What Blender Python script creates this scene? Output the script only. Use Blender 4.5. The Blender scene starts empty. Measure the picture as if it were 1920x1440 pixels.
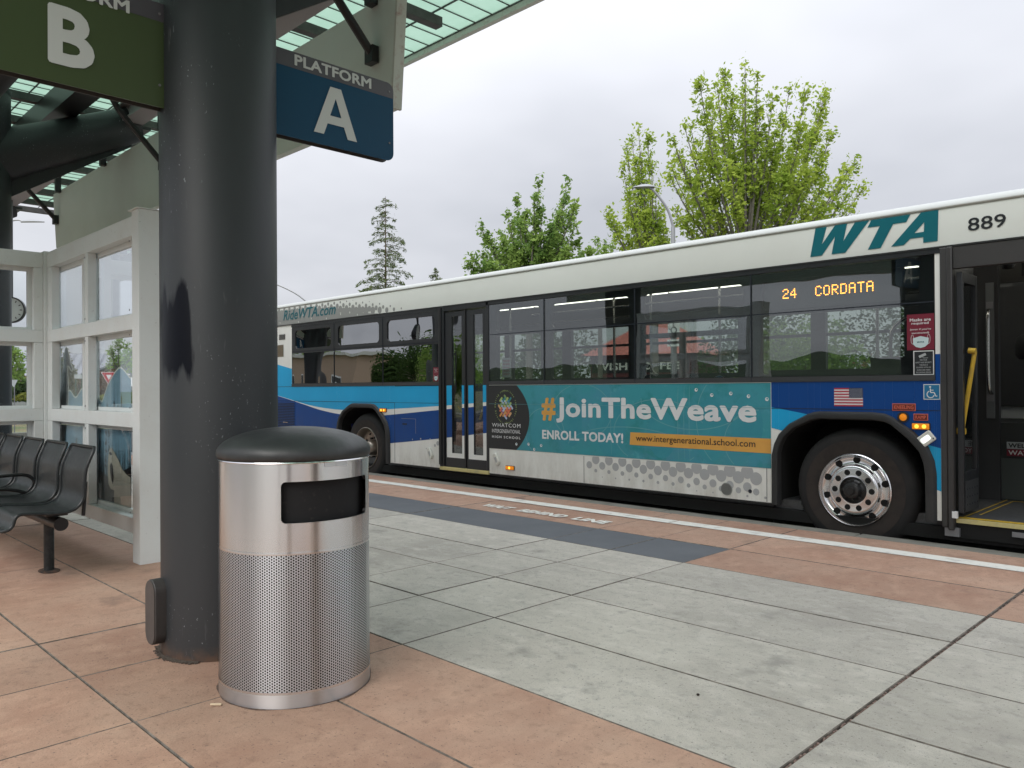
import bpy, math, random
import numpy as np
from mathutils import Vector, Matrix

R = math.radians
random.seed(7)
rng = np.random.default_rng(7)
scene = bpy.context.scene
COL = scene.collection

# ------------------------------------------------------------------ camera
YAW, PITCH, ROLL, FPX, CAM_H = 0.78705, 0.004301, -0.006203, 1481.9, 1.22
_f = np.array([-math.sin(YAW)*math.cos(PITCH), math.cos(YAW)*math.cos(PITCH), math.sin(PITCH)])
_r0 = np.array([math.cos(YAW), math.sin(YAW), 0.0]); _u0 = np.cross(_r0, _f)
_r = _r0*math.cos(ROLL)+_u0*math.sin(ROLL); _u = -_r0*math.sin(ROLL)+_u0*math.cos(ROLL)
cam_d = bpy.data.cameras.new('camera'); cam = bpy.data.objects.new('camera', cam_d); COL.objects.link(cam)
cam_d.sensor_fit = 'HORIZONTAL'; cam_d.sensor_width = 36.0; cam_d.lens = FPX/1920*36.0
cam_d.clip_start = 0.05; cam_d.clip_end = 2000
M = Matrix(((_r[0], _u[0], -_f[0], 0.0), (_r[1], _u[1], -_f[1], 0.0), (_r[2], _u[2], -_f[2], CAM_H), (0, 0, 0, 1)))
cam.matrix_world = M
scene.camera = cam

# ------------------------------------------------------------------ world: overcast sky
world = bpy.data.worlds.new('World'); scene.world = world; world.use_nodes = True
nt = world.node_tree; nt.nodes.clear(); N = nt.nodes.new; L = nt.links.new
out = N('ShaderNodeOutputWorld'); bg = N('ShaderNodeBackground'); L(bg.outputs[0], out.inputs[0])
SUN_EL, SUN_ROT = R(42), R(160)
sky = N('ShaderNodeTexSky'); sky.sky_type = 'NISHITA'; sky.sun_disc = False
sky.sun_elevation = SUN_EL; sky.sun_rotation = SUN_ROT
sky.air_density = 1.0; sky.dust_density = 3.0
tc = N('ShaderNodeTexCoord'); sep = N('ShaderNodeSeparateXYZ'); L(tc.outputs['Generated'], sep.inputs[0])
# cloud sheet: noise stretched towards the horizon
def mathn(op, a, b=None, clamp=False):
    n = N('ShaderNodeMath'); n.operation = op; n.use_clamp = clamp
    for i, v in enumerate((a, b)):
        if v is None: continue
        if isinstance(v, (int, float)): n.inputs[i].default_value = v
        else: L(v, n.inputs[i])
    return n.outputs[0]
zc = mathn('MAXIMUM', sep.outputs[2], 0.0)
den = mathn('ADD', zc, 0.22)
cx = mathn('DIVIDE', sep.outputs[0], den); cy = mathn('DIVIDE', sep.outputs[1], den)
comb = N('ShaderNodeCombineXYZ'); L(cx, comb.inputs[0]); L(cy, comb.inputs[1])
nz = N('ShaderNodeTexNoise'); nz.inputs['Scale'].default_value = 0.8; nz.inputs['Detail'].default_value = 4; nz.inputs['Roughness'].default_value = 0.5
L(comb.outputs[0], nz.inputs['Vector'])
ramp = N('ShaderNodeValToRGB'); L(nz.outputs['Fac'], ramp.inputs[0])
ramp.color_ramp.elements[0].position = 0.33; ramp.color_ramp.elements[0].color = (0.60, 0.62, 0.675, 1)
ramp.color_ramp.elements[1].position = 0.66; ramp.color_ramp.elements[1].color = (0.88, 0.895, 0.95, 1)
# overcast luminance law: brighter towards the zenith
lum = mathn('MULTIPLY', mathn('ADD', mathn('MULTIPLY', mathn('POWER', zc, 2.2), 2.0), 0.61), 10.0)
mul = N('ShaderNodeMixRGB'); mul.blend_type = 'MULTIPLY'; mul.inputs[0].default_value = 1
L(ramp.outputs[0], mul.inputs[1]); L(lum, mul.inputs[2])
mx = N('ShaderNodeMixRGB'); mx.inputs[0].default_value = 0.95
L(sky.outputs[0], mx.inputs[1]); L(mul.outputs[0], mx.inputs[2])
L(mx.outputs[0], bg.inputs[0]); bg.inputs[1].default_value = 0.10

sun_d = bpy.data.lights.new('sun', 'SUN'); sun = bpy.data.objects.new('sun', sun_d); COL.objects.link(sun)
sun_d.energy = 1.4; sun_d.angle = R(45); sun_d.color = (1.0, 0.96, 0.9)
# sun direction: high, behind the left shoulder over the platform side
_az = SUN_ROT
sun_dir = Vector((math.sin(_az)*math.cos(SUN_EL), math.cos(_az)*math.cos(SUN_EL), math.sin(SUN_EL)))
sun.rotation_euler = sun_dir.to_track_quat('Z', 'Y').to_euler()

scene.view_settings.view_transform = 'Standard'; scene.view_settings.look = 'None'
scene.view_settings.gamma = 1.0; scene.view_settings.use_curve_mapping = False
scene.view_settings.exposure = 0.56
scene.render.engine = 'CYCLES'
scene.cycles.max_bounces = 8; scene.cycles.transparent_max_bounces = 24
scene.cycles.diffuse_bounces = 4; scene.cycles.glossy_bounces = 4; scene.cycles.transmission_bounces = 6
scene.cycles.sample_clamp_indirect = 6.0
scene.cycles.caustics_reflective = False; scene.cycles.caustics_refractive = False

# ------------------------------------------------------------------ materials
def new_mat(name):
    m = bpy.data.materials.new(name); m.use_nodes = True
    return m, m.node_tree, m.node_tree.nodes['Principled BSDF']

def mat(name, col, rough=0.5, metal=0.0, var=None, bump=None, spec=0.5, emit=None, estr=1.0, coat=0.0, randv=0.0, rvar=0.0, world_co=False):
    """var=(scale, second colour, lo, hi[, stretch xyz]); bump=(scale, strength, distance)"""
    m, t, p = new_mat(name)
    p.inputs['Base Color'].default_value = (*col, 1); p.inputs['Roughness'].default_value = rough
    p.inputs['Metallic'].default_value = metal; p.inputs['Specular IOR Level'].default_value = spec
    if coat: p.inputs['Coat Weight'].default_value = coat; p.inputs['Coat Roughness'].default_value = 0.05
    if emit: p.inputs['Emission Color'].default_value = (*emit, 1); p.inputs['Emission Strength'].default_value = estr
    N = t.nodes.new; L = t.links.new
    if var or bump or rvar:
        tcn = N('ShaderNodeTexCoord'); CO = tcn.outputs['Object']
        if world_co: CO = N('ShaderNodeNewGeometry').outputs['Position']
    last = None
    if var:
        vs = var if isinstance(var, list) else [var]
        for v in vs:
            mp = N('ShaderNodeMapping'); L(CO, mp.inputs[0])
            if len(v) > 4: mp.inputs['Scale'].default_value = v[4]
            n = N('ShaderNodeTexNoise'); n.inputs['Scale'].default_value = v[0]; n.inputs['Detail'].default_value = 6; n.inputs['Roughness'].default_value = 0.62
            L(mp.outputs[0], n.inputs['Vector'])
            r = N('ShaderNodeMapRange'); r.inputs[1].default_value = v[2]; r.inputs[2].default_value = v[3]; L(n.outputs['Fac'], r.inputs[0])
            x = N('ShaderNodeMixRGB'); L(r.outputs[0], x.inputs[0])
            if last is None: x.inputs[1].default_value = (*col, 1)
            else: L(last, x.inputs[1])
            x.inputs[2].default_value = (*v[1], 1); last = x.outputs[0]
    if randv:
        oi = N('ShaderNodeObjectInfo'); r = N('ShaderNodeMapRange'); L(oi.outputs['Random'], r.inputs[0])
        r.inputs[3].default_value = 1-randv; r.inputs[4].default_value = 1+randv*0.6
        h = N('ShaderNodeHueSaturation'); L(r.outputs[0], h.inputs['Value'])
        if last is None: h.inputs['Color'].default_value = (*col, 1)
        else: L(last, h.inputs['Color'])
        last = h.outputs[0]
    if last is not None: L(last, p.inputs['Base Color'])
    if rvar:
        n = N('ShaderNodeTexNoise'); n.inputs['Scale'].default_value = 6; n.inputs['Detail'].default_value = 5; L(tcn.outputs['Object'], n.inputs['Vector'])
        r = N('ShaderNodeMapRange'); r.inputs[3].default_value = max(0.02, rough-rvar); r.inputs[4].default_value = min(1, rough+rvar); L(n.outputs['Fac'], r.inputs[0]); L(r.outputs[0], p.inputs['Roughness'])
    if bump:
        n = N('ShaderNodeTexNoise'); n.inputs['Scale'].default_value = bump[0]; n.inputs['Detail'].default_value = 5; L(CO, n.inputs['Vector'])
        b = N('ShaderNodeBump'); b.inputs['Strength'].default_value = bump[1]; b.inputs['Distance'].default_value = bump[2]
        L(n.outputs['Fac'], b.inputs['Height']); L(b.outputs[0], p.inputs['Normal'])
    return m

def glass(name, tint, refl=0.1, wav=0.0, wscale=1.0, rough=0.0):
    """thin sheet of tinted glass: see-through share + mirror share by angle"""
    m, t, p = new_mat(name); t.nodes.remove(p); o = t.nodes['Material Output']; N = t.nodes.new; L = t.links.new
    tr = N('ShaderNodeBsdfTransparent'); tr.inputs[0].default_value = (*tint, 1)
    g = N('ShaderNodeBsdfGlossy'); g.inputs['Roughness'].default_value = rough; g.inputs[0].default_value = (0.95, 0.97, 1, 1)
    lw = N('ShaderNodeLayerWeight'); lw.inputs[0].default_value = 0.5
    pw = N('ShaderNodeMath'); pw.operation = 'POWER'; L(lw.outputs['Facing'], pw.inputs[0]); pw.inputs[1].default_value = 4.5
    r = N('ShaderNodeMapRange'); r.inputs[1].default_value = 0; r.inputs[2].default_value = 1; r.inputs[3].default_value = refl; r.inputs[4].default_value = 1.0
    L(pw.outputs[0], r.inputs[0])
    mxs = N('ShaderNodeMixShader'); L(r.outputs[0], mxs.inputs[0]); L(tr.outputs[0], mxs.inputs[1]); L(g.outputs[0], mxs.inputs[2]); L(mxs.outputs[0], o.inputs[0])
    if wav:
        tcn = N('ShaderNodeTexCoord'); mp = N('ShaderNodeMapping'); mp.inputs['Scale'].default_value = (wscale, wscale, wscale*0.55); L(tcn.outputs['Object'], mp.inputs[0])
        n = N('ShaderNodeTexNoise'); n.inputs['Scale'].default_value = 1.0; n.inputs['Detail'].default_value = 1; L(mp.outputs[0], n.inputs['Vector'])
        b = N('ShaderNodeBump'); b.inputs['Strength'].default_value = 1.0; b.inputs['Distance'].default_value = wav
        L(n.outputs['Fac'], b.inputs['Height']); L(b.outputs[0], g.inputs['Normal'])
    return m

def leaf_mat(name, c1, c2, trans=0.35):
    m, t, p = new_mat(name); t.nodes.remove(p); o = t.nodes['Material Output']; N = t.nodes.new; L = t.links.new
    tcn = N('ShaderNodeTexCoord'); n = N('ShaderNodeTexNoise'); n.inputs['Scale'].default_value = 1.1; n.inputs['Detail'].default_value = 3; L(tcn.outputs['Object'], n.inputs['Vector'])
    n2 = N('ShaderNodeTexNoise'); n2.inputs['Scale'].default_value = 14; L(tcn.outputs['Object'], n2.inputs['Vector'])
    a = N('ShaderNodeMath'); a.operation = 'ADD'; L(n.outputs['Fac'], a.inputs[0]); L(n2.outputs['Fac'], a.inputs[1])
    r = N('ShaderNodeMapRange'); r.inputs[1].default_value = 0.75; r.inputs[2].default_value = 1.25; L(a.outputs[0], r.inputs[0])
    x = N('ShaderNodeMixRGB'); L(r.outputs[0], x.inputs[0]); x.inputs[1].default_value = (*c1, 1); x.inputs[2].default_value = (*c2, 1)
    d = N('ShaderNodeBsdfDiffuse'); L(x.outputs[0], d.inputs[0]); tl = N('ShaderNodeBsdfTranslucent'); L(x.outputs[0], tl.inputs[0])
    ms = N('ShaderNodeMixShader'); ms.inputs[0].default_value = trans; L(d.outputs[0], ms.inputs[1]); L(tl.outputs[0], ms.inputs[2]); L(ms.outputs[0], o.inputs[0])
    return m

MT = {}
MT['col_steel'] = None
MT['red_conc'] = mat('red_tinted_concrete', (0.455, 0.300, 0.220), 0.8, var=[(1.3, (0.35, 0.19, 0.13), 0.35, 0.7), (5, (0.50, 0.315, 0.225), 0.48, 0.74, (1.8, 1, 1)), (19, (0.26, 0.155, 0.11), 0.54, 0.80), (2.2, (0.25, 0.16, 0.12), 0.60, 0.72), (75, (0.15, 0.10, 0.08), 0.60, 0.68), (320, (0.19, 0.12, 0.09), 0.54, 0.75)], bump=(90, 0.45, 0.004), randv=0.09, world_co=True)
MT['grey_conc'] = mat('grey_concrete', (0.49, 0.455, 0.40), 0.85, var=[(0.9, (0.37, 0.34, 0.30), 0.42, 0.66), (5, (0.56, 0.52, 0.465), 0.50, 0.75, (1, 1.7, 1)), (17, (0.30, 0.28, 0.255), 0.52, 0.78), (2.6, (0.30, 0.28, 0.25), 0.60, 0.70), (70, (0.18, 0.17, 0.16), 0.60, 0.68), (320, (0.20, 0.20, 0.19), 0.52, 0.75)], bump=(140, 0.5, 0.004), randv=0.10, world_co=True)
MT['dark_conc'] = mat('slate_tinted_concrete', (0.118, 0.125, 0.138), 0.8, var=[(2, (0.095, 0.10, 0.112), 0.4, 0.7), (150, (0.08, 0.09, 0.11), 0.5, 0.8)], bump=(110, 0.35, 0.004), randv=0.05, world_co=True)
MT['joint'] = mat('dirty_joint_filler', (0.030, 0.022, 0.018), 0.95, var=(60, (0.07, 0.05, 0.04), 0.55, 0.75), bump=(80, 0.8, 0.01))
MT['kerb'] = mat('kerb_concrete', (0.23, 0.225, 0.195), 0.9, var=[(4, (0.16, 0.155, 0.13), 0.45, 0.7), (90, (0.14, 0.13, 0.11), 0.5, 0.8)], bump=(90, 0.4, 0.005))
MT['asphalt'] = mat('asphalt', (0.030, 0.031, 0.033), 0.9, var=[(1.5, (0.06, 0.06, 0.062), 0.4, 0.7), (120, (0.09, 0.09, 0.09), 0.55, 0.8)], bump=(160, 0.6, 0.006))
MT['asphalt_far'] = mat('worn_asphalt', (0.17, 0.17, 0.17), 0.9, var=[(0.8, (0.21, 0.21, 0.21), 0.4, 0.7)])
MT['road_paint'] = mat('white_road_paint', (0.78, 0.76, 0.70), 0.8, var=[(9, (0.5, 0.48, 0.44), 0.5, 0.75), (70, (0.40, 0.36, 0.31), 0.62, 0.75)])
MT['soil'] = mat('grass_ground', (0.10, 0.13, 0.05), 1.0, var=[(0.6, (0.22, 0.17, 0.10), 0.45, 0.6), (4, (0.14, 0.18, 0.05), 0.5, 0.7)])
MT['alu'] = mat('painted_aluminium_frame', (0.72, 0.755, 0.75), 0.42, var=[(3, (0.68, 0.695, 0.68), 0.45, 0.7), (40, (0.34, 0.34, 0.32), 0.64, 0.8)])
MT['alu_dark'] = mat('grey_steel', (0.20, 0.20, 0.21), 0.5, var=(8, (0.16, 0.16, 0.17), 0.4, 0.7))
MT['purlin'] = mat('mauve_grey_steel', (0.26, 0.245, 0.25), 0.55)
MT['rafter'] = mat('brown_grey_steel', (0.075, 0.072, 0.070), 0.6, var=(9, (0.04, 0.04, 0.038), 0.4, 0.7))
MT['black'] = mat('black_painted_steel', (0.012, 0.012, 0.013), 0.4)
MT['bench'] = mat('charcoal_powder_coat', (0.012, 0.015, 0.016), 0.38, spec=0.4, var=(35, (0.032, 0.036, 0.038), 0.45, 0.7), bump=(700, 0.25, 0.001))
MT['rust'] = mat('rusty_plate', (0.10, 0.055, 0.035), 0.8, var=(30, (0.03, 0.025, 0.022), 0.45, 0.6))
MT['fascia'] = mat('sage_green_panel', (0.63, 0.69, 0.645), 0.5, var=(1.5, (0.585, 0.645, 0.60), 0.4, 0.7))
MT['fascia_edge'] = mat('sage_panel_pale_edge', (0.55, 0.57, 0.52), 0.5, var=(20, (0.42, 0.31, 0.28), 0.55, 0.75))
MT['plate_steel'] = mat('cover_plate', (0.05, 0.045, 0.043), 0.55, var=(14, (0.035, 0.033, 0.033), 0.4, 0.7))
# signs
MT['sign_green'] = mat('sign_green', (0.060, 0.085, 0.034), 0.3, spec=0.35)
MT['sign_blue'] = mat('sign_blue', (0.007, 0.060, 0.125), 0.4, spec=0.2)
MT['sign_head'] = mat('sign_heading_grey', (0.075, 0.068, 0.082), 0.35)
MT['sign_rim'] = mat('sign_edge', (0.06, 0.056, 0.054), 0.5)
MT['letter'] = mat('sign_letter', (0.60, 0.62, 0.61), 0.45)
# bus
MT['bus_white'] = mat('bus_white_paint', (0.82, 0.825, 0.79), 0.32, coat=0.25, var=[(1.2, (0.78, 0.785, 0.75), 0.4, 0.7), (7, (0.70, 0.69, 0.64), 0.62, 0.85)])
def grime(m, z0, z1, col, amt):
    t = m.node_tree; p = t.nodes['Principled BSDF']; N = t.nodes.new; L = t.links.new
    g = N('ShaderNodeNewGeometry'); s = N('ShaderNodeSeparateXYZ'); L(g.outputs['Position'], s.inputs[0])
    r = N('ShaderNodeMapRange'); r.inputs[1].default_value = z0; r.inputs[2].default_value = z1; r.inputs[3].default_value = 1; r.inputs[4].default_value = 0; L(s.outputs[2], r.inputs[0])
    mp = N('ShaderNodeMapping'); mp.inputs['Scale'].default_value = (1.6, 1, 0.5); L(g.outputs['Position'], mp.inputs[0])
    n = N('ShaderNodeTexNoise'); n.inputs['Scale'].default_value = 5; n.inputs['Detail'].default_value = 8; n.inputs['Roughness'].default_value = .7; L(mp.outputs[0], n.inputs['Vector'])
    q = N('ShaderNodeMapRange'); q.inputs[1].default_value = .38; q.inputs[2].default_value = .68; q.inputs[4].default_value = amt; L(n.outputs['Fac'], q.inputs[0])
    k = N('ShaderNodeMath'); k.operation = 'MULTIPLY'; L(r.outputs[0], k.inputs[0]); L(q.outputs[0], k.inputs[1])
    x = N('ShaderNodeMixRGB'); L(k.outputs[0], x.inputs[0]); x.inputs[2].default_value = (*col, 1)
    L(p.inputs['Base Color'].links[0].from_socket, x.inputs[1]); L(x.outputs[0], p.inputs['Base Color'])
grime(MT['bus_white'], 0.15, 0.62, (0.40, 0.37, 0.32), 0.55)
MT['bus_cove'] = mat('bus_grey_white_cove', (0.64, 0.665, 0.625), 0.35, coat=0.25, var=(1.0, (0.60, 0.62, 0.58), 0.4, 0.7))
MT['bus_roofedge'] = mat('bus_roof_edge', (0.43, 0.45, 0.43), 0.35, coat=0.2)
MT['lblue'] = mat('light_blue_paint', (0.012, 0.385, 0.72), 0.35, spec=0.3, var=(1.5, (0.012, 0.35, 0.67), 0.4, 0.7))
MT['navy'] = mat('navy_blue_paint', (0.003, 0.060, 0.26), 0.35, spec=0.25, var=(1.5, (0.003, 0.052, 0.23), 0.4, 0.7))
MT['stripe'] = mat('white_stripe_paint', (0.78, 0.785, 0.76), 0.3, coat=0.2)
MT['dot'] = mat('grey_dot_print', (0.40, 0.41, 0.42), 0.4)
MT['dotdark'] = mat('grey_dot_print_roof', (0.25, 0.26, 0.25), 0.4)
MT['teal'] = mat('teal_advert_film', (0.050, 0.30, 0.35), 0.35, spec=0.3, var=[(1.6, (0.070, 0.275, 0.385), 0.45, 0.6), (3.2, (0.035, 0.26, 0.28), 0.52, 0.62), (9, (0.09, 0.35, 0.41), 0.60, 0.72)])
grime(MT['lblue'], 0.6, 1.1, (0.05, 0.2, 0.3), 0.3); grime(MT['navy'], 0.3, 0.9, (0.06, 0.08, 0.13), 0.45); grime(MT['teal'], 0.4, 0.9, (0.10, 0.24, 0.25), 0.4)
MT['teal_line'] = mat('pale_teal_line', (0.12, 0.34, 0.38), 0.4)
MT['adblack'] = mat('advert_black', (0.016, 0.019, 0.022), 0.3)
MT['adwhite'] = mat('advert_white', (0.76, 0.77, 0.78), 0.4, var=(5, (0.66, 0.66, 0.70), 0.5, 0.75))
MT['adorange'] = mat('advert_orange', (0.72, 0.37, 0.08), 0.4, var=(6, (0.66, 0.33, 0.07), 0.5, 0.7))
MT['wtateal'] = mat('teal_lettering', (0.0, 0.115, 0.145), 0.35)
MT['seam'] = mat('panel_seam', (0.01, 0.015, 0.025), 0.7)
MT['rub'] = mat('black_rubber', (0.014, 0.015, 0.016), 0.55)
MT['arch'] = mat('black_arch_trim', (0.020, 0.021, 0.022), 0.6, var=(6, (0.03, 0.03, 0.03), 0.45, 0.7))
MT['frame'] = mat('black_window_frame', (0.016, 0.018, 0.021), 0.35, coat=0.1)
MT['rail'] = mat('charcoal_window_rail', (0.038, 0.040, 0.043), 0.5)
MT['doorframe'] = mat('door_frame_bronze', (0.040, 0.038, 0.038), 0.5, var=(5, (0.03, 0.03, 0.03), 0.4, 0.7))
MT['tyre'] = mat('tyre_rubber', (0.013, 0.013, 0.014), 0.85, var=(5, (0.02, 0.019, 0.019), 0.45, 0.7))
MT['tyre_dust'] = mat('tyre_sidewall_dust', (0.032, 0.025, 0.022), 0.9, var=(9, (0.02, 0.017, 0.016), 0.45, 0.65))
MT['alloy'] = mat('polished_aluminium', (0.74, 0.74, 0.75), 0.16, metal=1.0, rvar=0.08)
MT['alloy_dull'] = mat('dull_steel_wheel', (0.36, 0.32, 0.28), 0.4, metal=0.9)
MT['hole'] = mat('dark_void', (0.004, 0.004, 0.004), 0.9)
MT['hub'] = mat('black_hub', (0.012, 0.012, 0.012), 0.35)
MT['under'] = mat('undercarriage', (0.006, 0.006, 0.006), 0.9)
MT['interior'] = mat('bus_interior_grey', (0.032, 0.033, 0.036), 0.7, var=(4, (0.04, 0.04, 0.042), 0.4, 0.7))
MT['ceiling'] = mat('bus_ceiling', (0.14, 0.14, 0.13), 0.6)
MT['seat_blue'] = mat('bus_seat_blue', (0.006, 0.014, 0.12), 0.7)
MT['seat_dark'] = mat('bus_seat_dark', (0.012, 0.012, 0.014), 0.7)
MT['chrome'] = mat('stainless_rail', (0.55, 0.54, 0.52), 0.25, metal=1.0)
MT['yellow'] = mat('yellow_safety_paint', (0.55, 0.36, 0.03), 0.5, var=(12, (0.40, 0.27, 0.05), 0.5, 0.7))
MT['yellow_worn'] = mat('worn_yellow_sill', (0.58, 0.50, 0.22), 0.6, var=(9, (0.40, 0.36, 0.20), 0.5, 0.7))
MT['light'] = mat('interior_light_tube', (0.8, 0.8, 0.75), 0.5, emit=(1.0, 0.98, 0.86), estr=3.0)
MT['led'] = mat('led_orange', (0.9, 0.3, 0.05), 0.5, emit=(1.0, 0.33, 0.03), estr=7.0)
MT['amber'] = mat('amber_lamp_lens', (0.65, 0.20, 0.01), 0.25, emit=(1.0, 0.30, 0.01), estr=0.25)
MT['amber_hot'] = mat('amber_lamp_lit', (0.9, 0.5, 0.05), 0.3, emit=(1.0, 0.50, 0.05), estr=1.3)
MT['redlamp'] = mat('red_lamp', (0.6, 0.01, 0.02), 0.3, emit=(1, 0.02, 0.04), estr=0.4)
MT['lampwhite'] = mat('white_lamp_housing', (0.66, 0.66, 0.60), 0.4)
MT['lamplens'] = mat('white_lamp_lens', (0.85, 0.85, 0.85), 0.3, emit=(0.9, 1, 0.95), estr=0.55)
MT['maroon'] = mat('maroon_sticker', (0.17, 0.010, 0.028), 0.4)
MT['paper'] = mat('paper_notice', (0.42, 0.45, 0.46), 0.7)
MT['stkwhite'] = mat('sticker_white', (0.72, 0.73, 0.73), 0.5)
MT['stkgrey'] = mat('sticker_grey', (0.40, 0.42, 0.43), 0.5)
MT['wcblue'] = mat('wheelchair_blue', (0.010, 0.16, 0.33), 0.4)
MT['flagred'] = mat('flag_red', (0.42, 0.030, 0.055), 0.5)
MT['flagblue'] = mat('flag_blue', (0.02, 0.03, 0.075), 0.5)
MT['lampred'] = mat('legend_red', (0.62, 0.13, 0.08), 0.5)
MT['lampdark'] = mat('legend_dark_red', (0.12, 0.014, 0.010), 0.5)
MT['glass_dark'] = glass('dark_tinted_glass', (0.24, 0.26, 0.265), 0.34, wav=0.008, wscale=1.5)
MT['glass_bus'] = glass('tinted_glass', (0.73, 0.76, 0.745), 0.105, wav=0.0032, wscale=2.1)
MT['glass_clear'] = glass('clear_glass', (0.80, 0.86, 0.85), 0.02)
MT['glass_far'] = glass('far_side_glass', (0.74, 0.78, 0.75), 0.01)
MT['glass_screen'] = glass('windscreen_glass', (0.955, 0.975, 0.98), 0.012, wav=0.0004, wscale=1.5)

def steel_mat(name, base, rough):
    m, t, p = new_mat(name); N = t.nodes.new; L = t.links.new
    p.inputs['Metallic'].default_value = 1; p.inputs['Anisotropic'].default_value = 0.93; p.inputs['Anisotropic Rotation'].default_value = 0.25
    tcn = N('ShaderNodeTexCoord'); mp = N('ShaderNodeMapping'); mp.inputs['Scale'].default_value = (1, 1, 60); L(tcn.outputs['Object'], mp.inputs[0])
    n = N('ShaderNodeTexNoise'); n.inputs['Scale'].default_value = 9; n.inputs['Detail'].default_value = 5; L(mp.outputs[0], n.inputs['Vector'])
    n2 = N('ShaderNodeTexNoise'); n2.inputs['Scale'].default_value = 3; n2.inputs['Detail'].default_value = 2; L(tcn.outputs['Object'], n2.inputs['Vector'])
    r = N('ShaderNodeMapRange'); r.inputs[3].default_value = rough-0.02; r.inputs[4].default_value = rough+0.05; L(n2.outputs['Fac'], r.inputs[0]); L(r.outputs[0], p.inputs['Roughness'])
    x = N('ShaderNodeMixRGB'); L(n2.outputs['Fac'], x.inputs[0]); x.inputs[1].default_value = (*base, 1); x.inputs[2].default_value = tuple(c*0.93 for c in base)+(1,)
    L(x.outputs[0], p.inputs['Base Color'])
    b = N('ShaderNodeBump'); b.inputs['Strength'].default_value = 0.0; b.inputs['Distance'].default_value = 0.001
    return m
MT['steel'] = steel_mat('brushed_stainless', (0.76, 0.775, 0.79), 0.20)
MT['steel_drum'] = steel_mat('perforated_stainless', (0.70, 0.735, 0.775), 0.30)
MT['steel_base'] = steel_mat('scuffed_stainless_base', (0.66, 0.66, 0.67), 0.33)
MT['bin_lid'] = mat('black_plastic_lid', (0.020, 0.022, 0.023), 0.48, spec=0.6, var=[(7, (0.030, 0.033, 0.034), 0.45, 0.7), (60, (0.045, 0.047, 0.05), 0.66, 0.8)], bump=(16, 0.22, 0.01), rvar=0.16)

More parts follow.
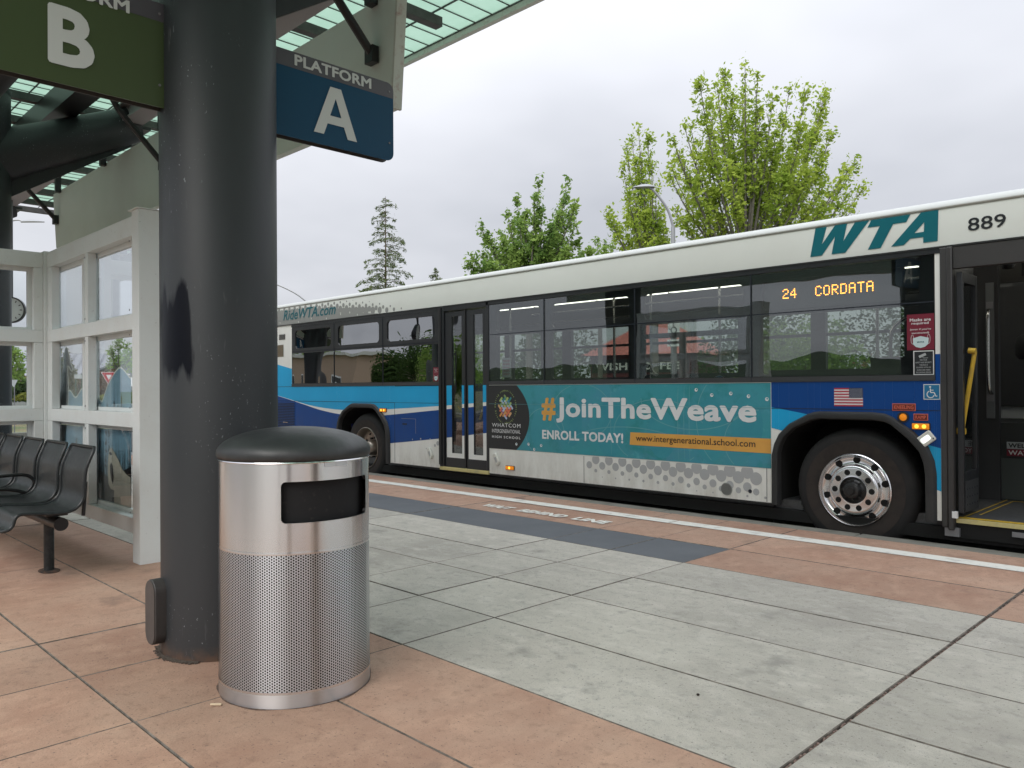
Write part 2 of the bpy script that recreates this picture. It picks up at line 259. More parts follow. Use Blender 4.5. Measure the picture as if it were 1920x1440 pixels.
def column_mat():
    m, t, p = new_mat('charcoal_column_paint'); N = t.nodes.new; L = t.links.new
    tcn = N('ShaderNodeTexCoord')
    def noise(scale, st=(1, 1, 1), det=5):
        mp = N('ShaderNodeMapping'); mp.inputs['Scale'].default_value = st; L(tcn.outputs['Object'], mp.inputs[0])
        n = N('ShaderNodeTexNoise'); n.inputs['Scale'].default_value = scale; n.inputs['Detail'].default_value = det; L(mp.outputs[0], n.inputs['Vector']); return n.outputs['Fac']
    def rng_(v, a, b, c=0, d=1):
        r = N('ShaderNodeMapRange'); r.inputs[1].default_value = a; r.inputs[2].default_value = b; r.inputs[3].default_value = c; r.inputs[4].default_value = d; L(v, r.inputs[0]); return r.outputs[0]
    def mix(f, a, b):
        x = N('ShaderNodeMixRGB'); L(f, x.inputs[0])
        if isinstance(a, tuple): x.inputs[1].default_value = (*a, 1)
        else: L(a, x.inputs[1])
        x.inputs[2].default_value = (*b, 1); return x.outputs[0]
    c = mix(rng_(noise(2.5, (1, 1, 0.35)), 0.4, 0.7), (0.024, 0.028, 0.031), (0.033, 0.035, 0.038))
    # fine pale paint chips and dry scuffs
    fl = N('ShaderNodeMath'); fl.operation = 'MULTIPLY'; L(rng_(noise(95, (1, 1, 0.55), 3), 0.67, 0.72), fl.inputs[0]); L(rng_(noise(2.2), 0.5, 0.6), fl.inputs[1])
    c = mix(fl.outputs[0], c, (0.22, 0.24, 0.25))
    sc = N('ShaderNodeMath'); sc.operation = 'MULTIPLY'; L(rng_(noise(60, (1, 1, 0.15), 4), 0.62, 0.72), sc.inputs[0]); L(rng_(noise(1.7), 0.56, 0.66), sc.inputs[1])
    c = mix(sc.outputs[0], c, (0.11, 0.115, 0.12))
    # rust and dirt at the foot
    sp = N('ShaderNodeSeparateXYZ'); L(tcn.outputs['Object'], sp.inputs[0])
    ft = N('ShaderNodeMath'); ft.operation = 'MULTIPLY'; L(rng_(sp.outputs[2], 0.0, 0.07, 1, 0), ft.inputs[0]); L(rng_(noise(25), 0.3, 0.6), ft.inputs[1])
    c = mix(ft.outputs[0], c, (0.10, 0.06, 0.04))
    # tar-like wet mark at shoulder height
    def ma(op, a, b=None):
        n_ = N('ShaderNodeMath'); n_.operation = op
        for i_, v_ in enumerate((a, b)):
            if v_ is None: continue
            if isinstance(v_, (int, float)): n_.inputs[i_].default_value = v_
            else: L(v_, n_.inputs[i_])
        return n_.outputs[0]
    dp = N('ShaderNodeVectorMath'); dp.operation = 'DOT_PRODUCT'; L(tcn.outputs['Object'], dp.inputs[0]); dp.inputs[1].default_value = (-0.417, -0.909, 0)
    uu = ma('DIVIDE', ma('ABSOLUTE', ma('SUBTRACT', dp.outputs['Value'], 0.186)), 0.080)
    zz = ma('DIVIDE', ma('ABSOLUTE', ma('SUBTRACT', sp.outputs[2], 1.47)), 0.22)
    ad = N('ShaderNodeMath'); ad.operation = 'ADD'; L(ma('POWER', ma('ADD', ma('POWER', uu, 4.0), ma('POWER', zz, 4.0)), 0.25), ad.inputs[0]); L(rng_(noise(17, (1, 1, 0.16)), 0.25, 0.75, -0.36, 0.36), ad.inputs[1])
    mk = rng_(ad.outputs[0], 0.80, 1.02, 1, 0)
    c = mix(mk, c, (0.003, 0.004, 0.008))
    L(c, p.inputs['Base Color'])
    p.inputs['Specular IOR Level'].default_value = 0.45
    L(rng_(mk, 0, 1, 0.48, 0.34), p.inputs['Roughness']); L(rng_(mk, 0, 1, 0.45, 0.12), p.inputs['Specular IOR Level'])
    b = N('ShaderNodeBump'); b.inputs['Strength'].default_value = 0.15; b.inputs['Distance'].default_value = 0.003; L(noise(30), b.inputs['Height']); L(b.outputs[0], p.inputs['Normal'])
    return m
MT['col_steel'] = column_mat()

def canopy_glass():
    m, t, p = new_mat('fritted_green_glass'); t.nodes.remove(p); o = t.nodes['Material Output']; N = t.nodes.new; L = t.links.new
    tcn = N('ShaderNodeTexCoord'); n = N('ShaderNodeTexNoise'); n.inputs['Scale'].default_value = 6; n.inputs['Detail'].default_value = 5; L(tcn.outputs['Object'], n.inputs['Vector'])
    x = N('ShaderNodeMixRGB'); L(n.outputs['Fac'], x.inputs[0]); x.inputs[1].default_value = (0.44, 0.56, 0.485, 1); x.inputs[2].default_value = (0.52, 0.62, 0.555, 1)
    tl = N('ShaderNodeBsdfTranslucent'); L(x.outputs[0], tl.inputs[0])
    tr = N('ShaderNodeBsdfTransparent'); tr.inputs[0].default_value = (0.60, 0.74, 0.66, 1)
    a = N('ShaderNodeMixShader'); a.inputs[0].default_value = 0.16; L(tl.outputs[0], a.inputs[1]); L(tr.outputs[0], a.inputs[2])
    g = N('ShaderNodeBsdfGlossy'); g.inputs['Roughness'].default_value = 0.1
    b = N('ShaderNodeMixShader'); b.inputs[0].default_value = 0.06; L(a.outputs[0], b.inputs[1]); L(g.outputs[0], b.inputs[2]); L(b.outputs[0], o.inputs[0])
    return m
MT['canopy_glass'] = canopy_glass()

# ------------------------------------------------------------------ helpers
class MB:
    def __init__(s): s.v = []; s.f = []; s.mi = []; s.cur = 0
    def add(s, vs, fs):
        o = len(s.v); s.v += [tuple(map(float, v)) for v in vs]; s.f += [tuple(i+o for i in f) for f in fs]; s.mi += [s.cur]*len(fs); return s
    def box(s, x0, x1, y0, y1, z0, z1):
        return s.add([(x0, y0, z0), (x1, y0, z0), (x1, y1, z0), (x0, y1, z0), (x0, y0, z1), (x1, y0, z1), (x1, y1, z1), (x0, y1, z1)],
                     [(0, 3, 2, 1), (4, 5, 6, 7), (0, 1, 5, 4), (1, 2, 6, 5), (2, 3, 7, 6), (3, 0, 4, 7)])
    def tube(s, pts, r, n=12, caps=True):
        """round bar through points, r a number or list"""
        P = [Vector(p) for p in pts]; k = len(P); rs = r if isinstance(r, (list, tuple)) else [r]*k
        vs = []; up = None
        for i, p in enumerate(P):
            d = (P[min(i+1, k-1)]-P[max(i-1, 0)]).normalized()
            if up is None: up = d.orthogonal().normalized()
            else: up = (up-d*up.dot(d)).normalized()
            sd = d.cross(up)
            for j in range(n):
                a = 2*math.pi*j/n; vs.append(p+(up*math.cos(a)+sd*math.sin(a))*rs[i])
        fs = []
        for i in range(k-1):
            for j in range(n):
                a = i*n+j; b = i*n+(j+1) % n; fs.append((a, b, b+n, a+n))
        if caps: fs.append(tuple(range(n-1, -1, -1))); fs.append(tuple(range((k-1)*n, k*n)))
        return s.add(vs, fs)
    def lathe(s, prof, c=(0, 0, 0), axis='Z', n=48, caps=False):
        """profile (radius, height) turned about an axis through c"""
        vs = []; fs = []
        for (r, h) in prof:
            for j in range(n):
                a = 2*math.pi*j/n
                if axis == 'Z': vs.append((c[0]+r*math.cos(a), c[1]+r*math.sin(a), c[2]+h))
                elif axis == 'Y': vs.append((c[0]+r*math.cos(a), c[1]+h, c[2]+r*math.sin(a)))
                else: vs.append((c[0]+h, c[1]+r*math.cos(a), c[2]+r*math.sin(a)))
        for i in range(len(prof)-1):
            for j in range(n):
                a = i*n+j; b = i*n+(j+1) % n; fs.append((a, b, b+n, a+n))
        if caps: fs.append(tuple(range(n-1, -1, -1))); fs.append(tuple(range((len(prof)-1)*n, len(prof)*n)))
        return s.add(vs, fs)
    def poly(s, pts2, O, U, V, thick=0.0, W=None):
        """flat or extruded 2D outline placed by origin O and directions U, V"""
        O, U, V = Vector(O), Vector(U), Vector(V); W = Vector(W) if W else U.cross(V)
        n = len(pts2); a = [O+U*p[0]+V*p[1] for p in pts2]
        if not thick: return s.add(a, [tuple(range(n))])
        b = [q-W*thick for q in a]
        return s.add(a+b, [tuple(range(n)), tuple(range(2*n-1, n-1, -1))]+[(i, i+n, (i+1) % n+n, (i+1) % n) for i in range(n)])
    def mesh(s, name, mats):
        me = bpy.data.meshes.new(name); me.from_pydata(s.v, [], s.f); me.update()
        for m in (mats if isinstance(mats, (list, tuple)) else [mats]): me.materials.append(MT[m] if isinstance(m, str) else m)
        if any(s.mi): me.polygons.foreach_set('material_index', s.mi)
        return me
    def build(s, name, mats, parent=None, loc=None, smooth=False, bevel=0.0, label=None, seg=2, angle=40):
        me = s.mesh(name, mats)
        o = bpy.data.objects.new(name, me); COL.objects.link(o)
        if parent is not None: o.parent = parent
        if loc is not None: o.location = loc
        if smooth:
            me.polygons.foreach_set('use_smooth', [True]*len(me.polygons))
            try: me.set_sharp_from_angle(angle=R(angle))
            except Exception: pass
        if bevel:
            b = o.modifiers.new('bevel', 'BEVEL'); b.width = bevel; b.segments = seg; b.limit_method = 'ANGLE'; b.angle_limit = R(35)
            me.polygons.foreach_set('use_smooth', [True]*len(me.polygons))
            try: me.set_sharp_from_angle(angle=R(60))
            except Exception: pass
            b.harden_normals = False
        if label: o['label'] = label
        return o

def tag(o, label=None, cat=None, group=None, kind=None):
    if label: o['label'] = label
    if cat: o['category'] = cat
    if group: o['group'] = group
    if kind: o['kind'] = kind
    return o
def empty(name, loc=(0, 0, 0), rz=0.0, label=None, cat=None, group=None, kind=None):
    o = bpy.data.objects.new(name, None); COL.objects.link(o); o.location = loc; o.rotation_euler = (0, 0, rz); o.empty_display_size = 0.2
    return tag(o, label, cat, group, kind)
def copy_tree(o, parent=None):
    c = o.copy(); COL.objects.link(c)
    if parent is not None: c.parent = parent
    for ch in list(o.children): copy_tree(ch, c)
    return c

def text_mesh(txt, shear=0.0, spacing=1.0):
    cu = bpy.data.curves.new('txt', 'FONT'); cu.body = txt; cu.size = 1.0; cu.shear = shear; cu.resolution_u = 3
    cu.space_character = spacing; cu.fill_mode = 'BOTH'
    ob = bpy.data.objects.new('txt', cu); COL.objects.link(ob)
    dg = bpy.context.evaluated_depsgraph_get(); ev = ob.evaluated_get(dg); me = bpy.data.meshes.new_from_object(ev)
    co = np.zeros(len(me.vertices)*3); me.vertices.foreach_get('co', co); co = co.reshape(-1, 3)
    fs = [tuple(p.vertices) for p in me.polygons]
    bpy.data.objects.remove(ob); bpy.data.meshes.remove(me)
    return co, fs
def text(name, txt, O, U, V, w, h, material, parent, bold=0.0, shear=0.0, spacing=1.0, mb=None):
    """lettering fitted into a w x h box whose lower-left corner is O; bold thickens each contour"""
    co, fs = text_mesh(txt, shear, spacing if not bold else spacing*(1+bold*1.1))
    b = max(bold, 0); mn = co.min(0)-b; mxx = co.max(0)+b; s = (w/(mxx[0]-mn[0]), h/(mxx[1]-mn[1]))
    O, U, V = Vector(O), Vector(U), Vector(V); Wn = U.cross(V)
    P = lambda x, y, e=0.0: O+U*((x-mn[0])*s[0])+V*((y-mn[1])*s[1])+Wn*e
    own = mb is None
    if own: mb = MB()
    mb.add([P(c[0], c[1]) for c in co], fs)
    if b > 0:
        key = [(round(float(c[0]), 5), round(float(c[1]), 5)) for c in co]; cnt = {}
        for f in fs:
            for i in range(len(f)):
                a, c = key[f[i]], key[f[(i+1) % len(f)]]
                if a == c: continue
                k = (a, c) if a < c else (c, a); cnt[k] = cnt.get(k, 0)+1
        n = 0; seen = set()
        for (a, c), m in cnt.items():
            if m != 1: continue
            n += 1; e = 0.00010+0.0000025*n
            dx, dy = c[0]-a[0], c[1]-a[1]; l = math.hypot(dx, dy); nx, ny = -dy/l*b, dx/l*b
            mb.add([P(a[0]-nx, a[1]-ny, e), P(c[0]-nx, c[1]-ny, e), P(c[0]+nx, c[1]+ny, e), P(a[0]+nx, a[1]+ny, e)], [(0, 1, 2, 3)])
            for q in (a, c):
                if q in seen: continue
                seen.add(q); e2 = 0.00010+0.0000025*(len(cnt)*0.55)+0.000002*len(seen)
                mb.add([P(q[0]+b*math.cos(R(60*t)), q[1]+b*math.sin(R(60*t)), e2) for t in range(6)], [tuple(range(6))])
    if own: return mb.build(name, material, parent)

def at(px, py, d):
    """point at camera depth d (metres) seen at a photograph pixel"""
    v = _f+_r*(px-960)/FPX+_u*(720-py)/FPX
    return Vector((v[0]*d, v[1]*d, CAM_H+v[2]*d))
# ================================================================== THE SETTING
RZ = -0.165   # road level; platform top is z = 0
g = MB(); g.add([(-600, -600, -0.30), (600, -600, -0.30), (600, 600, -0.30), (-600, 600, -0.30)], [(0, 1, 2, 3)])
tag(g.build('ground', 'soil'), kind='structure')
g = MB(); g.box(-60, 30, 6.60, 14.2, -0.29, RZ); tag(g.build('bus_lane_road', 'asphalt'), kind='structure')
g = MB(); g.box(-60, 30, -12.5, -3.26, -0.29, RZ); tag(g.build('opposite_bus_lane_road', 'asphalt'), kind='structure')
# platform island
plat = empty('platform', (0, 0, 0), kind='structure')
b = MB(); b.box(-15.6, 8, -3.24, 6.45, -0.29, -0.027); tag(b.build('slab_bed', 'joint', plat))
XJ = [-15.5, -14.5, -13.88, -13.26, -11.42, -9.40, -8.78, -8.15, -6.17, -4.305, -3.69, -3.045, -1.185, 0.80, 1.42, 2.04, 3.9, 5.9, 7.9]
def ystrip(x0):
    rows = [(-3.05, -1.9, 'red_conc'), (-1.9, -1.29, 'grey_conc'), (-1.29, -0.68, 'grey_conc'), (-0.68, -0.07, 'red_conc'), (-0.07, 0.455, 'red_conc'), (0.455, 1.065, 'red_conc'), (1.065, 1.695, 'red_conc'), (1.695, 2.285, 'red_conc'),
            (2.285, 2.893, 'grey_conc'), (2.893, 3.515, 'grey_conc'), (3.515, 4.115, 'grey_conc'), (4.115, 4.70, 'grey_conc')]
    rows.append((4.70, 5.33, 'dark_conc' if -13 < x0 < -3.1 else 'red_conc')); rows.append((5.33, 6.45, 'red_conc'))
    return rows
def slab(x0, x1, y0, y1, m, parent, jx0=0.0026, jx1=0.0026):
    cx, cy = (x0+x1)/2, (y0+y1)/2; w = (x1-x0)/2; d = (y1-y0)/2-0.0026
    c = 0.0035; hh = random.uniform(-0.0015, 0.0015)
    a = MB(); X0, X1 = -w+jx0, w-jx1
    v = [(X0, -d, -0.04), (X1, -d, -0.04), (X1, d, -0.04), (X0, d, -0.04), (X0, -d, -c), (X1, -d, -c), (X1, d, -c), (X0, d, -c), (X0+c, -d+c, hh), (X1-c, -d+c, hh), (X1-c, d-c, hh), (X0+c, d-c, hh)]
    f = [(0, 1, 5, 4), (1, 2, 6, 5), (2, 3, 7, 6), (3, 0, 4, 7), (4, 5, 9, 8), (5, 6, 10, 9), (6, 7, 11, 10), (7, 4, 8, 11), (8, 9, 10, 11)]
    a.add(v, f); a.mi = [1]*8+[0]; return a.build('paving_slab', [m, 'arris'], parent, loc=(cx, cy, 0))
MT['arris'] = mat('dirty_slab_edge', (0.10, 0.085, 0.072), 0.95, var=(14, (0.24, 0.21, 0.18), 0.42, 0.66), world_co=True)
for i in range(len(XJ)-1):
    x0, x1 = XJ[i], XJ[i+1]
    for (y0, y1, m) in ystrip((x0+x1)/2):
        xs = [(x0, x1)]
        wide = (abs(x0+1.185) < .01, abs(x1+1.185) < .01)
        if m == 'red_conc' and y0 > 5.0 and x1-x0 < 0.7: pass
        for (a0, a1) in xs:
            slab(a0, a1, y0, y1, m, plat, 0.0065 if wide[0] else 0.0026, 0.0065 if wide[1] else 0.0026)
# kerb stones along both edges
kx = -15.6
while kx < 8:
    for (ya, yb) in ((6.452, 6.625), (-3.26, -3.054)):
        k = MB(); k.box(0, 1.85, ya, yb, -0.28, 0.001); k.build('kerb_stone', 'kerb', plat, loc=(kx, 0, 0), bevel=0.012)
    kx += 1.86
# worn white line and stencilled words
ln = MB()
x = -15.5
while x < 7.8:
    w = random.choice([1.2, 1.86, 2.4]); e = min(x+w, 7.8)
    n = 14; top = [(x+(e-x)*k/n, 6.118+random.uniform(-.004, .004)) for k in range(n+1)]; bot = [(x+(e-x)*k/n, 5.955+random.uniform(-.004, .004)) for k in range(n, -1, -1)]
    ln.poly(bot[::-1]+top[::-1], (0, 0, 0.0045), (1, 0, 0), (0, 1, 0)); x = e+random.choice([0.0, 0.0, 0.012])
ln.build('white_line', 'road_paint', plat)
wm = MB()
text('t', 'WAIT', (-6.02, 5.515, 0.0048), (1, 0, 0), (0, 1, 0), 0.40, 0.15, 'road_paint', None, bold=0.05, mb=wm)
text('t', 'BEHIND', (-5.50, 5.515, 0.0048), (1, 0, 0), (0, 1, 0), 0.60, 0.15, 'road_paint', None, bold=0.05, mb=wm)
text('t', 'LINE', (-4.79, 5.515, 0.0048), (1, 0, 0), (0, 1, 0), 0.39, 0.15, 'road_paint', None, bold=0.05, mb=wm)
wm.build('painted_words', 'road_paint', plat)
# debris in the wide joint, gum spots
db = MB()
for k in range(700):
    x = -1.185+random.gauss(0, .004); y = random.uniform(2.0, 6.3); s = random.uniform(.002, .006)
    db.box(x-s, x+s*.8, y-s, y+s, -0.028, -0.014+random.uniform(0, .009))
for k in range(260):
    y = 1.695+random.gauss(0, .003); x = random.uniform(-2.7, -1.3); s = random.uniform(.003, .007); db.box(x-s, x+s, y-s, y+s*.8, -.012, -.004)
tag(db.build('joint_debris', mat('joint_grit', (0.24, 0.165, 0.14), 0.9), None), 'brown grit and old filler in the wide paving joints', 'grit', kind='stuff')
# small litter: cigarette end and pebbles beside the bin
c = MB(); c.tube([(-2.985, 1.325, 0.006), (-2.955, 1.355, 0.006)], 0.0045, 8); tag(c.build('cigarette_end', mat('cig_paper', (0.6, 0.48, 0.33), 0.8)), 'tiny tan cigarette end on the red paving before the bin', 'cigarette end')
def pebble(x, y, s, lab):
    p = MB(); p.lathe([(0, 0), (s*.8, s*.1), (s, s*.5), (s*.6, s), (0, s*1.1)], (0, 0, 0), 'Z', 7)
    tag(p.build('pebble', 'joint', None, loc=(x, y, 0)), lab, 'pebble')
pebble(-1.70, 2.72, .007, 'dark pebble on the grey paving lying by a slab joint')

# ------------------------------------------------------------------ columns, arms
def make_column(x, label):
    r = empty('steel_column', (x, 1.69, 0), label=label, cat='column', group='round steel columns carrying the canopy')
    s = MB(); s.lathe([(0.266, 0.0), (0.266, 4.02), (0.25, 4.05)], n=96); s.build('shaft', 'col_steel', r, smooth=True)
    c = MB(); c.lathe([(0.27, 4.02), (0.27, 4.07), (0, 4.07)], n=64); c.build('cap', 'col_steel', r, smooth=True)
    for sgn in (1, -1):
        a = MB(); a.tube([(0, sgn*0.05, 3.40), (0, sgn*1.40, 4.04)], [0.245, 0.185], 32); a.build('arm', 'col_steel', r, smooth=True)
        # tapered fin plate under the arm
        f = MB(); f.poly([(0.2, 3.04), (0.2, 3.34), (1.38, 3.90), (1.38, 3.80)], (0.0, 0, 0), (0, sgn, 0), (0, 0, 1), 0.03, W=(1, 0, 0)); f.build('fin_plate', 'col_steel', r, loc=(0.015, 0, 0), bevel=0.004)
        e = MB(); e.box(-0.16, 0.16, sgn*1.22 if sgn > 0 else -1.52, sgn*1.52 if sgn > 0 else -1.22, 3.965, 3.998); e.build('seat_plate', 'black', r)
    return r
col0 = make_column(-3.685, 'thick charcoal column with the two platform signs, beside the bin')
# oblong hand-hole cover and grime collar
cv = MB(); pts = []
for k in range(13): a = math.pi*k/12; pts.append((0.057*math.cos(a), 0.092+0.057*math.sin(a)))
for k in range(13): a = math.pi+math.pi*k/12; pts.append((0.057*math.cos(a), -0.092+0.057*math.sin(a)))
cv.poly(pts, (0, 0, 0), (1, 0, 0), (0, 0, 1), 0.085, W=(0, -1, 0)); cv.build('cover_plate', 'plate_steel', col0, loc=(-0.038, -0.315, 0.205), bevel=0.004)
cw = MB(); cw.poly([(p[0]*.93, p[1]*.97) for p in pts], (0, 0, 0), (1, 0, 0), (0, 0, 1), 0.006, W=(0, -1, 0)); cw.build('cover_face', mat('cover_face_grey', (0.075, 0.066, 0.062), 0.5, var=(14, (0.055, 0.05, 0.048), 0.4, 0.7)), col0, loc=(-0.038, -0.319, 0.205))
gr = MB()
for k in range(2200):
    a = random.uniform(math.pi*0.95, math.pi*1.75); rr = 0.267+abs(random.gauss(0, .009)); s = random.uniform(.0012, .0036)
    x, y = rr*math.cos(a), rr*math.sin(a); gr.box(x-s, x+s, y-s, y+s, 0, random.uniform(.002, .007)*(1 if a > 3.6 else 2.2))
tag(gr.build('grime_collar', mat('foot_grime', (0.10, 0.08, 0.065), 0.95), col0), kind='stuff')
for x, lab in ((-8.785, 'charcoal column behind the bench, second along the platform'), (-13.885, 'charcoal column at the far end of the canopy'), (1.415, 'charcoal column nearest the front of the bus'), ):
    c = copy_tree(col0); c.location.x = x; c['label'] = lab
    for ch in list(c.children):
        if ch.name.split('.')[0] in ('cover_plate', 'cover_face', 'grime_collar'): bpy.data.objects.remove(ch)

# ------------------------------------------------------------------ canopy roof
can = empty('canopy_roof', (0, 0, 0), label='flat steel canopy glazed with small green glass panes over the platform', cat='canopy')
CX0, CX1 = -15.1, 2.6; YE = 4.55
YM = 1.69
for sgn in (1, -1):
    def Yy(y): return YM+sgn*(y-YM)
    def bx(m, x0, x1, ya, yb, z0, z1): a, b_ = sorted((Yy(ya), Yy(yb))); m.box(x0, x1, a, b_, z0, z1)
    p = MB(); bx(p, CX0, CX1, 2.915, 3.12, 4.0, 4.02); bx(p, CX0, CX1, 2.915, 3.12, 4.185, 4.203); bx(p, CX0, CX1, 2.99, 3.045, 4.02, 4.185); p.build('purlin', 'purlin', can)
    p = MB(); bx(p, CX0, CX1, 2.30, 2.52, 3.98, 4.203); p.build('inner_beam', 'black', can)
    p = MB(); bx(p, CX0, CX1, YE-.035, YE+.012, 4.255, 4.335); p.build('edge_channel', 'fascia_edge', can)
p = MB(); p.tube([(CX0+.2, YM, 3.98), (CX1-.2, YM, 3.98)], 0.13, 24); p.build('ridge_pipe', 'col_steel', can, smooth=True)
k = 0; xr = 2.1
rx = []
x = -5.012
while x < CX1-.1: x += 0.85
while x > CX0: rx.append(x); x -= 0.85
rx.append(CX0+0.1)
raf = MB(); raf.box(-0.085, 0.0, YM-2.52, YM+2.52, 4.206, 4.285); rme = None
for x in rx:
    if rme is None: o = raf.build('rafter', 'rafter', can, loc=(x, 0, 0)); rme = o
    else:
        o = rme.copy(); COL.objects.link(o); o.location = (x, 0, 0); o.parent = can
# glazing bars and panes
PX_, PY_ = 0.208, 0.378
bars = MB(); xx = -4.94+0.0
nx0 = int((CX0+4.94)/PX_)+1; nx1 = int((CX1+4.94)/PX_)
for i in range(nx0, nx1+1):
    x = -4.94+i*PX_; bars.box(x-.004, x+.004, YM-2.9, YM+2.9, 4.308, 4.3145)
for j in range(-8, 9):
    y = YM+j*PY_ if False else None
ylines = [YE-.035-PY_*j for j in range(0, 8)]+[YM-(YE-.035-PY_*j-YM) for j in range(0, 8)]
for y in ylines: bars.box(CX0+.02, CX1-.02, y-.005, y+.005, 4.304, 4.3155)
tag(bars.build('glazing_bars', 'rafter', can))
pane = MB(); pane.box(-PX_/2+.003, PX_/2-.003, -PY_/2+.003, PY_/2-.003, 0, .006); pme = pane.mesh('glass_pane', 'canopy_glass')
rest = MB(); cnt = 0
yl = sorted(ylines)
for i in range(nx0, nx1):
    xc = -4.94+(i+.5)*PX_
    for j in range(len(yl)-1):
        yc = (yl[j]+yl[j+1])/2; w = (yl[j+1]-yl[j])/2-.003
        if w < .02: continue
        if yc > 3.2 and -13.6 < xc < -2.4 and cnt < 270:
            o = bpy.data.objects.new('glass_pane', pme); COL.objects.link(o); o.parent = can; o.location = (xc, yc, 4.318); cnt += 1
        else: rest.box(xc-PX_/2+.003, xc+PX_/2-.003, yc-w, yc+w, 4.318, 4.324)
tag(rest.build('far_glass_panes', 'canopy_glass', can), kind='stuff')
# conduit under the far half
cd = MB(); cd.tube([(-9.6, 1.2, 3.95), (-9.0, 0.9, 4.02), (-7.6, 0.85, 4.12), (-7.2, 1.0, 4.17), (-6.4, 1.0, 4.17)], 0.02, 8); cd.build('conduit', 'black', can, smooth=True)
tb = MB(); tb.box(-13.9, -11.9, 2.66, 2.74, 3.86, 3.90); tb.build('light_tube', mat('canopy_tube_light', (0.9, 0.88, 0.86), 0.4, emit=(1, 0.95, 0.93), estr=0.7), can)

# fascia boards hung below the purlins
def make_fascia(y, sgn, label):
    r = empty('hanging_board', (-7.65, y, 3.0), label=label, cat='board', group='sage boards hung from the canopy')
    b = MB(); pts = [(-3.50, 0.03), (3.56, 0.0), (3.71, 0.98), (-3.72, 0.76), (-3.60, 0.70)]
    pts = [(-3.575, 0.03), (3.565, 0.0), (3.632, 0.735), (-3.70, 0.735)]
    b.poly(pts, (0, 0, 0), (1, 0, 0), (0, 0, 1), 0.06*sgn, W=(0, -1, 0)); o = b.build('panel', ['fascia'], r)
    e = MB()
    q = [(3.566, 0.0), (3.656, 0.99)]
    e.add([(3.567, 0.0-.001, 0), (3.567, 0.0, 0), (3.567, 0, 0)], []) if False else None
    e.poly([(3.566, -0.003), (3.585, -0.003), (3.652, 0.738), (3.633, 0.738)], (0, -.004*sgn, 0), (1, 0, 0), (0, 0, 1), 0.075*sgn, W=(0, -1, 0)); e.build('edge_trim', 'fascia_edge', r)
    for xs in (3.40, -0.05, -3.50):
        s = MB(); s.tube([(xs, -0.03*sgn, 0.385), (xs, -0.42*sgn, 0.80), (xs, -0.50*sgn, 0.93)], 0.028, 8); s.build('strut', 'black', r)
        p = MB(); a, b2 = sorted((-0.055*sgn, -0.002*sgn)); p.box(xs-.045, xs+.045, a, b2, 0.32, 0.43); p.build('strut_foot', 'black', r, bevel=.004)
    for xs in (3.40, 1.66, -0.05, -1.72, -3.38):
        s = MB(); a, b2 = sorted((-0.06*sgn, -0.003*sgn)); s.box(xs-.035, xs+.035, a, b2, 0.70, 1.0); a, b2 = sorted((-0.09*sgn, 0.06*sgn)); s.box(xs-.10, xs+.10, a, b2, 0.985, 0.998); s.build('hanger_post', 'black', r)
    return r
make_fascia(3.0, 1, 'sage green board hung under the canopy behind the Platform A sign')
make_fascia(YM-(3.0-YM), -1, 'sage green board hung under the canopy on the far platform side')

# ------------------------------------------------------------------ platform flag signs (plane X = const, faces +X)
def rrect(x0, x1, z0, z1, r, corners=(1, 1, 1, 1), n=6):
    P = []
    for (cx, cz, a0, on) in ((x1, z0, -90, corners[0]), (x1, z1, 0, corners[1]), (x0, z1, 90, corners[2]), (x0, z0, 180, corners[3])):
        sx = -1 if cx == x1 else 1; sz = -1 if cz == z1 else 1
        if not on: P.append((cx, cz)); continue
        for k in range(n+1):
            a = R(a0+90*k/n); P.append((cx+sx*r+r*math.cos(a), cz+sz*r+r*math.sin(a)))
    return P
def flag_sign(y0, y1, zb, zt, body, letter, label, dirn):
    X = -3.67; r = empty('platform_sign', (X, 1.69, zb), label=label, cat='sign', group='platform flag signs on the near column')
    def L3(y, z): return (0, y-1.69, z-zb)
    cn = (1, 1, 0, 0) if dirn > 0 else (0, 0, 1, 1)
    for (off, name) in ((0.0, 'panel'), (-0.055, 'rear_panel')):
        b = MB(); b.poly(rrect(y0-1.69, y1-1.69, 0, zt-zb, 0.045, cn), (off, 0, 0), (0, 1, 0), (0, 0, 1), 0.006, W=(1, 0, 0)); b.build(name, body if name == 'panel' else 'sign_rim', r)
    c = MB(); c.box(-0.054, -0.007, y0-1.69+.03, y1-1.69-.03, 0.02, 0.05); c.box(-0.054, -0.007, y0-1.69+.03, y1-1.69-.03, zt-zb-.05, zt-zb-.02); c.build('spacer', 'sign_rim', r)
    h = MB(); hp = rrect(y0-1.69, y1-1.69, zt-zb-0.085, zt-zb, 0.045, (0, cn[1], cn[2], 0)); h.poly(hp, (0.0015, 0, 0), (0, 1, 0), (0, 0, 1)); h.build('heading_band', 'sign_head', r)
    U, V = (0, 1, 0), (0, 0, 1)
    if dirn > 0:
        text('heading_lettering', 'PLATFORM', (0.004, 2.085-1.69, 2.889-zb), U, V, 0.475, 0.058, 'letter', r, bold=0.032)
    else:
        text('heading_lettering', 'PLATFORM', (0.004, 0.80-1.69, 2.886-zb), U, V, 0.475, 0.058, 'letter', r, bold=0.032)
    for yy in (y0+.03, y1-.03):
        for zz in (zb+.10, zt-.05):
            s = MB(); s.lathe([(0.006, 0), (0.006, .003), (0, .004)], (0, 0, 0), 'X', 10); s.build('screw', 'alu_dark', r, loc=(0.001, yy-1.69, zz-zb))
    return r
sa = flag_sign(1.90, 2.713, 2.515, 2.958, 'sign_blue', 'A', 'blue Platform A sign on the bus side of the column', 1)
A = MB()
def pl(mb, pts, y, z, w, h): mb.poly([(p[0]*w, p[1]*h) for p in pts], (0.004, y, z), (0, 1, 0), (0, 0, 1))
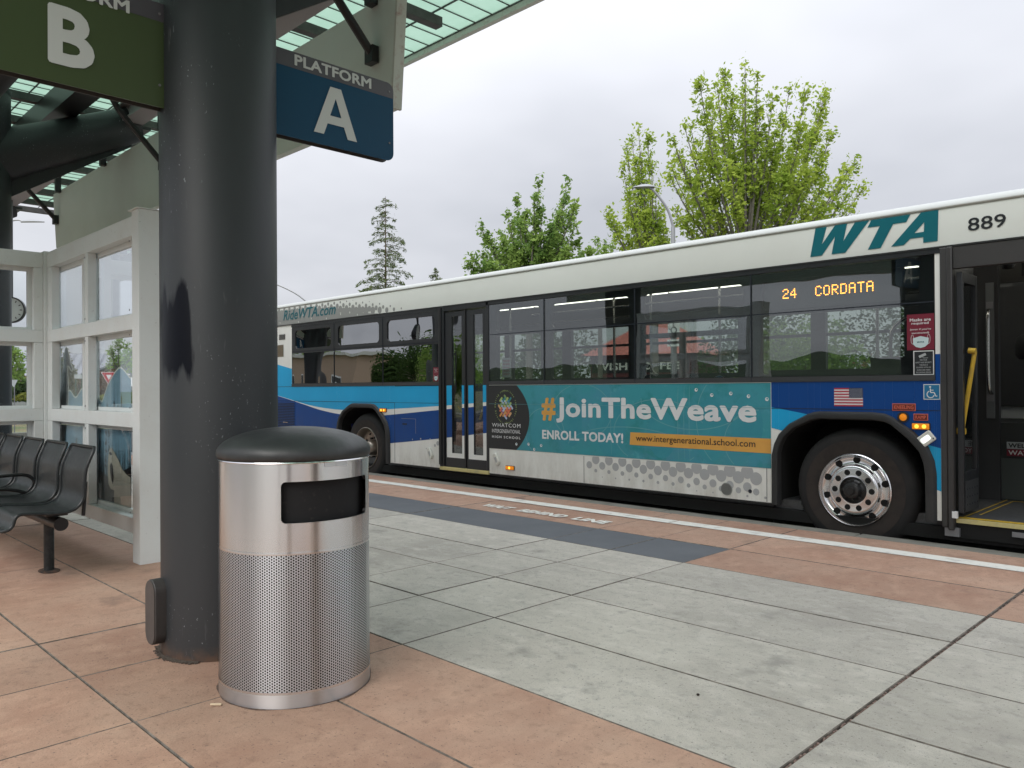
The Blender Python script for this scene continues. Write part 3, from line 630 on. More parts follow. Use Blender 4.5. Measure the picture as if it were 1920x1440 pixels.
# letter A built of three strokes joined
Ay, Az, Aw, Ah = 2.196-1.69, 2.572-2.515, 0.268, 0.262
A.poly([(0, 0), (0.225*Aw, 0), (0.31*Aw, 0.235*Ah), (0.37*Aw, 0.41*Ah), (0.5*Aw, 0.78*Ah), (0.5*Aw, Ah), (0.375*Aw, Ah)], (0.004, Ay, Az), (0, 1, 0), (0, 0, 1))
A.poly([(Aw, 0), (0.775*Aw, 0), (0.69*Aw, 0.235*Ah), (0.63*Aw, 0.41*Ah), (0.5*Aw, 0.78*Ah), (0.5*Aw, Ah), (0.625*Aw, Ah)][::-1], (0.004, Ay, Az), (0, 1, 0), (0, 0, 1))
A.poly([(0.31*Aw, 0.235*Ah), (0.69*Aw, 0.235*Ah), (0.63*Aw, 0.41*Ah), (0.37*Aw, 0.41*Ah)], (0.004, Ay, Az), (0, 1, 0), (0, 0, 1))
A.build('letter', 'letter', sa)
sb = flag_sign(0.66, 1.435, 2.505, 2.98, 'sign_green', 'B', 'green Platform B sign, cut by the picture edge, left of the column', -1)
text('letter', 'B', (0.004, 0.951-1.69, 2.582-2.505), (0, 1, 0), (0, 0, 1), 0.180, 0.250, 'letter', sb, bold=0.035)

# ------------------------------------------------------------------ litter bin
bn = empty('litter_bin', (-2.989, 1.693, 0), label='round stainless steel litter bin with black domed lid by the column', cat='litter bin')
RB = 0.3035
b = MB(); b.lathe([(RB+.001, 0.0), (RB+.001, 0.056), (RB-.002, 0.058)], n=128); b.build('base_band', 'steel_base', bn, smooth=True)
# upper shell with slot: grid of quads around, leave the opening out
SL0, SL1, SZ0, SZ1 = -88, -3, 0.706, 0.864     # angles (deg) of the slot in bin plan
# slot angles computed from its two ends as seen on the drum
def ang_of(px, z=0.75):
    best = None
    for a in np.linspace(-math.pi, math.pi, 1441):
        p = np.array([-2.989+RB*math.cos(a), 1.693+RB*math.sin(a), z-CAM_H]); d = p@_f
        if (np.array([math.cos(a), math.sin(a), 0])@p) > 0: continue
        q = 960+FPX*(p@_r)/d
        if best is None or abs(q-px) < best[0]: best = (abs(q-px), a)
    return best[1]
a0, a1 = ang_of(526.5), ang_of(685.5)
def corner_z(a, lo):  # rounded slot corners
    r = 0.018; s0 = (a-a0)*RB; s1 = (a1-a)*RB; s = min(s0, s1)
    if s >= r: return 0
    return r-math.sqrt(max(0, r*r-(r-s)**2))
u = MB(); u2 = MB()
angs = sorted(set([a0+(a1-a0)*k/90 for k in range(91)]+[a0+(a1-a0)*t for t in (.002, .005, .01, .018, .03, .97, .982, .99, .995, .998)]+[a1+(2*math.pi-(a1-a0))*k/160 for k in range(1, 160)]))
angs.append(angs[0]+2*math.pi)
ZT, ZB = 0.9352, 0.594
for k in range(len(angs)-1):
    p, q = angs[k], angs[k+1]; ins = p >= a0-1e-9 and q <= a1+1e-9
    P = lambda a, z: (RB*math.cos(a), RB*math.sin(a), z)
    if ins:
        cp, cq = corner_z(p, 0), corner_z(q, 0)
        u.add([P(p, ZB), P(q, ZB), P(q, SZ0+cq), P(p, SZ0+cp)], [(0, 1, 2, 3)]); u.add([P(p, SZ1-cp), P(q, SZ1-cq), P(q, ZT), P(p, ZT)], [(0, 1, 2, 3)])
        Pi = lambda a, z: ((RB-.012)*math.cos(a), (RB-.012)*math.sin(a), z)
        u2.add([P(p, SZ0+cp), P(q, SZ0+cq), Pi(q, SZ0+cq), Pi(p, SZ0+cp)], [(0, 1, 2, 3)]); u2.add([Pi(p, SZ1-cp), Pi(q, SZ1-cq), P(q, SZ1-cq), P(p, SZ1-cp)], [(0, 1, 2, 3)])
    else: u.add([P(p, ZB), P(q, ZB), P(q, ZT), P(p, ZT)], [(0, 1, 2, 3)])
# weld vertices so shading is smooth
def weld(mb, tol=1e-6):
    d = {}; nv = []; mp = []
    for v in mb.v:
        key = (round(v[0]/tol), round(v[1]/tol), round(v[2]/tol))
        if key not in d: d[key] = len(nv); nv.append(v)
        mp.append(d[key])
    mb.v = nv; mb.f = [tuple(mp[i] for i in f) for f in mb.f]
weld(u); u.build('upper_shell', 'steel', bn, smooth=True); weld(u2); tag(u2.build('slot_edge', 'black', bn), kind='stuff')
rimm = MB(); rimm.lathe([(RB+.001, ZT-.004), (RB+.003, ZT-.001), (RB+.001, ZT+.003), (RB-.006, ZT+.002)], n=128); rimm.build('rim', 'alloy', bn, smooth=True)
# perforated drum: hexagonal cells, each with a hole
pitch_z = 0.01055; nc = int(round(2*math.pi*RB/(pitch_z*0.866))); nc += nc % 2; da = 2*math.pi/nc; nr = int((ZB-0.058)/pitch_z)
hz = (ZB-0.058)/nr; vs = []; fs = []
rh = 0.0038; hexo = []
cw_ = RB*da
# cell: column width cw_, row height hz. Hexagon corners of a staggered lattice
hx = [(cw_*2/3, 0), (cw_/3, hz/2), (-cw_/3, hz/2), (-cw_*2/3, 0), (-cw_/3, -hz/2), (cw_/3, -hz/2)]
hi = [(rh*math.cos(R(60*k)), rh*math.sin(R(60*k))) for k in range(6)]
for i in range(nc):
    ac = i*da; off = (i % 2)*hz/2
    for j in range(nr):
        zc_ = 0.058+hz*(j+.5)+off-hz/4
        b0 = len(vs)
        for (x, z) in hx+hi:
            a = ac+x/RB; zz = min(max(zc_+z, 0.0575), ZB+.0005); vs.append((RB*math.cos(a), RB*math.sin(a), zz))
        fs += [(b0+k, b0+(k+1) % 6, b0+6+(k+1) % 6, b0+6+k) for k in range(6)]
pm = MB(); pm.v = vs; pm.f = fs; pm.mi = [0]*len(fs)
o = pm.build('perforated_drum', 'steel_drum', bn, smooth=True, angle=60)
# top and bottom solid hems hide the lattice ends
hm = MB(); hm.lathe([(RB+.0006, ZB-.010), (RB+.0012, ZB-.004), (RB+.0006, ZB+.002)], n=128); hm.build('hem', 'steel', bn, smooth=True)
hm = MB(); hm.lathe([(RB+.0012, 0.054), (RB+.0012, 0.064)], n=128); hm.build('hem', 'steel', bn, smooth=True)
li = MB(); li.lathe([(RB-.012, 0.02), (RB-.012, 0.64)], n=64); li.lathe([(RB-.03, 0.64), (RB-.03, 0.93)], n=64); li.lathe([(0, .65), (RB-.03, .65)], n=48); li.build('liner', mat('bin_liner', (0.004, 0.004, 0.005), 0.8, var=(40, (0.02, 0.018, 0.016), 0.60, 0.7)), bn, smooth=True)
ld = MB(); prof = [(0.298, 0.936), (0.302, 0.940), (0.3075, 0.944), (0.3105, 0.952), (0.3110, 0.962)]
for k in range(1, 17):
    t = k/16; rr = 0.311*math.cos(t*math.pi/2)**0.95 if t < 1 else 0; prof.append((rr, 0.962+0.101*math.sin(t*math.pi/2)))
ld.lathe(prof, n=96); ld.build('domed_lid', 'bin_lid', bn, smooth=True)
# paper label stuck under the rim
la = MB(); al, ar = ang_of(609), ang_of(651); nn = 10
for k in range(nn):
    p, q = al+(ar-al)*k/nn, al+(ar-al)*(k+1)/nn; r1 = RB+.0015
    la.add([(r1*math.cos(p), r1*math.sin(p), .9155), (r1*math.cos(q), r1*math.sin(q), .9155), (r1*math.cos(q), r1*math.sin(q), .935), (r1*math.cos(p), r1*math.sin(p), .935)], [(0, 1, 2, 3)])
weld(la); la.build('label', mat('bin_label_grey', (0.48, 0.50, 0.52), 0.5, var=(90, (0.3, 0.3, 0.3), 0.6, 0.7)), bn)

# ------------------------------------------------------------------ bench
be = empty('bench', (-7.0, 1.55, 0), label='row of charcoal metal seats on one beam beside the windscreen', cat='bench')
prof = [(1.71, 0.845), (1.685, 0.79), (1.655, 0.71), (1.645, 0.62), (1.643, 0.55), (1.625, 0.495), (1.585, 0.458), (1.53, 0.443), (1.44, 0.446), (1.34, 0.456), (1.285, 0.458), (1.258, 0.44), (1.245, 0.40), (1.225, 0.375), (1.19, 0.363)]
# smooth the profile
def smooth_poly(P, n=3):
    P = [Vector(p) for p in P]; outp = []
    for i in range(len(P)-1):
        p0, p1, p2, p3 = P[max(i-1, 0)], P[i], P[i+1], P[min(i+2, len(P)-1)]
        for k in range(n):
            t = k/n; outp.append(0.5*((2*p1)+(p2-p0)*t+(2*p0-5*p1+4*p2-p3)*t*t+(3*p1-p0-3*p2+p3)*t**3))
    outp.append(P[-1]); return outp
sp = smooth_poly(prof)
def make_seat(w=0.50):
    a = MB(); nx = 12; rows = []
    for i, p in enumerate(sp):
        d = (sp[min(i+1, len(sp)-1)]-sp[max(i-1, 0)]).normalized(); nrm = Vector((-d[1], d[0]))
        endr = 1.0
        s_top = i/(len(sp)-1)
        hw = w/2
        if i < 2: hw -= (0.022 if i == 0 else 0.006)
        if i > len(sp)-3: hw -= (0.018 if i == len(sp)-1 else .005)
        for k in range(nx+1):
            u_ = -1+2*k/nx; dish = -0.010*(1-u_**4)*1.0
            rows.append((hw*u_, p[0]-1.55-nrm[0]*dish, p[1]-nrm[1]*dish))
    fs = [(i*(nx+1)+k, i*(nx+1)+k+1, (i+1)*(nx+1)+k+1, (i+1)*(nx+1)+k) for i in range(len(sp)-1) for k in range(nx)]
    a.add(rows, fs)
    return a
def rim_pts(w=0.50):
    L_ = []; n = len(sp)
    def pt(i, s): 
        hw = w/2-(0.022 if i == 0 else 0.006 if i == 1 else 0.018 if i == n-1 else .005 if i == n-2 else 0)
        return Vector((s*hw, sp[i][0]-1.55, sp[i][1]))
    L_ = [pt(i, 1) for i in range(n)]+[pt(i, -1) for i in range(n-1, -1, -1)]
    return L_+[L_[0]]
seat0 = None
for k in range(5):
    xc = -5.81-0.585*k
    if seat0 is None:
        st = make_seat(); s = st.build('seat', 'bench', be, loc=(xc+7.0, 0, 0), smooth=True, angle=80)
        so = s.modifiers.new('thick', 'SOLIDIFY'); so.thickness = 0.006; so.offset = 0
        rm = MB(); rm.tube(rim_pts(), 0.0105, 8); rr_ = rm.build('rim', 'bench', s, smooth=True)
        br = MB(); br.box(-0.05, 0.05, -0.075, 0.055, 0.396, 0.436); br.build('bracket', 'black', s, bevel=.006)
        sr = MB(); sr.tube([(-0.17, 0.11, 0.40), (-0.17, 0.125, 0.62)], .012, 8); sr.tube([(0.17, 0.11, 0.40), (0.17, 0.125, 0.62)], .012, 8); sr.build('rear_stay', 'black', s)
        seat0 = s
    else:
        c = copy_tree(seat0, be); c.location = (xc+7.0, 0, 0)
bmm = MB(); bmm.tube([(1.27, 0.0, 0.348), (-2.2, 0.0, 0.348)], 0.040, 24); bmm.build('beam', 'bench', be, smooth=True)
ec = MB(); ec.tube([(1.272, 0.0, 0.348), (1.288, 0, .348)], 0.043, 24); ec.build('end_cap', 'black', be, smooth=True)
for xp in (1.01, -1.75):
    ps = MB(); ps.tube([(xp, 0.0, 0.0), (xp, 0, .345)], 0.032, 20); po = ps.build('leg', 'bench', be, smooth=True)
    fp = MB(); fp.lathe([(0, .001), (0.098, .001), (0.1, .006), (0.085, .010), (0, .012)], (0, 0, 0), 'Z', 28)
    fo = fp.build('foot_plate', 'rust', po, loc=(xp, 0, 0), smooth=True); fo.scale = (1, 0.62, 1)
ar_ = MB(); axx = -7.0+7.0
def armrest(x):
    a = MB(); P = [(x, .05, .44), (x, .0, .475), (x, -.1, .50), (x, -.25, .515), (x, -.30, .55), (x, -.27, .585), (x, -.15, .598), (x, 0, .60), (x, .06, .575), (x, .085, .53)]
    P = smooth_poly(P, 4); a.tube(P, 0.0125, 8); return a.build('armrest', 'black', be, smooth=True)
armrest(-5.81-0.585*1.5+7.0+.02); armrest(-5.81-0.585*3.5+7.0)

# ------------------------------------------------------------------ glazed windscreen (L-shaped)
ws = empty('glass_windscreen', (-7.0, 2.12, 0), label='pale aluminium windscreen of glass panes with a wetland scene behind the bench', cat='windscreen')
def wbox(name, x0, x1, y0, y1, z0, z1, m='alu', parent=None, bev=0.003):
    a = MB(); a.box(x0+7.0, x1+7.0, y0-2.12, y1-2.12, z0, z1); return a.build(name, m, parent or ws, bevel=bev)
wbox('post', -5.86, -5.725, 2.045, 2.36, -0.002, 2.485)          # wide end post
wbox('post_cap', -5.90, -5.72, 2.03, 2.37, 2.487, 2.494, 'alu')
wbox('corner_post', -8.205, -8.085, 2.06, 2.150, 0.0, 2.487)
YF0, YF1 = 2.085, 2.155
wbox('rail', -8.083, -5.862, YF0, YF1, 2.335, 2.475); wbox('rail', -8.083, -5.862, YF0, YF1, 1.655, 1.765)
wbox('rail', -8.083, -5.862, YF0, YF1, 0.945, 1.055); wbox('rail', -8.083, -5.862, YF0, YF1, 0.185, 0.295)
for (z0, z1) in ((0.296, 0.944), (1.056, 1.654), (1.766, 2.334)):
    wbox('stile', -8.083, -7.955, YF0+.002, YF1-.002, z0, z1); wbox('stile', -7.035, -6.960, YF0+.002, YF1-.002, z0, z1)
    wbox('stile', -5.98, -5.862, YF0+.002, YF1-.002, z0, z1)
    for (x0, x1) in ((-8.13, -7.335), (-7.07, -6.00)):
        f = MB(); w = 0.032; X0, X1 = x0+7.0, x1+7.0; ya, yb = 2.165-2.12, 2.20-2.12
        f.box(X0-.02, X1+.02, ya, yb, z0-.02, z0+w-.005); f.box(X0-.02, X1+.02, ya, yb, z1-w, z1+.02); f.box(X0-.02, X0+w, ya, yb, z0+w-.005, z1-w); f.box(X1-w, X1+.02, ya, yb, z0+w-.005, z1-w)
        sh = f.build('sash', 'alu', ws, bevel=.002)
        gq = MB(); gq.box(X0+w-.004, X1-w+.004, ya+.012, ya+.018, z0+w-.008, z1-w+.004); gq.build('pane', 'glass_screen', sh)
for xb in (-6.02, -7.02):
    for z in (2.30, 1.80, 1.62, 1.09, 0.91, 0.33):
        s = MB(); s.lathe([(0.007, 0), (0.007, -.002), (0, -.003)], (xb+7.0, YF0-2.12, z), 'Y', 8); s.build('bolt', 'alu_dark', ws)
# short return leg towards the camera, plane X
XF0, XF1 = -8.18, -8.11
for (z0, z1) in ((2.335, 2.475), (1.655, 1.765), (0.945, 1.055), (0.185, 0.295)): wbox('rail', XF0, XF1, 0.72, 2.058, z0, z1)
for (z0, z1) in ((0.296, 0.944), (1.056, 1.654), (1.766, 2.334)):
    wbox('stile', XF0+.002, XF1-.002, 1.985, 2.058, z0, z1); wbox('stile', XF0+.002, XF1-.002, 0.72, 0.85, z0, z1)
    f = MB(); w = 0.032; ya, yb = 0.852-2.12, 1.983-2.12; xa, xb = -8.225+7.0, -8.19+7.0
    f.box(xa, xb, ya-.02, yb+.02, z0-.02, z0+w-.005); f.box(xa, xb, ya-.02, yb+.02, z1-w, z1+.02); f.box(xa, xb, ya-.02, ya+w, z0+w-.005, z1-w); f.box(xa, xb, yb-w, yb+.02, z0+w-.005, z1-w)
    sh = f.build('sash', 'alu', ws, bevel=.002)
    gq = MB(); gq.box(xa+.012, xa+.018, ya+w-.004, yb-w+.004, z0+w-.008, z1-w+.004); gq.build('pane', 'glass_screen', sh)
wbox('post', -8.21, -8.08, 0.58, 0.72, 0, 2.487)
# wetland artwork printed on the lower panes (film on the glass, behind it)
MT['art_blue'] = mat('art_lake_blue', (0.16, 0.30, 0.38), 0.6, var=(5, (0.19, 0.34, 0.42), 0.45, 0.7, (1, 1, 4)))
MT['art_dark'] = mat('art_silhouette_grey', (0.035, 0.045, 0.045), 0.6)
MT['art_black'] = mat('art_reed_black', (0.008, 0.010, 0.012), 0.6)
MT['art_line'] = mat('art_pale_outline', (0.62, 0.66, 0.58), 0.6)
MT['art_pale'] = mat('art_pale_animal', (0.33, 0.33, 0.27), 0.6, var=(7, (0.27, 0.275, 0.23), 0.45, 0.6))
YA = 2.168-2.12+.0205
art = empty('artwork', (0, 0, 0)); art.parent = ws
def artpoly(name, pts, m, dy):
    a = MB(); a.poly([(p[0]+7.0, p[1]) for p in pts], (0, YA+dy, 0), (1, 0, 0), (0, 0, 1)); return a.build(name, m, art)
def wave(x, y0):
    return y0
# shoreline crest over the two middle panes
c1 = [(-7.835, 1.245), (-7.76, 1.20), (-7.70, 1.195), (-7.62, 1.20), (-7.50, 1.215), (-7.40, 1.165), (-7.33, 1.165), (-7.22, 1.225), (-7.16, 1.225), (-7.10, 1.195)]
c2 = [(-6.935, 1.17), (-6.82, 1.135), (-6.76, 1.135), (-6.70, 1.185), (-6.58, 1.275), (-6.40, 1.355), (-6.28, 1.385), (-6.18, 1.365), (-6.05, 1.315), (-6.01, 1.305)]
for c in (c1, c2):
    cs = smooth_poly(c, 4); up_ = [(p[0], p[1]) for p in cs]; lo_ = [(cs[-1][0], 1.085), (cs[0][0], 1.085)]
    st = MB()
    for k in range(len(up_)-1):
        (xa, za), (xb, zb) = up_[k], up_[k+1]; st.add([(xa+7, YA, 1.085), (xb+7, YA, 1.085), (xb+7, YA, zb), (xa+7, YA, za)], [(0, 1, 2, 3)])
        # outline
    st.build('lake', 'art_blue', art)
    ot = MB()
    for k in range(len(up_)-1):
        (xa, za), (xb, zb) = up_[k], up_[k+1]; ot.add([(xa+7, YA-.002, za-.006), (xb+7, YA-.002, zb-.006), (xb+7, YA-.002, zb+.007), (xa+7, YA-.002, za+.007)], [(0, 1, 2, 3)])
    ot.build('shore_outline', 'art_line', art)
artpoly('lake', [(-7.835, .325), (-7.105, .325), (-7.105, .918), (-7.835, .918)], 'art_blue', 0)
artpoly('lake', [(-6.935, .325), (-6.01, .325), (-6.01, .918), (-6.935, .918)], 'art_blue', 0)
# heron neck
hn = [(-7.75, 1.085), (-7.74, 1.22), (-7.715, 1.30), (-7.70, 1.385), (-7.66, 1.405), (-7.655, 1.50), (-7.63, 1.56), (-7.60, 1.585), (-7.565, 1.575), (-7.535, 1.53), (-7.49, 1.455), (-7.43, 1.40), (-7.445, 1.385), (-7.52, 1.425), (-7.56, 1.435), (-7.555, 1.36), (-7.545, 1.25), (-7.555, 1.085)]
ho = [(p[0]+(p[0]+7.60)*0.13 if p[1] > 1.09 else p[0]-.0, p[1]+(0.014 if p[1] > 1.39 else 0)) for p in hn]
hs = MB()
for p, q in zip(hn[:-1], hn[1:]):
    d_ = Vector((q[0]-p[0], q[1]-p[1])); d_.normalize(); n_ = Vector((-d_[1], d_[0]))*.011; e_ = d_*.008
    hs.poly([(p[0]+7-n_[0]-e_[0], p[1]-n_[1]-e_[1]), (q[0]+7-n_[0]+e_[0], q[1]-n_[1]+e_[1]), (q[0]+7+n_[0]+e_[0], q[1]+n_[1]+e_[1]), (p[0]+7+n_[0]-e_[0], p[1]+n_[1]-e_[1])], (0, YA-.003-.00003*len(hs.f), 0), (1, 0, 0), (0, 0, 1))
hs.build('heron_outline', 'art_line', art); artpoly('heron', hn, 'art_dark', -.005)
artpoly('heron', [(-7.79, .918), (-7.60, .918), (-7.63, .80), (-7.66, .62), (-7.67, .45), (-7.74, .45), (-7.75, .7)], 'art_dark', -.005)
# cattails
for (x, z0, z1, s0, s1) in [(-7.34, .40, .90, .62, .82), (-7.26, .33, .60, .40, .52), (-6.62, 1.085, 1.30, 1.09, 1.12), (-6.43, 1.085, 1.32, 1.09, 1.14), (-6.33, 1.085, 1.28, 1.09, 1.11), (-6.24, 1.085, 1.36, 1.09, 1.18)]:
    a = MB(); a.add([(x+7-.003, YA-.004, z0), (x+7+.003, YA-.004, z0), (x+7+.001, YA-.004, z1), (x+7-.001, YA-.004, z1)], [(0, 1, 2, 3)]); w_ = .011
    a.poly([(x+7-w_, s0), (x+7+w_, s0), (x+7+w_, s1-.01), (x+7, s1), (x+7-w_, s1-.01)], (0, YA-.005, 0), (1, 0, 0), (0, 0, 1)); a.build('cattail', 'art_black', art)
# dark reed bed and pale animal in the right lower pane
rd = MB()
for k in range(120):
    x = random.uniform(-6.92, -6.03); z0 = random.uniform(.55, .66); z1 = z0+random.uniform(.08, .30); dx = random.gauss(0, .02); w_ = random.uniform(.002, .006)
    if -6.7 < x < -6.5: z0 -= .05
    rd.add([(x+7-w_, YA-.003, z0-.1), (x+7+w_, YA-.003, z0-.1), (x+7+dx, YA-.003, min(z1, .915))], [(0, 1, 2)])
for k in range(60):
    cxl = random.choice([-6.83, -6.66, -6.58]); x = cxl+random.gauss(0, .015); z = random.uniform(.60, .91); s = random.uniform(.008, .016); rd.add([(x+7-s, YA-.0035, z), (x+7, YA-.0035, z-s), (x+7+s, YA-.0035, z), (x+7, YA-.0035, z+s)], [(0, 1, 2, 3)])
rd.add([(-6.935+7, YA-.002, .325), (-6.01+7, YA-.002, .325), (-6.01+7, YA-.002, .66), (-6.2+7, YA-.002, .62), (-6.45+7, YA-.002, .66), (-6.6+7, YA-.002, .55), (-6.935+7, YA-.002, .60)], [(0, 1, 2, 3, 4, 5, 6)])
rd.build('reed_bed', 'art_black', art)
artpoly('mud_bank', [(-6.935, .44), (-6.60, .47), (-6.55, .56), (-6.93, .53)], mat('art_mud', (0.03, 0.032, 0.03), .6), -.0045)
artpoly('pale_animal', [(-6.58, .49), (-6.52, .46), (-6.43, .46), (-6.44, .325), (-6.01, .325), (-6.01, .58), (-6.12, .60), (-6.22, .63), (-6.33, .70), (-6.42, .745), (-6.50, .78), (-6.555, .77), (-6.585, .72), (-6.60, .66), (-6.61, .58)], 'art_pale', -.006)
artpoly('animal_marking', [(-6.54, .64), (-6.50, .67), (-6.46, .63), (-6.44, .56), (-6.46, .50), (-6.50, .53), (-6.53, .58)], 'art_black', -.008)
artpoly('animal_marking', [(-6.57, .735), (-6.52, .745), (-6.47, .73), (-6.52, .72)], 'art_black', -.008)

KA = 2.189/2.1
for o in art.children:
    for v in o.data.vertices:
        gx = v.co.x-7.0
        if gx > -7.0: gx = -6.79+(gx+6.935)*0.81
        else: gx = -7.82+(gx+7.835)*1.06
        v.co.x = gx*KA+7.0; v.co.z = 1.22+(v.co.z-1.22)*KA
# clock hung beyond the return screen
ck = empty('clock', (-9.6, 2.05, 2.12), label='round white platform clock hanging beyond the glass windscreen', cat='clock')
_cp = at(20, 581, 11.5); ck.location = _cp
ck.rotation_euler = (0, 0, math.atan2(-_cp.x, _cp.y)*0 + R(58))
d = MB(); d.lathe([(0, 0), (0.175, 0), (0.175, .02), (0, .02)], (0, 0, 0), 'Y', 48); d.build('dial', mat('clock_dial', (0.62, 0.65, 0.66), 0.5), ck, smooth=True)
d = MB(); d.lathe([(0.172, -.012), (0.19, -.012), (0.19, .05), (0, .05)], (0, 0, 0), 'Y', 48); d.build('bezel', 'black', ck, smooth=True)
for hnm in range(12):
    t_ = MB(); a = R(30*hnm); t_.poly([(-.007, .12), (.007, .12), (.007, .15), (-.007, .15)], (0, -.003, 0), (math.cos(a), 0, math.sin(a)), (-math.sin(a), 0, math.cos(a))); t_.build('hour_mark', 'sign_head', ck)
t_ = MB(); t_.box(-.004, .004, -.006, -.004, 0, .11); t_.box(-.09, 0, -.008, -.006, -.005, .005); t_.build('hand', 'black', ck)
t_ = MB(); t_.box(-.02, .02, 0, .04, .17, 1.9); t_.build('hanger', 'black', ck)

# contact shade painted as a dark ring on the paving round the bin
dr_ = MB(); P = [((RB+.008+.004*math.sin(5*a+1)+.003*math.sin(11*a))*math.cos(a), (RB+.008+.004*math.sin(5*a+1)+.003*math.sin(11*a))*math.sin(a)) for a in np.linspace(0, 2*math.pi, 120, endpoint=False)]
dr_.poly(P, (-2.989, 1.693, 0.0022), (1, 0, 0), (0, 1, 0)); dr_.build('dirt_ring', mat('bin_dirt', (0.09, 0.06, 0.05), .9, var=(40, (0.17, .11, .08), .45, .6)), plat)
# ------------------------------------------------------------------ the rest of the station and added reflection objects, mirrored in glass and steel
sp2 = MB(); sp2.box(-36, -17.2, -5.6, 2.3, -.29, 0.0); tag(sp2.build('second_platform', 'red_conc'), kind='structure')
c2_ = copy_tree(can); c2_.location = (-19.6, -2.35, 0); c2_['label'] = 'flat glazed canopy of the next shelter along the station'
def relabel(r, lab): r['label'] = lab; return r
bd = [o for o in bpy.data.objects if o.name.startswith('hanging_board')]
for i, o in enumerate(bd):
    c = copy_tree(o); c.location.x -= 19.6; c.location.y -= 2.35; relabel(c, ['sage board on the bus side of the next shelter along', 'sage board on the far side of the next shelter along'][i])
for i, x in enumerate((-3.685, -8.785, -13.885)):
    c = copy_tree(col0); c.location = (x-19.6, 1.69-2.35, 0); relabel(c, ['charcoal column of the next shelter, nearest this one', 'middle charcoal column of the next shelter', 'last charcoal column of the next shelter'][i])
c = copy_tree(sb); c.location.x -= 19.6; c.location.y -= 2.35; relabel(c, 'green Platform B sign on the next shelter along')
c = copy_tree(sa); c.location.x -= 19.6; c.location.y -= 2.35; relabel(c, 'blue Platform A sign on the next shelter along')
w2_ = copy_tree(ws); w2_.location = (3.6, 1.25, 0); w2_.rotation_euler = (0, 0, math.pi); relabel(w2_, 'second aluminium windscreen on the platform behind the viewer')  # unseen copy, added to give the bin's steel reflected bands
tm = empty('ticket_machine', (1.15, -1.55, 0), R(-35), label='tall charcoal ticket machine on the platform behind the viewer', cat='ticket machine')  # unseen box, added to put a dark band in the bin's steel
t = MB(); t.box(-.35, .35, -.25, .25, 0, 1.75); t.build('cabinet', 'plate_steel', tm, bevel=.02)
t = MB(); t.box(-.22, .22, .25, .262, 1.15, 1.5); t.build('screen', 'adblack', tm); t = MB(); t.box(-.22, .22, .25, .27, .8, .86); t.build('tray', 'steel', tm)  # front details of the added box
# ================================================================== THE BUS
YB = 6.65; YF = 9.20
bus = empty('city_bus', (0, 0, 0), label='long white and blue city bus at the kerb with its front door open', cat='bus')
BX0, BX1 = -12.62, -0.12
SK = 0.17
FA = [(-3.383, 0.16), (-3.379, 0.60), (-3.355, 0.70), (-3.31, 0.79), (-3.212, 0.885), (-3.041, 0.975), (-2.985, 0.993), (-2.93, 1.0), (-2.50, 1.0), (-2.40, 0.99), (-2.34, 0.965), (-2.176, 0.85), (-2.075, 0.74), (-2.03, 0.63), (-2.017, 0.53), (-2.017, 0.155)]
FAI = [(-3.305, 0.16), (-3.303, 0.62), (-3.285, 0.69), (-3.25, 0.76), (-3.163, 0.845), (-3.03, 0.905), (-2.98, 0.922), (-2.93, 0.93), (-2.49, 0.93), (-2.41, 0.92), (-2.357, 0.90), (-2.23, 0.79), (-2.145, 0.69), (-2.118, 0.61), (-2.105, 0.52), (-2.103, 0.155)]
DX = -7.09
def shift(P, dx): return [(p[0]+dx, p[1]) for p in P]
RA, RAI = shift(FA, DX), shift(FAI, DX)
def arch_z(x):
    for A in (FA, RA):
        if A[0][0] <= x <= A[-1][0]:
            zs = 0
            for (p, q) in zip(A[:-1], A[1:]):
                if p[0] <= x <= q[0] and q[0] > p[0]: zs = max(zs, p[1]+(q[1]-p[1])*(x-p[0])/(q[0]-p[0]))
            return zs-0.02
    return 0
def xs_for(x0, x1):
    S = set(np.round(np.arange(x0, x1, 0.05), 4).tolist()+[x0, x1])
    for A in (FA, RA):
        for p in A:
            for e in (-1e-4, 1e-4):
                if x0 < p[0]+e < x1: S.add(p[0]+e)
    return sorted(S)
def strip(name, x0, x1, lo, hi, m, y=YB, parent=None, clip=True, label=None):
    lo_ = lo if callable(lo) else (lambda x: lo); hi_ = hi if callable(hi) else (lambda x: hi)
    b = MB(); X = xs_for(x0, x1); o = None
    for a, c in zip(X[:-1], X[1:]):
        if c-a < 3e-4 and clip: continue
        la, lc = lo_(a), lo_(c); ha, hc = hi_(a), hi_(c)
        if clip: la, lc = max(la, arch_z(a)), max(lc, arch_z(c))
        if ha <= la and hc <= lc:
            if b.f: weld(b, 1e-5); b.build(name, m, parent or bus, label=label); b = MB()
            continue
        ha, hc = max(ha, la), max(hc, lc)
        b.add([(a, y, la), (c, y, lc), (c, y, hc), (a, y, ha)], [(0, 1, 2, 3)])
    if b.f: weld(b, 1e-5); o = b.build(name, m, parent or bus, label=label)
    return o
def interp(P):
    X = [p[0] for p in P]; Z = [p[1] for p in P]
    return lambda x: float(np.interp(x, X, Z))
E1 = 0.0012
# lower skins (white), near side
lower_segs = [(BX0, -8.015), (-7.075, -1.985)]
for (a, c) in lower_segs: strip('side_skin', a, c, SK, 1.252, 'bus_white', YB)
strip('side_skin', -0.66, BX1, SK, 1.252, 'bus_white', YB)
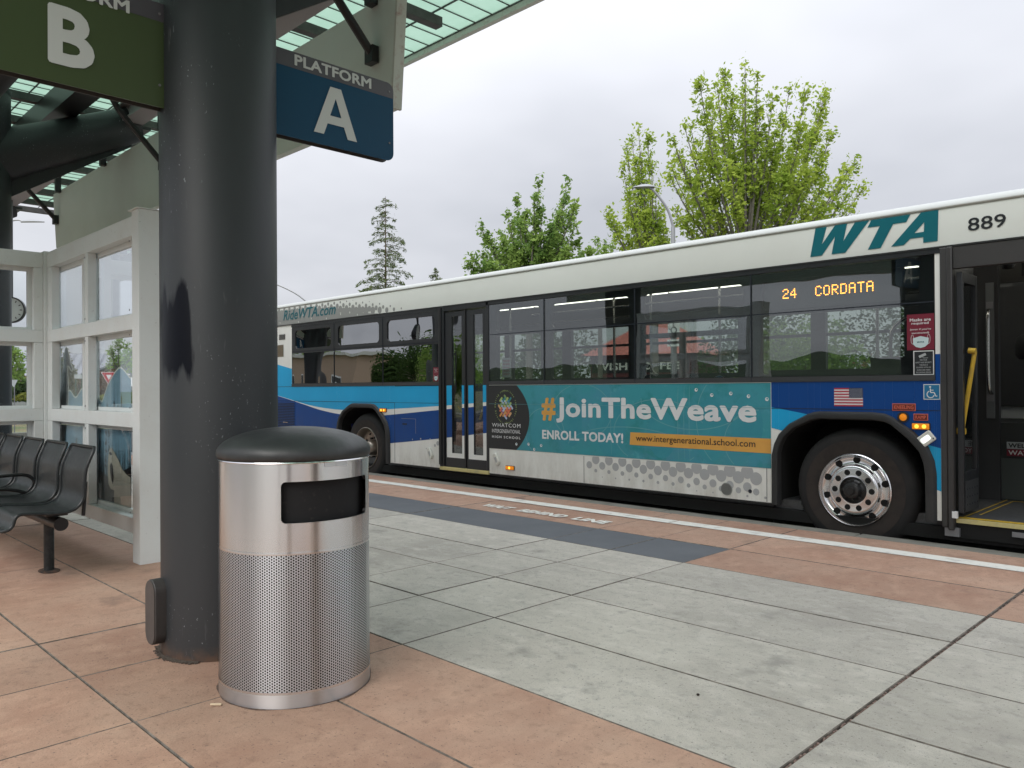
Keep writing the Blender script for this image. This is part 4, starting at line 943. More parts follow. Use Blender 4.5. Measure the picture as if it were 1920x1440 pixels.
# livery: light blue rear field, navy wedge, white ribbon
top_lb = interp([(-12.6, 1.70), (-12.46, 1.66), (-11.86, 1.555)])
sm = lambda P: interp([(v[0], v[1]) for v in smooth_poly(P, 6)])
rib_hi = sm([(-12.6, 1.17), (-12.46, 1.13), (-12.0, 1.062), (-11.45, 0.978), (-10.96, 0.925), (-10.35, 0.895), (-9.65, 0.895), (-9.1, 0.925), (-8.0, 0.983), (-7.06, 1.045)])
rib_lo = sm([(-12.6, 1.165), (-12.46, 1.125), (-12.0, 1.055), (-11.45, 0.965), (-10.96, 0.885), (-10.35, 0.825), (-9.65, 0.815), (-9.1, 0.845), (-8.0, 0.932), (-7.06, 1.0)])
navy_lo = sm([(-12.6, 0.40), (-12.0, 0.36), (-11, 0.345), (-10, 0.37), (-9.108, 0.444), (-8.006, 0.557), (-7.561, 0.609), (-7.06, 0.668)])
strip('light_blue_field', -12.5, -8.02, rib_hi, 1.2515, 'lblue', YB-E1)
strip('white_ribbon', -12.5, -8.02, rib_lo, rib_hi, 'stripe', YB-E1)
strip('navy_field', -12.5, -8.02, navy_lo, rib_lo, 'navy', YB-E1)
# front livery right of the advert
fb_hi = interp([(-3.381, 1.03), (-2.971, 0.958), (-2.5, 0.87), (-2.197, 0.78), (-1.984, 0.728)]); fb_lo = interp([(-3.382, 0.844), (-3.188, 0.80), (-2.6, 0.65), (-2.017, 0.405), (-1.984, 0.395)])
strip('navy_field', -3.379, -1.986, fb_hi, 1.2515, 'navy', YB-E1)
strip('light_blue_field', -3.379, -1.986, fb_lo, fb_hi, 'lblue', YB-E1)
strip('navy_field', -2.021, -1.986, 1.2515, 1.458, 'navy', YB-E1, clip=False)
strip('corner_pillar', -2.021, -1.985, 1.252, 2.262, 'bus_white', YB)
# rear quarter above the belt line
strip('rear_quarter', BX0, -11.825, 1.252, 2.29, 'bus_white', YB)
strip('light_blue_field', -12.5, -11.828, 1.2525, top_lb, 'lblue', YB-E1, clip=False)
# body seams
def seam(x0, x1, z0, z1, y=YB-0.0022): 
    b = MB(); b.box(x0, x1, y, y+.001, z0, z1); return b.build('panel_seam', 'seam', bus)
seam(-12.5, -9.16, 1.252, 1.258); seam(-12.5, -9.004, 1.014, 1.021); seam(-9.005, -8.998, 0.18, 1.02); seam(-8.998, -8.02, 1.016, 1.020); seam(-3.379, -1.986, 1.016, 1.022)
seam(-5.568, -5.563, 0.175, 0.466); seam(-3.43, -3.425, 0.175, 0.50); seam(-8.99, -8.02, 1.246, 1.252)
# cove panel and roof edge, extruded along the body
prof = [(YB-.004, 2.288), (YB-.004, 2.55), (YB+.002, 2.575)]
cv = MB()
def extr(mb, P, x0, x1, flip=False):
    v = []; n = len(P)
    for p in P: v += [(x0, p[0], p[1]), (x1, p[0], p[1])]
    mb.add(v, [((2*i, 2*i+1, 2*i+3, 2*i+2) if not flip else (2*i+1, 2*i, 2*i+2, 2*i+3)) for i in range(n-1)])
extr(cv, prof, BX0, BX1); cv.build('cove_panel', 'bus_cove', bus, smooth=True)
rf = MB(); yc = (YB+YF)/2
rp = [(YB-.001, 2.575), (YB-.012, 2.582), (YB-.012, 2.592), (YB+.004, 2.612), (YB+.02, 2.630), (YB+.06, 2.648), (YB+.15, 2.662), (YB+.5, 2.70), (yc, 2.735)]
rp = rp+[(2*yc-p[0], p[1]) for p in rp[-2::-1]]
extr(rf, rp, BX0, BX1); rf.build('roof', 'bus_roofedge', bus, smooth=True, angle=70)
fc = MB(); extr(fc, [(2*yc-p[0], p[1]) for p in prof][::-1], BX0, BX1); fc.build('cove_panel', 'bus_cove', bus)
# rain rail under the cove, belt rail under the windows
b = MB(); b.box(-11.83, -1.985, YB-.006, YB+.05, 2.236, 2.286); b.build('upper_rail', 'frame', bus)
b = MB(); b.box(-12.6, -0.66, YB-.012, YB, 2.276, 2.2885); b.build('drip_rail', 'rub', bus)
b = MB(); b.box(-11.825, -8.02, YB-.008, YB+.05, 1.2545, 1.298); b.box(-7.07, -2.024, YB-.008, YB+.05, 1.2545, 1.298); b.build('belt_rail', 'rail', bus)
# windows -------------------------------------------------
def ring(mb, x0, x1, z0, z1, mx0, mx1, mz0, mz1, y, r=0.06, th=0.02):
    """dark border with a rounded see-through opening"""
    inner = rrect(x0+mx0, x1-mx1, z0+mz0, z1-mz1, r); n = len(inner)
    # outer points matched to inner by projection to the rectangle
    outer = []
    for (x, z) in inner:
        tx = (x-(x0+x1)/2)/((x1-x0)/2-mx0*.5-mx1*.5); tz = (z-(z0+z1)/2)/((z1-z0)/2-mz0*.5-mz1*.5)
        k = max(abs(tx), abs(tz)); outer.append((min(x1, max(x0, (x0+x1)/2+tx/k*(x1-x0)/2)), min(z1, max(z0, (z0+z1)/2+tz/k*(z1-z0)/2))))
    v = [(p[0], y, p[1]) for p in inner]+[(p[0], y, p[1]) for p in outer]+[(p[0], y+th, p[1]) for p in inner]
    f = []
    for i in range(n):
        j = (i+1) % n; f.append((n+i, n+j, j, i)); f.append((i, j, 2*n+j, 2*n+i))
    mb.add(v, f)
    # corners of the rectangle
    for (cx_, cz_) in ((x0, z0), (x1, z0), (x1, z1), (x0, z1)):
        best = sorted(range(n), key=lambda i: (outer[i][0]-cx_)**2+(outer[i][1]-cz_)**2)[:1][0]
        for j in ((best+1) % n, (best-1) % n):
            a, b_ = outer[best], outer[j]; mb.add([(a[0], y, a[1]), (b_[0], y, b_[1]), (cx_, y, cz_)], [(0, 1, 2)])
def window(x0, x1, dark, tz=1.868):
    w = empty('window', (0, 0, 0)); w.parent = bus
    g = 'glass_dark' if dark else 'glass_bus'
    fr = MB()
    z0, z1 = 1.30, 2.234
    if dark:
        ring(fr, x0+.004, x1-.004, tz, z1, .10, .09, .05, .06, YB-.002, .06); ring(fr, x0+.004, x1-.004, z0, tz, .006, .006, .006, .03, YB-.001, .01)
    else:
        ring(fr, x0+.004, x1-.004, tz, z1, .09, .09, .03, .07, YB+.028, .05); ring(fr, x0+.004, x1-.004, z0, tz, .075, .075, .02, .02, YB+.028, .05)
    fr.build('frame', 'frame', w)
    for (a, c) in ((z0+.003, tz-.005), (tz+.003, z1-.004)):
        p = MB()
        if dark and a > tz: p.box(x0+.09, x1-.08, YB+.012, YB+.017, a+.03, c-.05)
        else: p.box(x0+.006, x1-.006, YB+.000, YB+.005, a, c)
        o = p.build('pane', g, w)
        o.data.name = 'pane'
    s = MB(); s.box(x0+.004, x1-.004, YB-.0055, YB+.006, tz-.005, tz+.003); s.build('transom', 'seam', w)
    return w
for (a, c, dk) in ((-11.82, -10.543, True), (-10.543, -9.274, True), (-9.274, -8.02, True), (-7.068, -6.145, False), (-6.145, -4.87, False), (-4.87, -3.568, False), (-3.568, -2.024, False)): window(a, c, dk, 1.828 if dk else 1.868)
# pillars behind the glass joints
for x in (-11.80, -10.543, -9.274, -8.06, -7.03, -6.145, -4.87, -3.568, -2.09):
    wdt = .055 if x < -4.9 or x > -3 else .065
    b = MB(); b.box(x-wdt, x+wdt, YB+.03, YB+.10, 1.25, 2.30); b.build('pillar', 'frame', bus)
for x in (-10.543, -9.274, -6.145, -4.87, -3.568): seam(x-.004, x+.004, 1.256, 2.236, YB-.009)
# third window of the front half has an inner slider frame
sl = MB(); 
for (x0, x1, z0, z1) in ((-4.80, -3.64, 1.705, 1.755), (-4.80, -3.64, 1.31, 1.345), (-4.80, -4.775, 1.345, 1.705), (-3.665, -3.64, 1.345, 1.705), (-4.36, -4.29, 1.345, 1.705)): sl.box(x0, x1, YB+.03, YB+.05, z0, z1)
sl.build('slider_frame', 'frame', bus)
MT['grille_tan'] = mat('grille_slat', (0.40, 0.34, 0.24), .5)
# rear grilles
for (x0, x1, z0, z1, n) in ((-12.36, -12.10, 1.76, 1.96, 12), (-12.24, -12.04, 2.045, 2.135, 6)):
    r_ = MB(); r_.box(x0, x1, YB-.004, YB-.002, z0, z1); gro = r_.build('grille', 'under', bus)
    h = (z1-z0)/n
    for k in range(n):
        s = MB(); s.add([(x0, YB-.005, z0+h*k+.002), (x1, YB-.005, z0+h*k+.002), (x1, YB-.010, z0+h*k+h*.8), (x0, YB-.010, z0+h*k+h*.8)], [(0, 1, 2, 3)]); s.build('slat', 'grille_tan' if x0 < -12.3 else 'dotdark', gro)
gv = MB(); gv.box(-12.52, -11.72, YB-.004, YB-.0025, 0.40, 1.0); go = gv.build('engine_grille', 'navy', bus)
for k in range(22):
    z = 0.41+k*0.0268; s = MB(); s.box(-12.50, -11.74, YB-.010, YB-.004, z, z+.010); s.build('slat', 'seam', go)
s = MB(); s.box(-12.10, -11.95, YB-.016, YB-.004, .655, .667); s.build('latch', 'chrome', go)
# lower skirt lines
for (a, c) in ((BX0, -10.48), (-9.10, -8.02), (-7.07, -3.39)):
    b = MB(); b.box(a, c, YB+.002, YB+.05, 0.152, 0.172); b.build('skirt_lip', 'rub', bus)
# halftone dots ------------------------------------------------
dm = MB()
def disc(mb, x, z, r, y, n=20): mb.poly([(r*math.cos(2*math.pi*k/n), r*math.sin(2*math.pi*k/n)) for k in range(n)], (x, y, z), (1, 0, 0), (0, 0, 1))
# cove: rows of dots, solid below, thinning above and forwards
sol = interp([(-12.7, 2.452), (-12.0, 2.435), (-11.2, 2.40), (-10.4, 2.37), (-9.8, 2.33), (-9.3, 2.285)])
b = MB(); X = np.arange(BX0, -9.32, .06)
for a, c in zip(X[:-1], X[1:]): b.add([(a, YB-.0052, 2.2895), (c, YB-.0052, 2.2895), (c, YB-.0052, max(2.29, sol(c))), (a, YB-.0052, max(2.29, sol(a)))], [(0, 1, 2, 3)])
b.build('grey_fade', 'dotdark', bus)
row = 0; z = 2.325; dyk = 0
while z < 2.565:
    x = BX0+.05+(row % 2)*.085
    while x < -8.35:
        t = (sol(x) if x < -9.3 else 2.285-(x+9.3)*0.18)
        h = (z-t)
        r = 0.082-0.33*max(0, h+.01)-0.012*max(0, x+10.8)
        if z+r > 2.572: r = max(0, 2.572-z)
        if h > -0.04 and r > .006:
            disc(dm, x, max(z, 2.29+r), r, YB-.0058-dyk*.000003); dyk += 1
        x += 0.17
    row += 1; z += 0.052
tag(dm.build('dot_print', 'dotdark', bus), kind='stuff')
hm_ = MB()
for (x, z) in [(-12.4, 2.40), (-12.2, 2.33), (-11.9, 2.37), (-11.6, 2.31), (-11.45, 2.41), (-11.2, 2.34), (-10.9, 2.38), (-10.75, 2.31), (-10.35, 2.35), (-10.1, 2.36), (-9.9, 2.31)]:
    hm_.poly([(0, -.02), (.011, 0), (0, .02), (-.011, 0)], (x, YB-.0068, z), (1, 0, 0), (0, 0, 1))
hm_.build('light_fleck', 'bus_cove', bus)
# skirt dots under the advert
d2 = MB(); dyk = 0
rows = [(0.445, .062, -5.50, -3.45, .185, 0.0), (0.375, .052, -5.50, -3.42, .185, .5), (0.305, .030, -5.2, -3.3, .185, 0), (0.25, .016, -4.9, -3.3, .185, .5)]
for i in range(13):
    x = -5.49+i*.178; t = i/12
    for (z, rr, o) in ((0.452, .052+.014*t, .09), (0.375-.0*t, .040+.022*t, 0.0), (0.318-.03*t, .020+.028*t, .09), (0.255, .004+.030*t, .0), (0.21, -.004+.018*t, .09)):
        r = rr*.98
        if z+r > .468: z = .468-r*.6
        xx = x+o
        if r > .006 and xx < -3.40-r and xx > -5.56+r: 
            P = [(max(-.468, 0) or r*math.cos(a), min(r*math.sin(a), .468-z)) for a in np.linspace(0, 2*math.pi, 20, endpoint=False)]
            d2.poly(P, (xx, YB-E1-.0002-dyk*.000008, z), (1, 0, 0), (0, 0, 1)); dyk += 1
for (x, z, r) in [(-8.60, .52, .008), (-8.42, .535, .012), (-8.22, .54, .010), (-8.30, .41, .009), (-8.06, .49, .030), (-8.12, .46, .02)]: disc(d2, x, z, r, YB-E1-.0008)
tag(d2.build('dot_print', 'dot', bus), kind='stuff')
# ---------------------------------------------------------------- advert
ad = empty('advert', (0, 0, 0)); ad.parent = bus
YA1 = YB-.0024
AX0, AX1, AZ0, AZ1 = -7.072, -3.384, 0.478, 1.246
strip('advert_film', AX0, AX1, AZ0, AZ1, 'teal', YA1, parent=ad, clip=False)
# black round field on the left
b = MB(); P = [(AX0, AZ0)]+[(-7.38+0.995*math.cos(a), 0.865+0.62*math.sin(a)) for a in np.linspace(-math.asin(.387/.62), math.asin(.381/.62), 30)]+[(AX0, AZ1)]
b.poly(P, (0, YA1-.0008, 0), (1, 0, 0), (0, 0, 1)); b.build('black_field', 'adblack', ad)
# thin pale loops printed on the film
lm = MB()
def arcline(cx, cz, rx, rz, a0, a1, w=.004, y=YA1-.0006):
    A = np.linspace(R(a0), R(a1), 40)
    for p, q in zip(A[:-1], A[1:]):
        P = [(cx+(rx+s*w)*math.cos(t), cz+(rz+s*w)*math.sin(t)) for (t, s) in ((p, -1), (q, -1), (q, 1), (p, 1))]
        if all(AX0 < u[0] < AX1 and AZ0 < u[1] < AZ1 for u in P): lm.poly(P, (0, y, 0), (1, 0, 0), (0, 0, 1))
for args in [(-5.6, .95, .42, .30, 0, 360), (-4.6, .75, .55, .34, 20, 320), (-6.15, .7, .3, .28, 0, 300), (-3.7, .9, .45, .5, 60, 230), (-5.0, .55, .8, .25, 10, 170), (-4.2, 1.1, .6, .3, 180, 350), (-3.5, .7, .35, .3, 90, 270)]: arcline(*args)
for x in (-5.18, -4.35, -4.28, -4.22): arcline(x, .86, .012, .37, 100, 260, .003)
lm.build('film_lines', 'teal_line', ad)
lm2 = MB()
for (cx, cz, rx, rz) in [(-5.75, .82, .16, .26), (-5.2, .78, .20, .3), (-4.55, .74, .17, .24), (-4.0, .80, .18, .30), (-6.25, .72, .12, .18), (-3.62, .86, .16, .28)]:
    lm2.poly([(rx*math.cos(a), rz*math.sin(a)) for a in np.linspace(0, 2*math.pi, 28, endpoint=False)], (cx, YA1-.0003-.00008*int(cx*10 % 3), cz), (1, 0, 0), (0, 0, 1))
lm2.build('film_shade', mat('advert_film_shade', (0.045, 0.265, 0.335), .35, spec=.3, var=(4, (0.055, 0.30, 0.36), .4, .7)), ad)
U, V = (1, 0, 0), (0, 0, 1); YT = YA1-.0014
text('hash_lettering', '#', (-6.19, YT, 0.838), U, V, 0.215, 0.262, 'adorange', ad, bold=0.035)
text('slogan_lettering', 'JoinTheWeave', (-5.965, YT, 0.820), U, V, 2.443, 0.285, 'adwhite', ad, bold=0.032)
text('enroll_lettering', 'ENROLL TODAY!', (-6.183, YT, 0.628), U, V, 1.155, 0.105, 'adwhite', ad, bold=0.035)
b = MB(); b.poly([(-4.946, .618), (-3.385, .612), (-3.385, .745), (-4.935, .748)], (0, YT, 0), U, V); b.build('orange_bar', 'adorange', ad)
text('web_lettering', 'www.intergenerational.school.com', (-4.865, YT-.001, 0.642), U, V, 1.33, 0.082, 'adblack', ad, bold=0.006)
text('school_lettering', 'WHATCOM', (-7.018, YT, 0.742), U, V, 0.485, 0.046, 'adwhite', ad, spacing=1.2)
text('school_lettering', 'INTERGENERATIONAL', (-7.018, YT, 0.672), U, V, 0.485, 0.044, 'adwhite', ad)
text('school_lettering', 'HIGH SCHOOL', (-7.018, YT, 0.607), U, V, 0.485, 0.030, 'adwhite', ad, spacing=1.35, bold=.02)
# woven emblem
wv = {}
cols = [('em_orange', (.62, .30, .10)), ('em_green', (.38, .50, .16)), ('em_purple', (.24, .08, .22)), ('em_blue', (.10, .28, .42)), ('em_peach', (.66, .40, .20)), ('em_coral', (.62, .16, .08)), ('em_teal', (.03, .22, .25)), ('em_lav', (.42, .50, .68)), ('em_olive', (.22, .32, .10))]
for n_, c_ in cols: MT[n_] = mat(n_.replace('em_', 'emblem_'), c_, .5)
mbs = {n_: MB() for n_, _ in cols}; ccx, ccz = -6.782, 0.985
for i in range(-3, 4):
    for j in range(-3, 4):
        u_, v_ = i*0.036, j*0.036; x = (u_-v_)*.707; z = (u_+v_)*.707*1.18
        if math.hypot(x, z/1.1) > .115: continue
        ang = 45 if (i+j) % 2 else 135; ca, sa_ = math.cos(R(ang)), math.sin(R(ang)); n_ = cols[random.randrange(len(cols))][0]
        pts = rrect(-.032, .032, -.013, .013, .010, n=3); mbs[n_].poly([(x+p[0]*ca-p[1]*sa_, z+(p[0]*sa_+p[1]*ca)*1.1) for p in pts], (ccx, YT-.0002*((i+j) % 2), ccz), U, V)
for n_, _ in cols:
    if mbs[n_].v: tag(mbs[n_].build('emblem_weave', n_, ad), kind='stuff')
rt = MB(); words = 'weaving communities together through learning '
cache = {}
for k, ch in enumerate(words):
    if ch == ' ': continue
    if ch not in cache:
        co, fs = text_mesh(ch); cache[ch] = (co, fs)
    co, fs = cache[ch]; a = math.pi-2*math.pi*k/len(words); ox, oz = ccx+.172*math.cos(a), ccz+.188*math.sin(a); s = .036
    ux, uz = math.sin(a), -math.cos(a); vx, vz = math.cos(a), math.sin(a); mx_ = co[:, 0].mean()
    rt.add([(ox+((c[0]-mx_)*ux*.9+(c[1])*vx)*s, YT, oz+((c[0]-mx_)*uz*.9+(c[1])*vz)*s) for c in co], fs)
rt.build('emblem_lettering', 'em_green', ad)
for (x, z) in [(-6.60, .548), (-6.40, .556), (-6.20, .55), (-6.31, .50), (-4.15, 1.185), (-3.98, 1.135), (-3.78, 1.15), (-3.60, 1.125), (-3.42, 1.10)]:
    b = MB(); disc(b, x, z, .018, YT-.0003, 9); b.build('confetti_mark', 'adwhite', ad)
    b = MB(); disc(b, x+.004, z+.004, .008, YT-.0009, 8); b.build('confetti_mark', 'teal', ad)
seam(-7.07, -3.39, 1.0195, 1.0225, YA1-.0026).data.materials[0] = MT['teal_line']
# ---------------------------------------------------------------- lettering on the cove
YC = YB-.0075
wta = MB()
def ip(pts, ox=-3.012, oz=2.335): wta.poly([(p[0], p[1]) for p in pts], (0, YC, 0), U, V)
ip([(-3.007, 2.329), (-2.905, 2.330), (-2.791, 2.477), (-2.822, 2.330), (-2.706, 2.329), (-2.509, 2.570), (-2.625, 2.571), (-2.722, 2.428), (-2.689, 2.571), (-2.791, 2.571), (-2.904, 2.426), (-2.862, 2.570), (-2.959, 2.570)])
ip([(-2.524, 2.512), (-2.426, 2.511), (-2.522, 2.331), (-2.421, 2.331), (-2.323, 2.512), (-2.223, 2.512), (-2.191, 2.569), (-2.493, 2.569)])
ip([(-2.340, 2.331), (-2.244, 2.331), (-2.195, 2.376), (-2.163, 2.416), (-2.091, 2.492), (-2.091, 2.571), (-2.113, 2.571)])
ip([(-2.195, 2.376), (-2.099, 2.376), (-2.094, 2.416), (-2.163, 2.416)])
ip([(-2.100, 2.331), (-1.995, 2.331), (-1.988, 2.571), (-2.091, 2.571), (-2.091, 2.492), (-2.094, 2.416), (-2.099, 2.376)])
wta.build('operator_lettering', 'wtateal', bus)
text('fleet_number', '889', (-1.785, YC, 2.375), U, V, 0.25, 0.098, 'adblack', bus, bold=0.01)
text('web_lettering', 'RideWTA.com', (-12.085, YC-.001, 2.362), U, V, 1.60, 0.165, 'wtateal', bus, bold=0.012, shear=0.25)
# ---------------------------------------------------------------- arch trims, wheel housings, wheels
def arch(Ao, Ai):
    b = MB(); n = len(Ao)
    ys = [(YB-.004, 0), (YB-.030, .2), (YB-.036, .5), (YB-.030, .85), (YB+.005, 1.0), (YB+.03, 1.0)]
    v = []
    for (y, t) in ys: v += [(Ao[i][0]+(Ai[i][0]-Ao[i][0])*t, y, Ao[i][1]+(Ai[i][1]-Ao[i][1])*t) for i in range(n)]
    b.add(v, [(k*n+i, (k+1)*n+i, (k+1)*n+i+1, k*n+i+1) for k in range(len(ys)-1) for i in range(n-1)])
    b.add([v[k*n] for k in range(5)], [(0, 1, 2, 3, 4)]); b.add([v[k*n+n-1] for k in range(5)], [(4, 3, 2, 1, 0)])
    return b.build('wheel_arch', 'arch', bus, smooth=True)
for (Ao, Ai) in ((FA, FAI), (RA, RAI)):
    arch(Ao, Ai)
    x0, x1 = Ao[0][0], Ao[-1][0]; h = MB()
    v = []
    for y in (YB+.02, YB+.75): v += [(p[0]+(x0+x1)/2*0+(-.02 if p[0] < (x0+x1)/2 else .02), y, p[1]+.03) for p in Ai]
    n = len(Ai); h.add(v, [(i, i+1, n+i+1, n+i) for i in range(n-1)]); h.add(v[n:], [tuple(range(n))]); h.build('wheel_housing', 'under', bus)
def wheel(xc, y, front, parent, mirror=1, detail=True):
    w = empty('wheel', (xc, y, 0.345)); w.parent = parent
    n = 72; s = mirror
    t = MB(); t.lathe([(0.295, s*.03), (0.300, 0), (0.32, -s*.006), (0.40, -s*.012), (0.455, -s*.008), (0.485, s*.010), (0.498, s*.03), (0.508, s*.05), (0.509, s*.26), (0.49, s*.29), (0.30, s*.29)], n=n, axis='Y'); t.build('tyre', 'tyre', w, smooth=True, angle=50)
    d_ = MB(); d_.lathe([(0.302, -s*.0035), (0.32, -s*.0075), (0.375, -s*.0125), (0.412, -s*.0135)], n=n, axis='Y'); d_.build('sidewall_band', 'tyre_dust', w, smooth=True)
    tr = MB()
    for k in range(60):
        a = 2*math.pi*k/60
        for yy in (.07, .13, .19, .25):
            ca, sa_ = math.cos(a), math.sin(a); tr.add([((.509)*ca, s*(yy-.025), (.509)*sa_), ((.509)*ca, s*(yy+.02), (.509)*sa_), ((.514)*math.cos(a+.05), s*(yy+.02), (.514)*math.sin(a+.05)), ((.514)*math.cos(a+.05), s*(yy-.025), (.514)*math.sin(a+.05))], [(0, 1, 2, 3)])
    tr.build('tread', 'tyre', w)
    if front:
        r_ = MB(); r_.lathe([(0.3015, -s*.004), (0.3025, -s*.012), (0.296, -s*.018), (0.289, -s*.010), (0.283, s*.006), (0.272, s*.020), (0.250, s*.024), (0.225, s*.022), (0.212, s*.014), (0.208, -s*.004), (0.203, -s*.020), (0.192, -s*.027), (0.178, -s*.029), (0.125, -s*.028), (0.112, -s*.030), (0.108, -s*.022), (0.108, s*.02)], n=96, axis='Y'); r_.build('rim', 'alloy', w, smooth=True, angle=50)
        for k in range(10):
            a = R(36*k+15); hb = MB(); hb.lathe([(0.0, 0), (0.0255, 0.0), (0.0275, -.001*s)], (0.250*math.cos(a), s*.0175, .250*math.sin(a)), 'Y', 18); hb.build('hand_hole', 'hole', w)
            a = R(36*k); hb = MB(); hb.lathe([(0.0, -.003*s), (0.018, -.003*s), (0.0235, -.0015*s), (0.0245, 0)], (0.152*math.cos(a), -s*.0290, .152*math.sin(a)), 'Y', 18); hb.build('stud_hole', 'hole', w)
        hb = MB(); hb.lathe([(0.107, -s*.012), (0.09, -s*.020), (0.070, -s*.045), (0.064, -s*.075), (0.050, -s*.082), (0.034, -s*.082), (0.030, -s*.092), (0, -s*.092)], n=40, axis='Y')
        for k in range(8):
            a = R(45*k); hb.tube([(0.080*math.cos(a), -s*.018, .080*math.sin(a)), (0.080*math.cos(a), -s*.045, .080*math.sin(a))], .009, 6)
        hb.build('hub', 'hub', w, smooth=True)
    else:
        r_ = MB(); r_.lathe([(0.3015, -s*.004), (0.302, -s*.012), (0.295, -s*.016), (0.285, s*.0), (0.270, s*.03), (0.262, s*.09), (0.245, s*.125), (0.19, s*.15), (0.150, s*.155), (0.115, s*.150), (0.105, s*.09), (0.095, s*.03), (0.07, s*.01), (0, s*.005)], n=72, axis='Y'); r_.build('rim', 'alloy_dull', w, smooth=True, angle=50)
        for k in range(10):
            a = R(36*k+10); hb = MB(); hb.lathe([(0, 0), (0.024, 0)], (0.222*math.cos(a), s*.1335, .222*math.sin(a)), 'Y', 14); hb.build('hand_hole', 'hole', w)
            hb = MB(); hb.tube([(0.145*math.cos(a), s*.155, .145*math.sin(a)), (0.145*math.cos(a), s*.12, .145*math.sin(a))], .016, 6); hb.build('wheel_nut', 'hub', w)
    return w
wheel(-2.668, YB+.045, True, bus); wheel(-2.668-7.09, YB+.045, False, bus)
wheel(-2.668, YF-.045, True, bus, mirror=-1); wheel(-2.668-7.09, YF-.045, False, bus, mirror=-1)
# ---------------------------------------------------------------- rear (middle) door
dr = empty('middle_door', (0, 0, 0)); dr.parent = bus
b = MB(); b.box(-8.015, -7.925, YB-.010, YB+.09, 0.20, 2.286); b.box(-7.12, -7.072, YB-.006, YB+.09, 0.20, 2.286); b.box(-7.925, -7.12, YB-.004, YB+.09, 2.215, 2.286); b.build('door_frame', 'frame', dr, bevel=.004)
b = MB(); b.tube([(-7.985, YB-.018, .22), (-7.985, YB-.018, 2.26)], .022, 12); b.build('edge_rubber', 'rub', dr, smooth=True)
for (x0, x1, g0, g1) in ((-7.920, -7.540, -7.786, -7.589), (-7.495, -7.125, -7.367, -7.195)):
    lf = empty('door_leaf', (0, 0, 0)); lf.parent = dr
    f = MB(); y = YB+.012; f.box(x0, g0, y, y+.035, .31, 2.20); f.box(g1, x1, y, y+.035, .31, 2.20); f.box(g0, g1, y, y+.035, 2.14, 2.20); f.box(g0, g1, y, y+.035, .31, .375); f.box(x0, x1, y-.003, y+.035, .195, .31); f.build('leaf_frame', 'frame', lf)
    for (lo, hi, m) in ((.318, navy_lo, 'stripe'), (navy_lo, rib_lo, 'navy'), (rib_lo, rib_hi, 'stripe'), (rib_hi, 1.250, 'lblue')):
        for (a, c) in ((x0+.030, g0), (g1, x1-.006)): strip('leaf_paint', a, c, lo, hi, m, y-.0015, parent=lf, clip=False)
    strip('leaf_paint', g0, g1, .318, .378, 'stripe', y-.0015, parent=lf, clip=False)
    p = MB(); p.box(g0+.001, g1-.001, y+.012, y+.017, .376, 2.139); p.build('pane', 'glass_bus', lf)
    q = MB(); q.box(g0, g1, y+.02, y+.03, 1.00, 1.03); q.build('glass_bar', 'frame', lf)
b = MB(); b.box(-7.530, -7.505, YB-.002, YB+.05, .20, 2.21); b.build('centre_seal', 'rub', dr)
b = MB(); b.box(-8.0, -7.075, YB-.022, YB+.10, .152, .193); b.build('door_sill', 'yellow_worn', dr, bevel=.004)
ys = MB(); ys.tube([(-7.75, YB+.08, .98), (-7.62, YB+.12, .82)], .014, 8); ys.tube([(-7.22, YB+.12, 1.15), (-7.34, YB+.09, .82)], .014, 8); ys.build('inner_grab_bar', 'yellow', dr, smooth=True)
# ---------------------------------------------------------------- front door opening
fd = empty('front_door', (0, 0, 0)); fd.parent = bus
b = MB(); b.box(-1.983, -1.935, YB-.014, YB+.06, .125, 2.275); b.box(-1.935, -1.893, YB-.024, YB+.06, .11, 2.275); b.build('door_post', 'doorframe', fd, bevel=.008)
b = MB(); b.box(-1.892, -0.68, YB-.006, YB+.06, 2.105, 2.275); b.build('door_header', 'doorframe', fd, bevel=.004)
b = MB(); b.box(-0.70, -0.655, YB-.014, YB+.06, .125, 2.275); b.build('door_post', 'doorframe', fd, bevel=.006)
b = MB(); b.box(-1.905, -1.870, YB-.03, YB+.0, .205, .255); b.build('reflector', 'stkwhite', fd)
b = MB(); b.box(-1.965, -1.865, YB+.0, YB+.08, .06, .125); b.build('post_foot', 'alu_dark', fd)
# leaf swung inwards
lf = empty('door_leaf', (0, 0, 0)); lf.parent = fd
b = MB(); X = -1.855; b.box(X-.02, X+.02, YB+.02, YB+.06, .24, 2.08); b.box(X-.02, X+.02, YB+.36, YB+.41, .24, 2.08); b.box(X-.02, X+.02, YB+.06, YB+.36, .24, .55); b.box(X-.02, X+.02, YB+.06, YB+.36, 2.0, 2.08); b.build('leaf_frame', 'frame', lf, bevel=.003)
b = MB(); b.box(X-.004, X+.004, YB+.06, YB+.36, .55, 2.0); b.build('pane', 'glass_bus', lf)
b = MB(); b.box(X+.021, X+.026, YB+.05, YB+.37, .25, .48); hp = b.build('kick_plate', 'rail', lf)
for yy in np.linspace(YB+.08, YB+.34, 5):
    for zz in (.30, .36, .42):
        s = MB(); s.lathe([(.008, 0), (0, .003)], (X+.0265, yy, zz), 'X', 8); s.build('rivet', 'seam', hp)
b = MB(); b.tube([(-1.800, YB+.15, 1.475), (-1.775, YB+.10, 1.47), (-1.868, YB+.10, .862), (-1.89, YB+.10, .862)], [.014, .016, .017, .02], 12); b.build('grab_handle', 'yellow', fd, smooth=True)
b = MB(); b.tube([(-1.90, YB+.09, .862), (-1.84, YB+.09, .862)], .026, 12); b.tube([(-1.815, YB+.09, 1.48), (-1.765, YB+.09, 1.475)], .022, 12); b.build('handle_boss', 'yellow', fd, smooth=True)
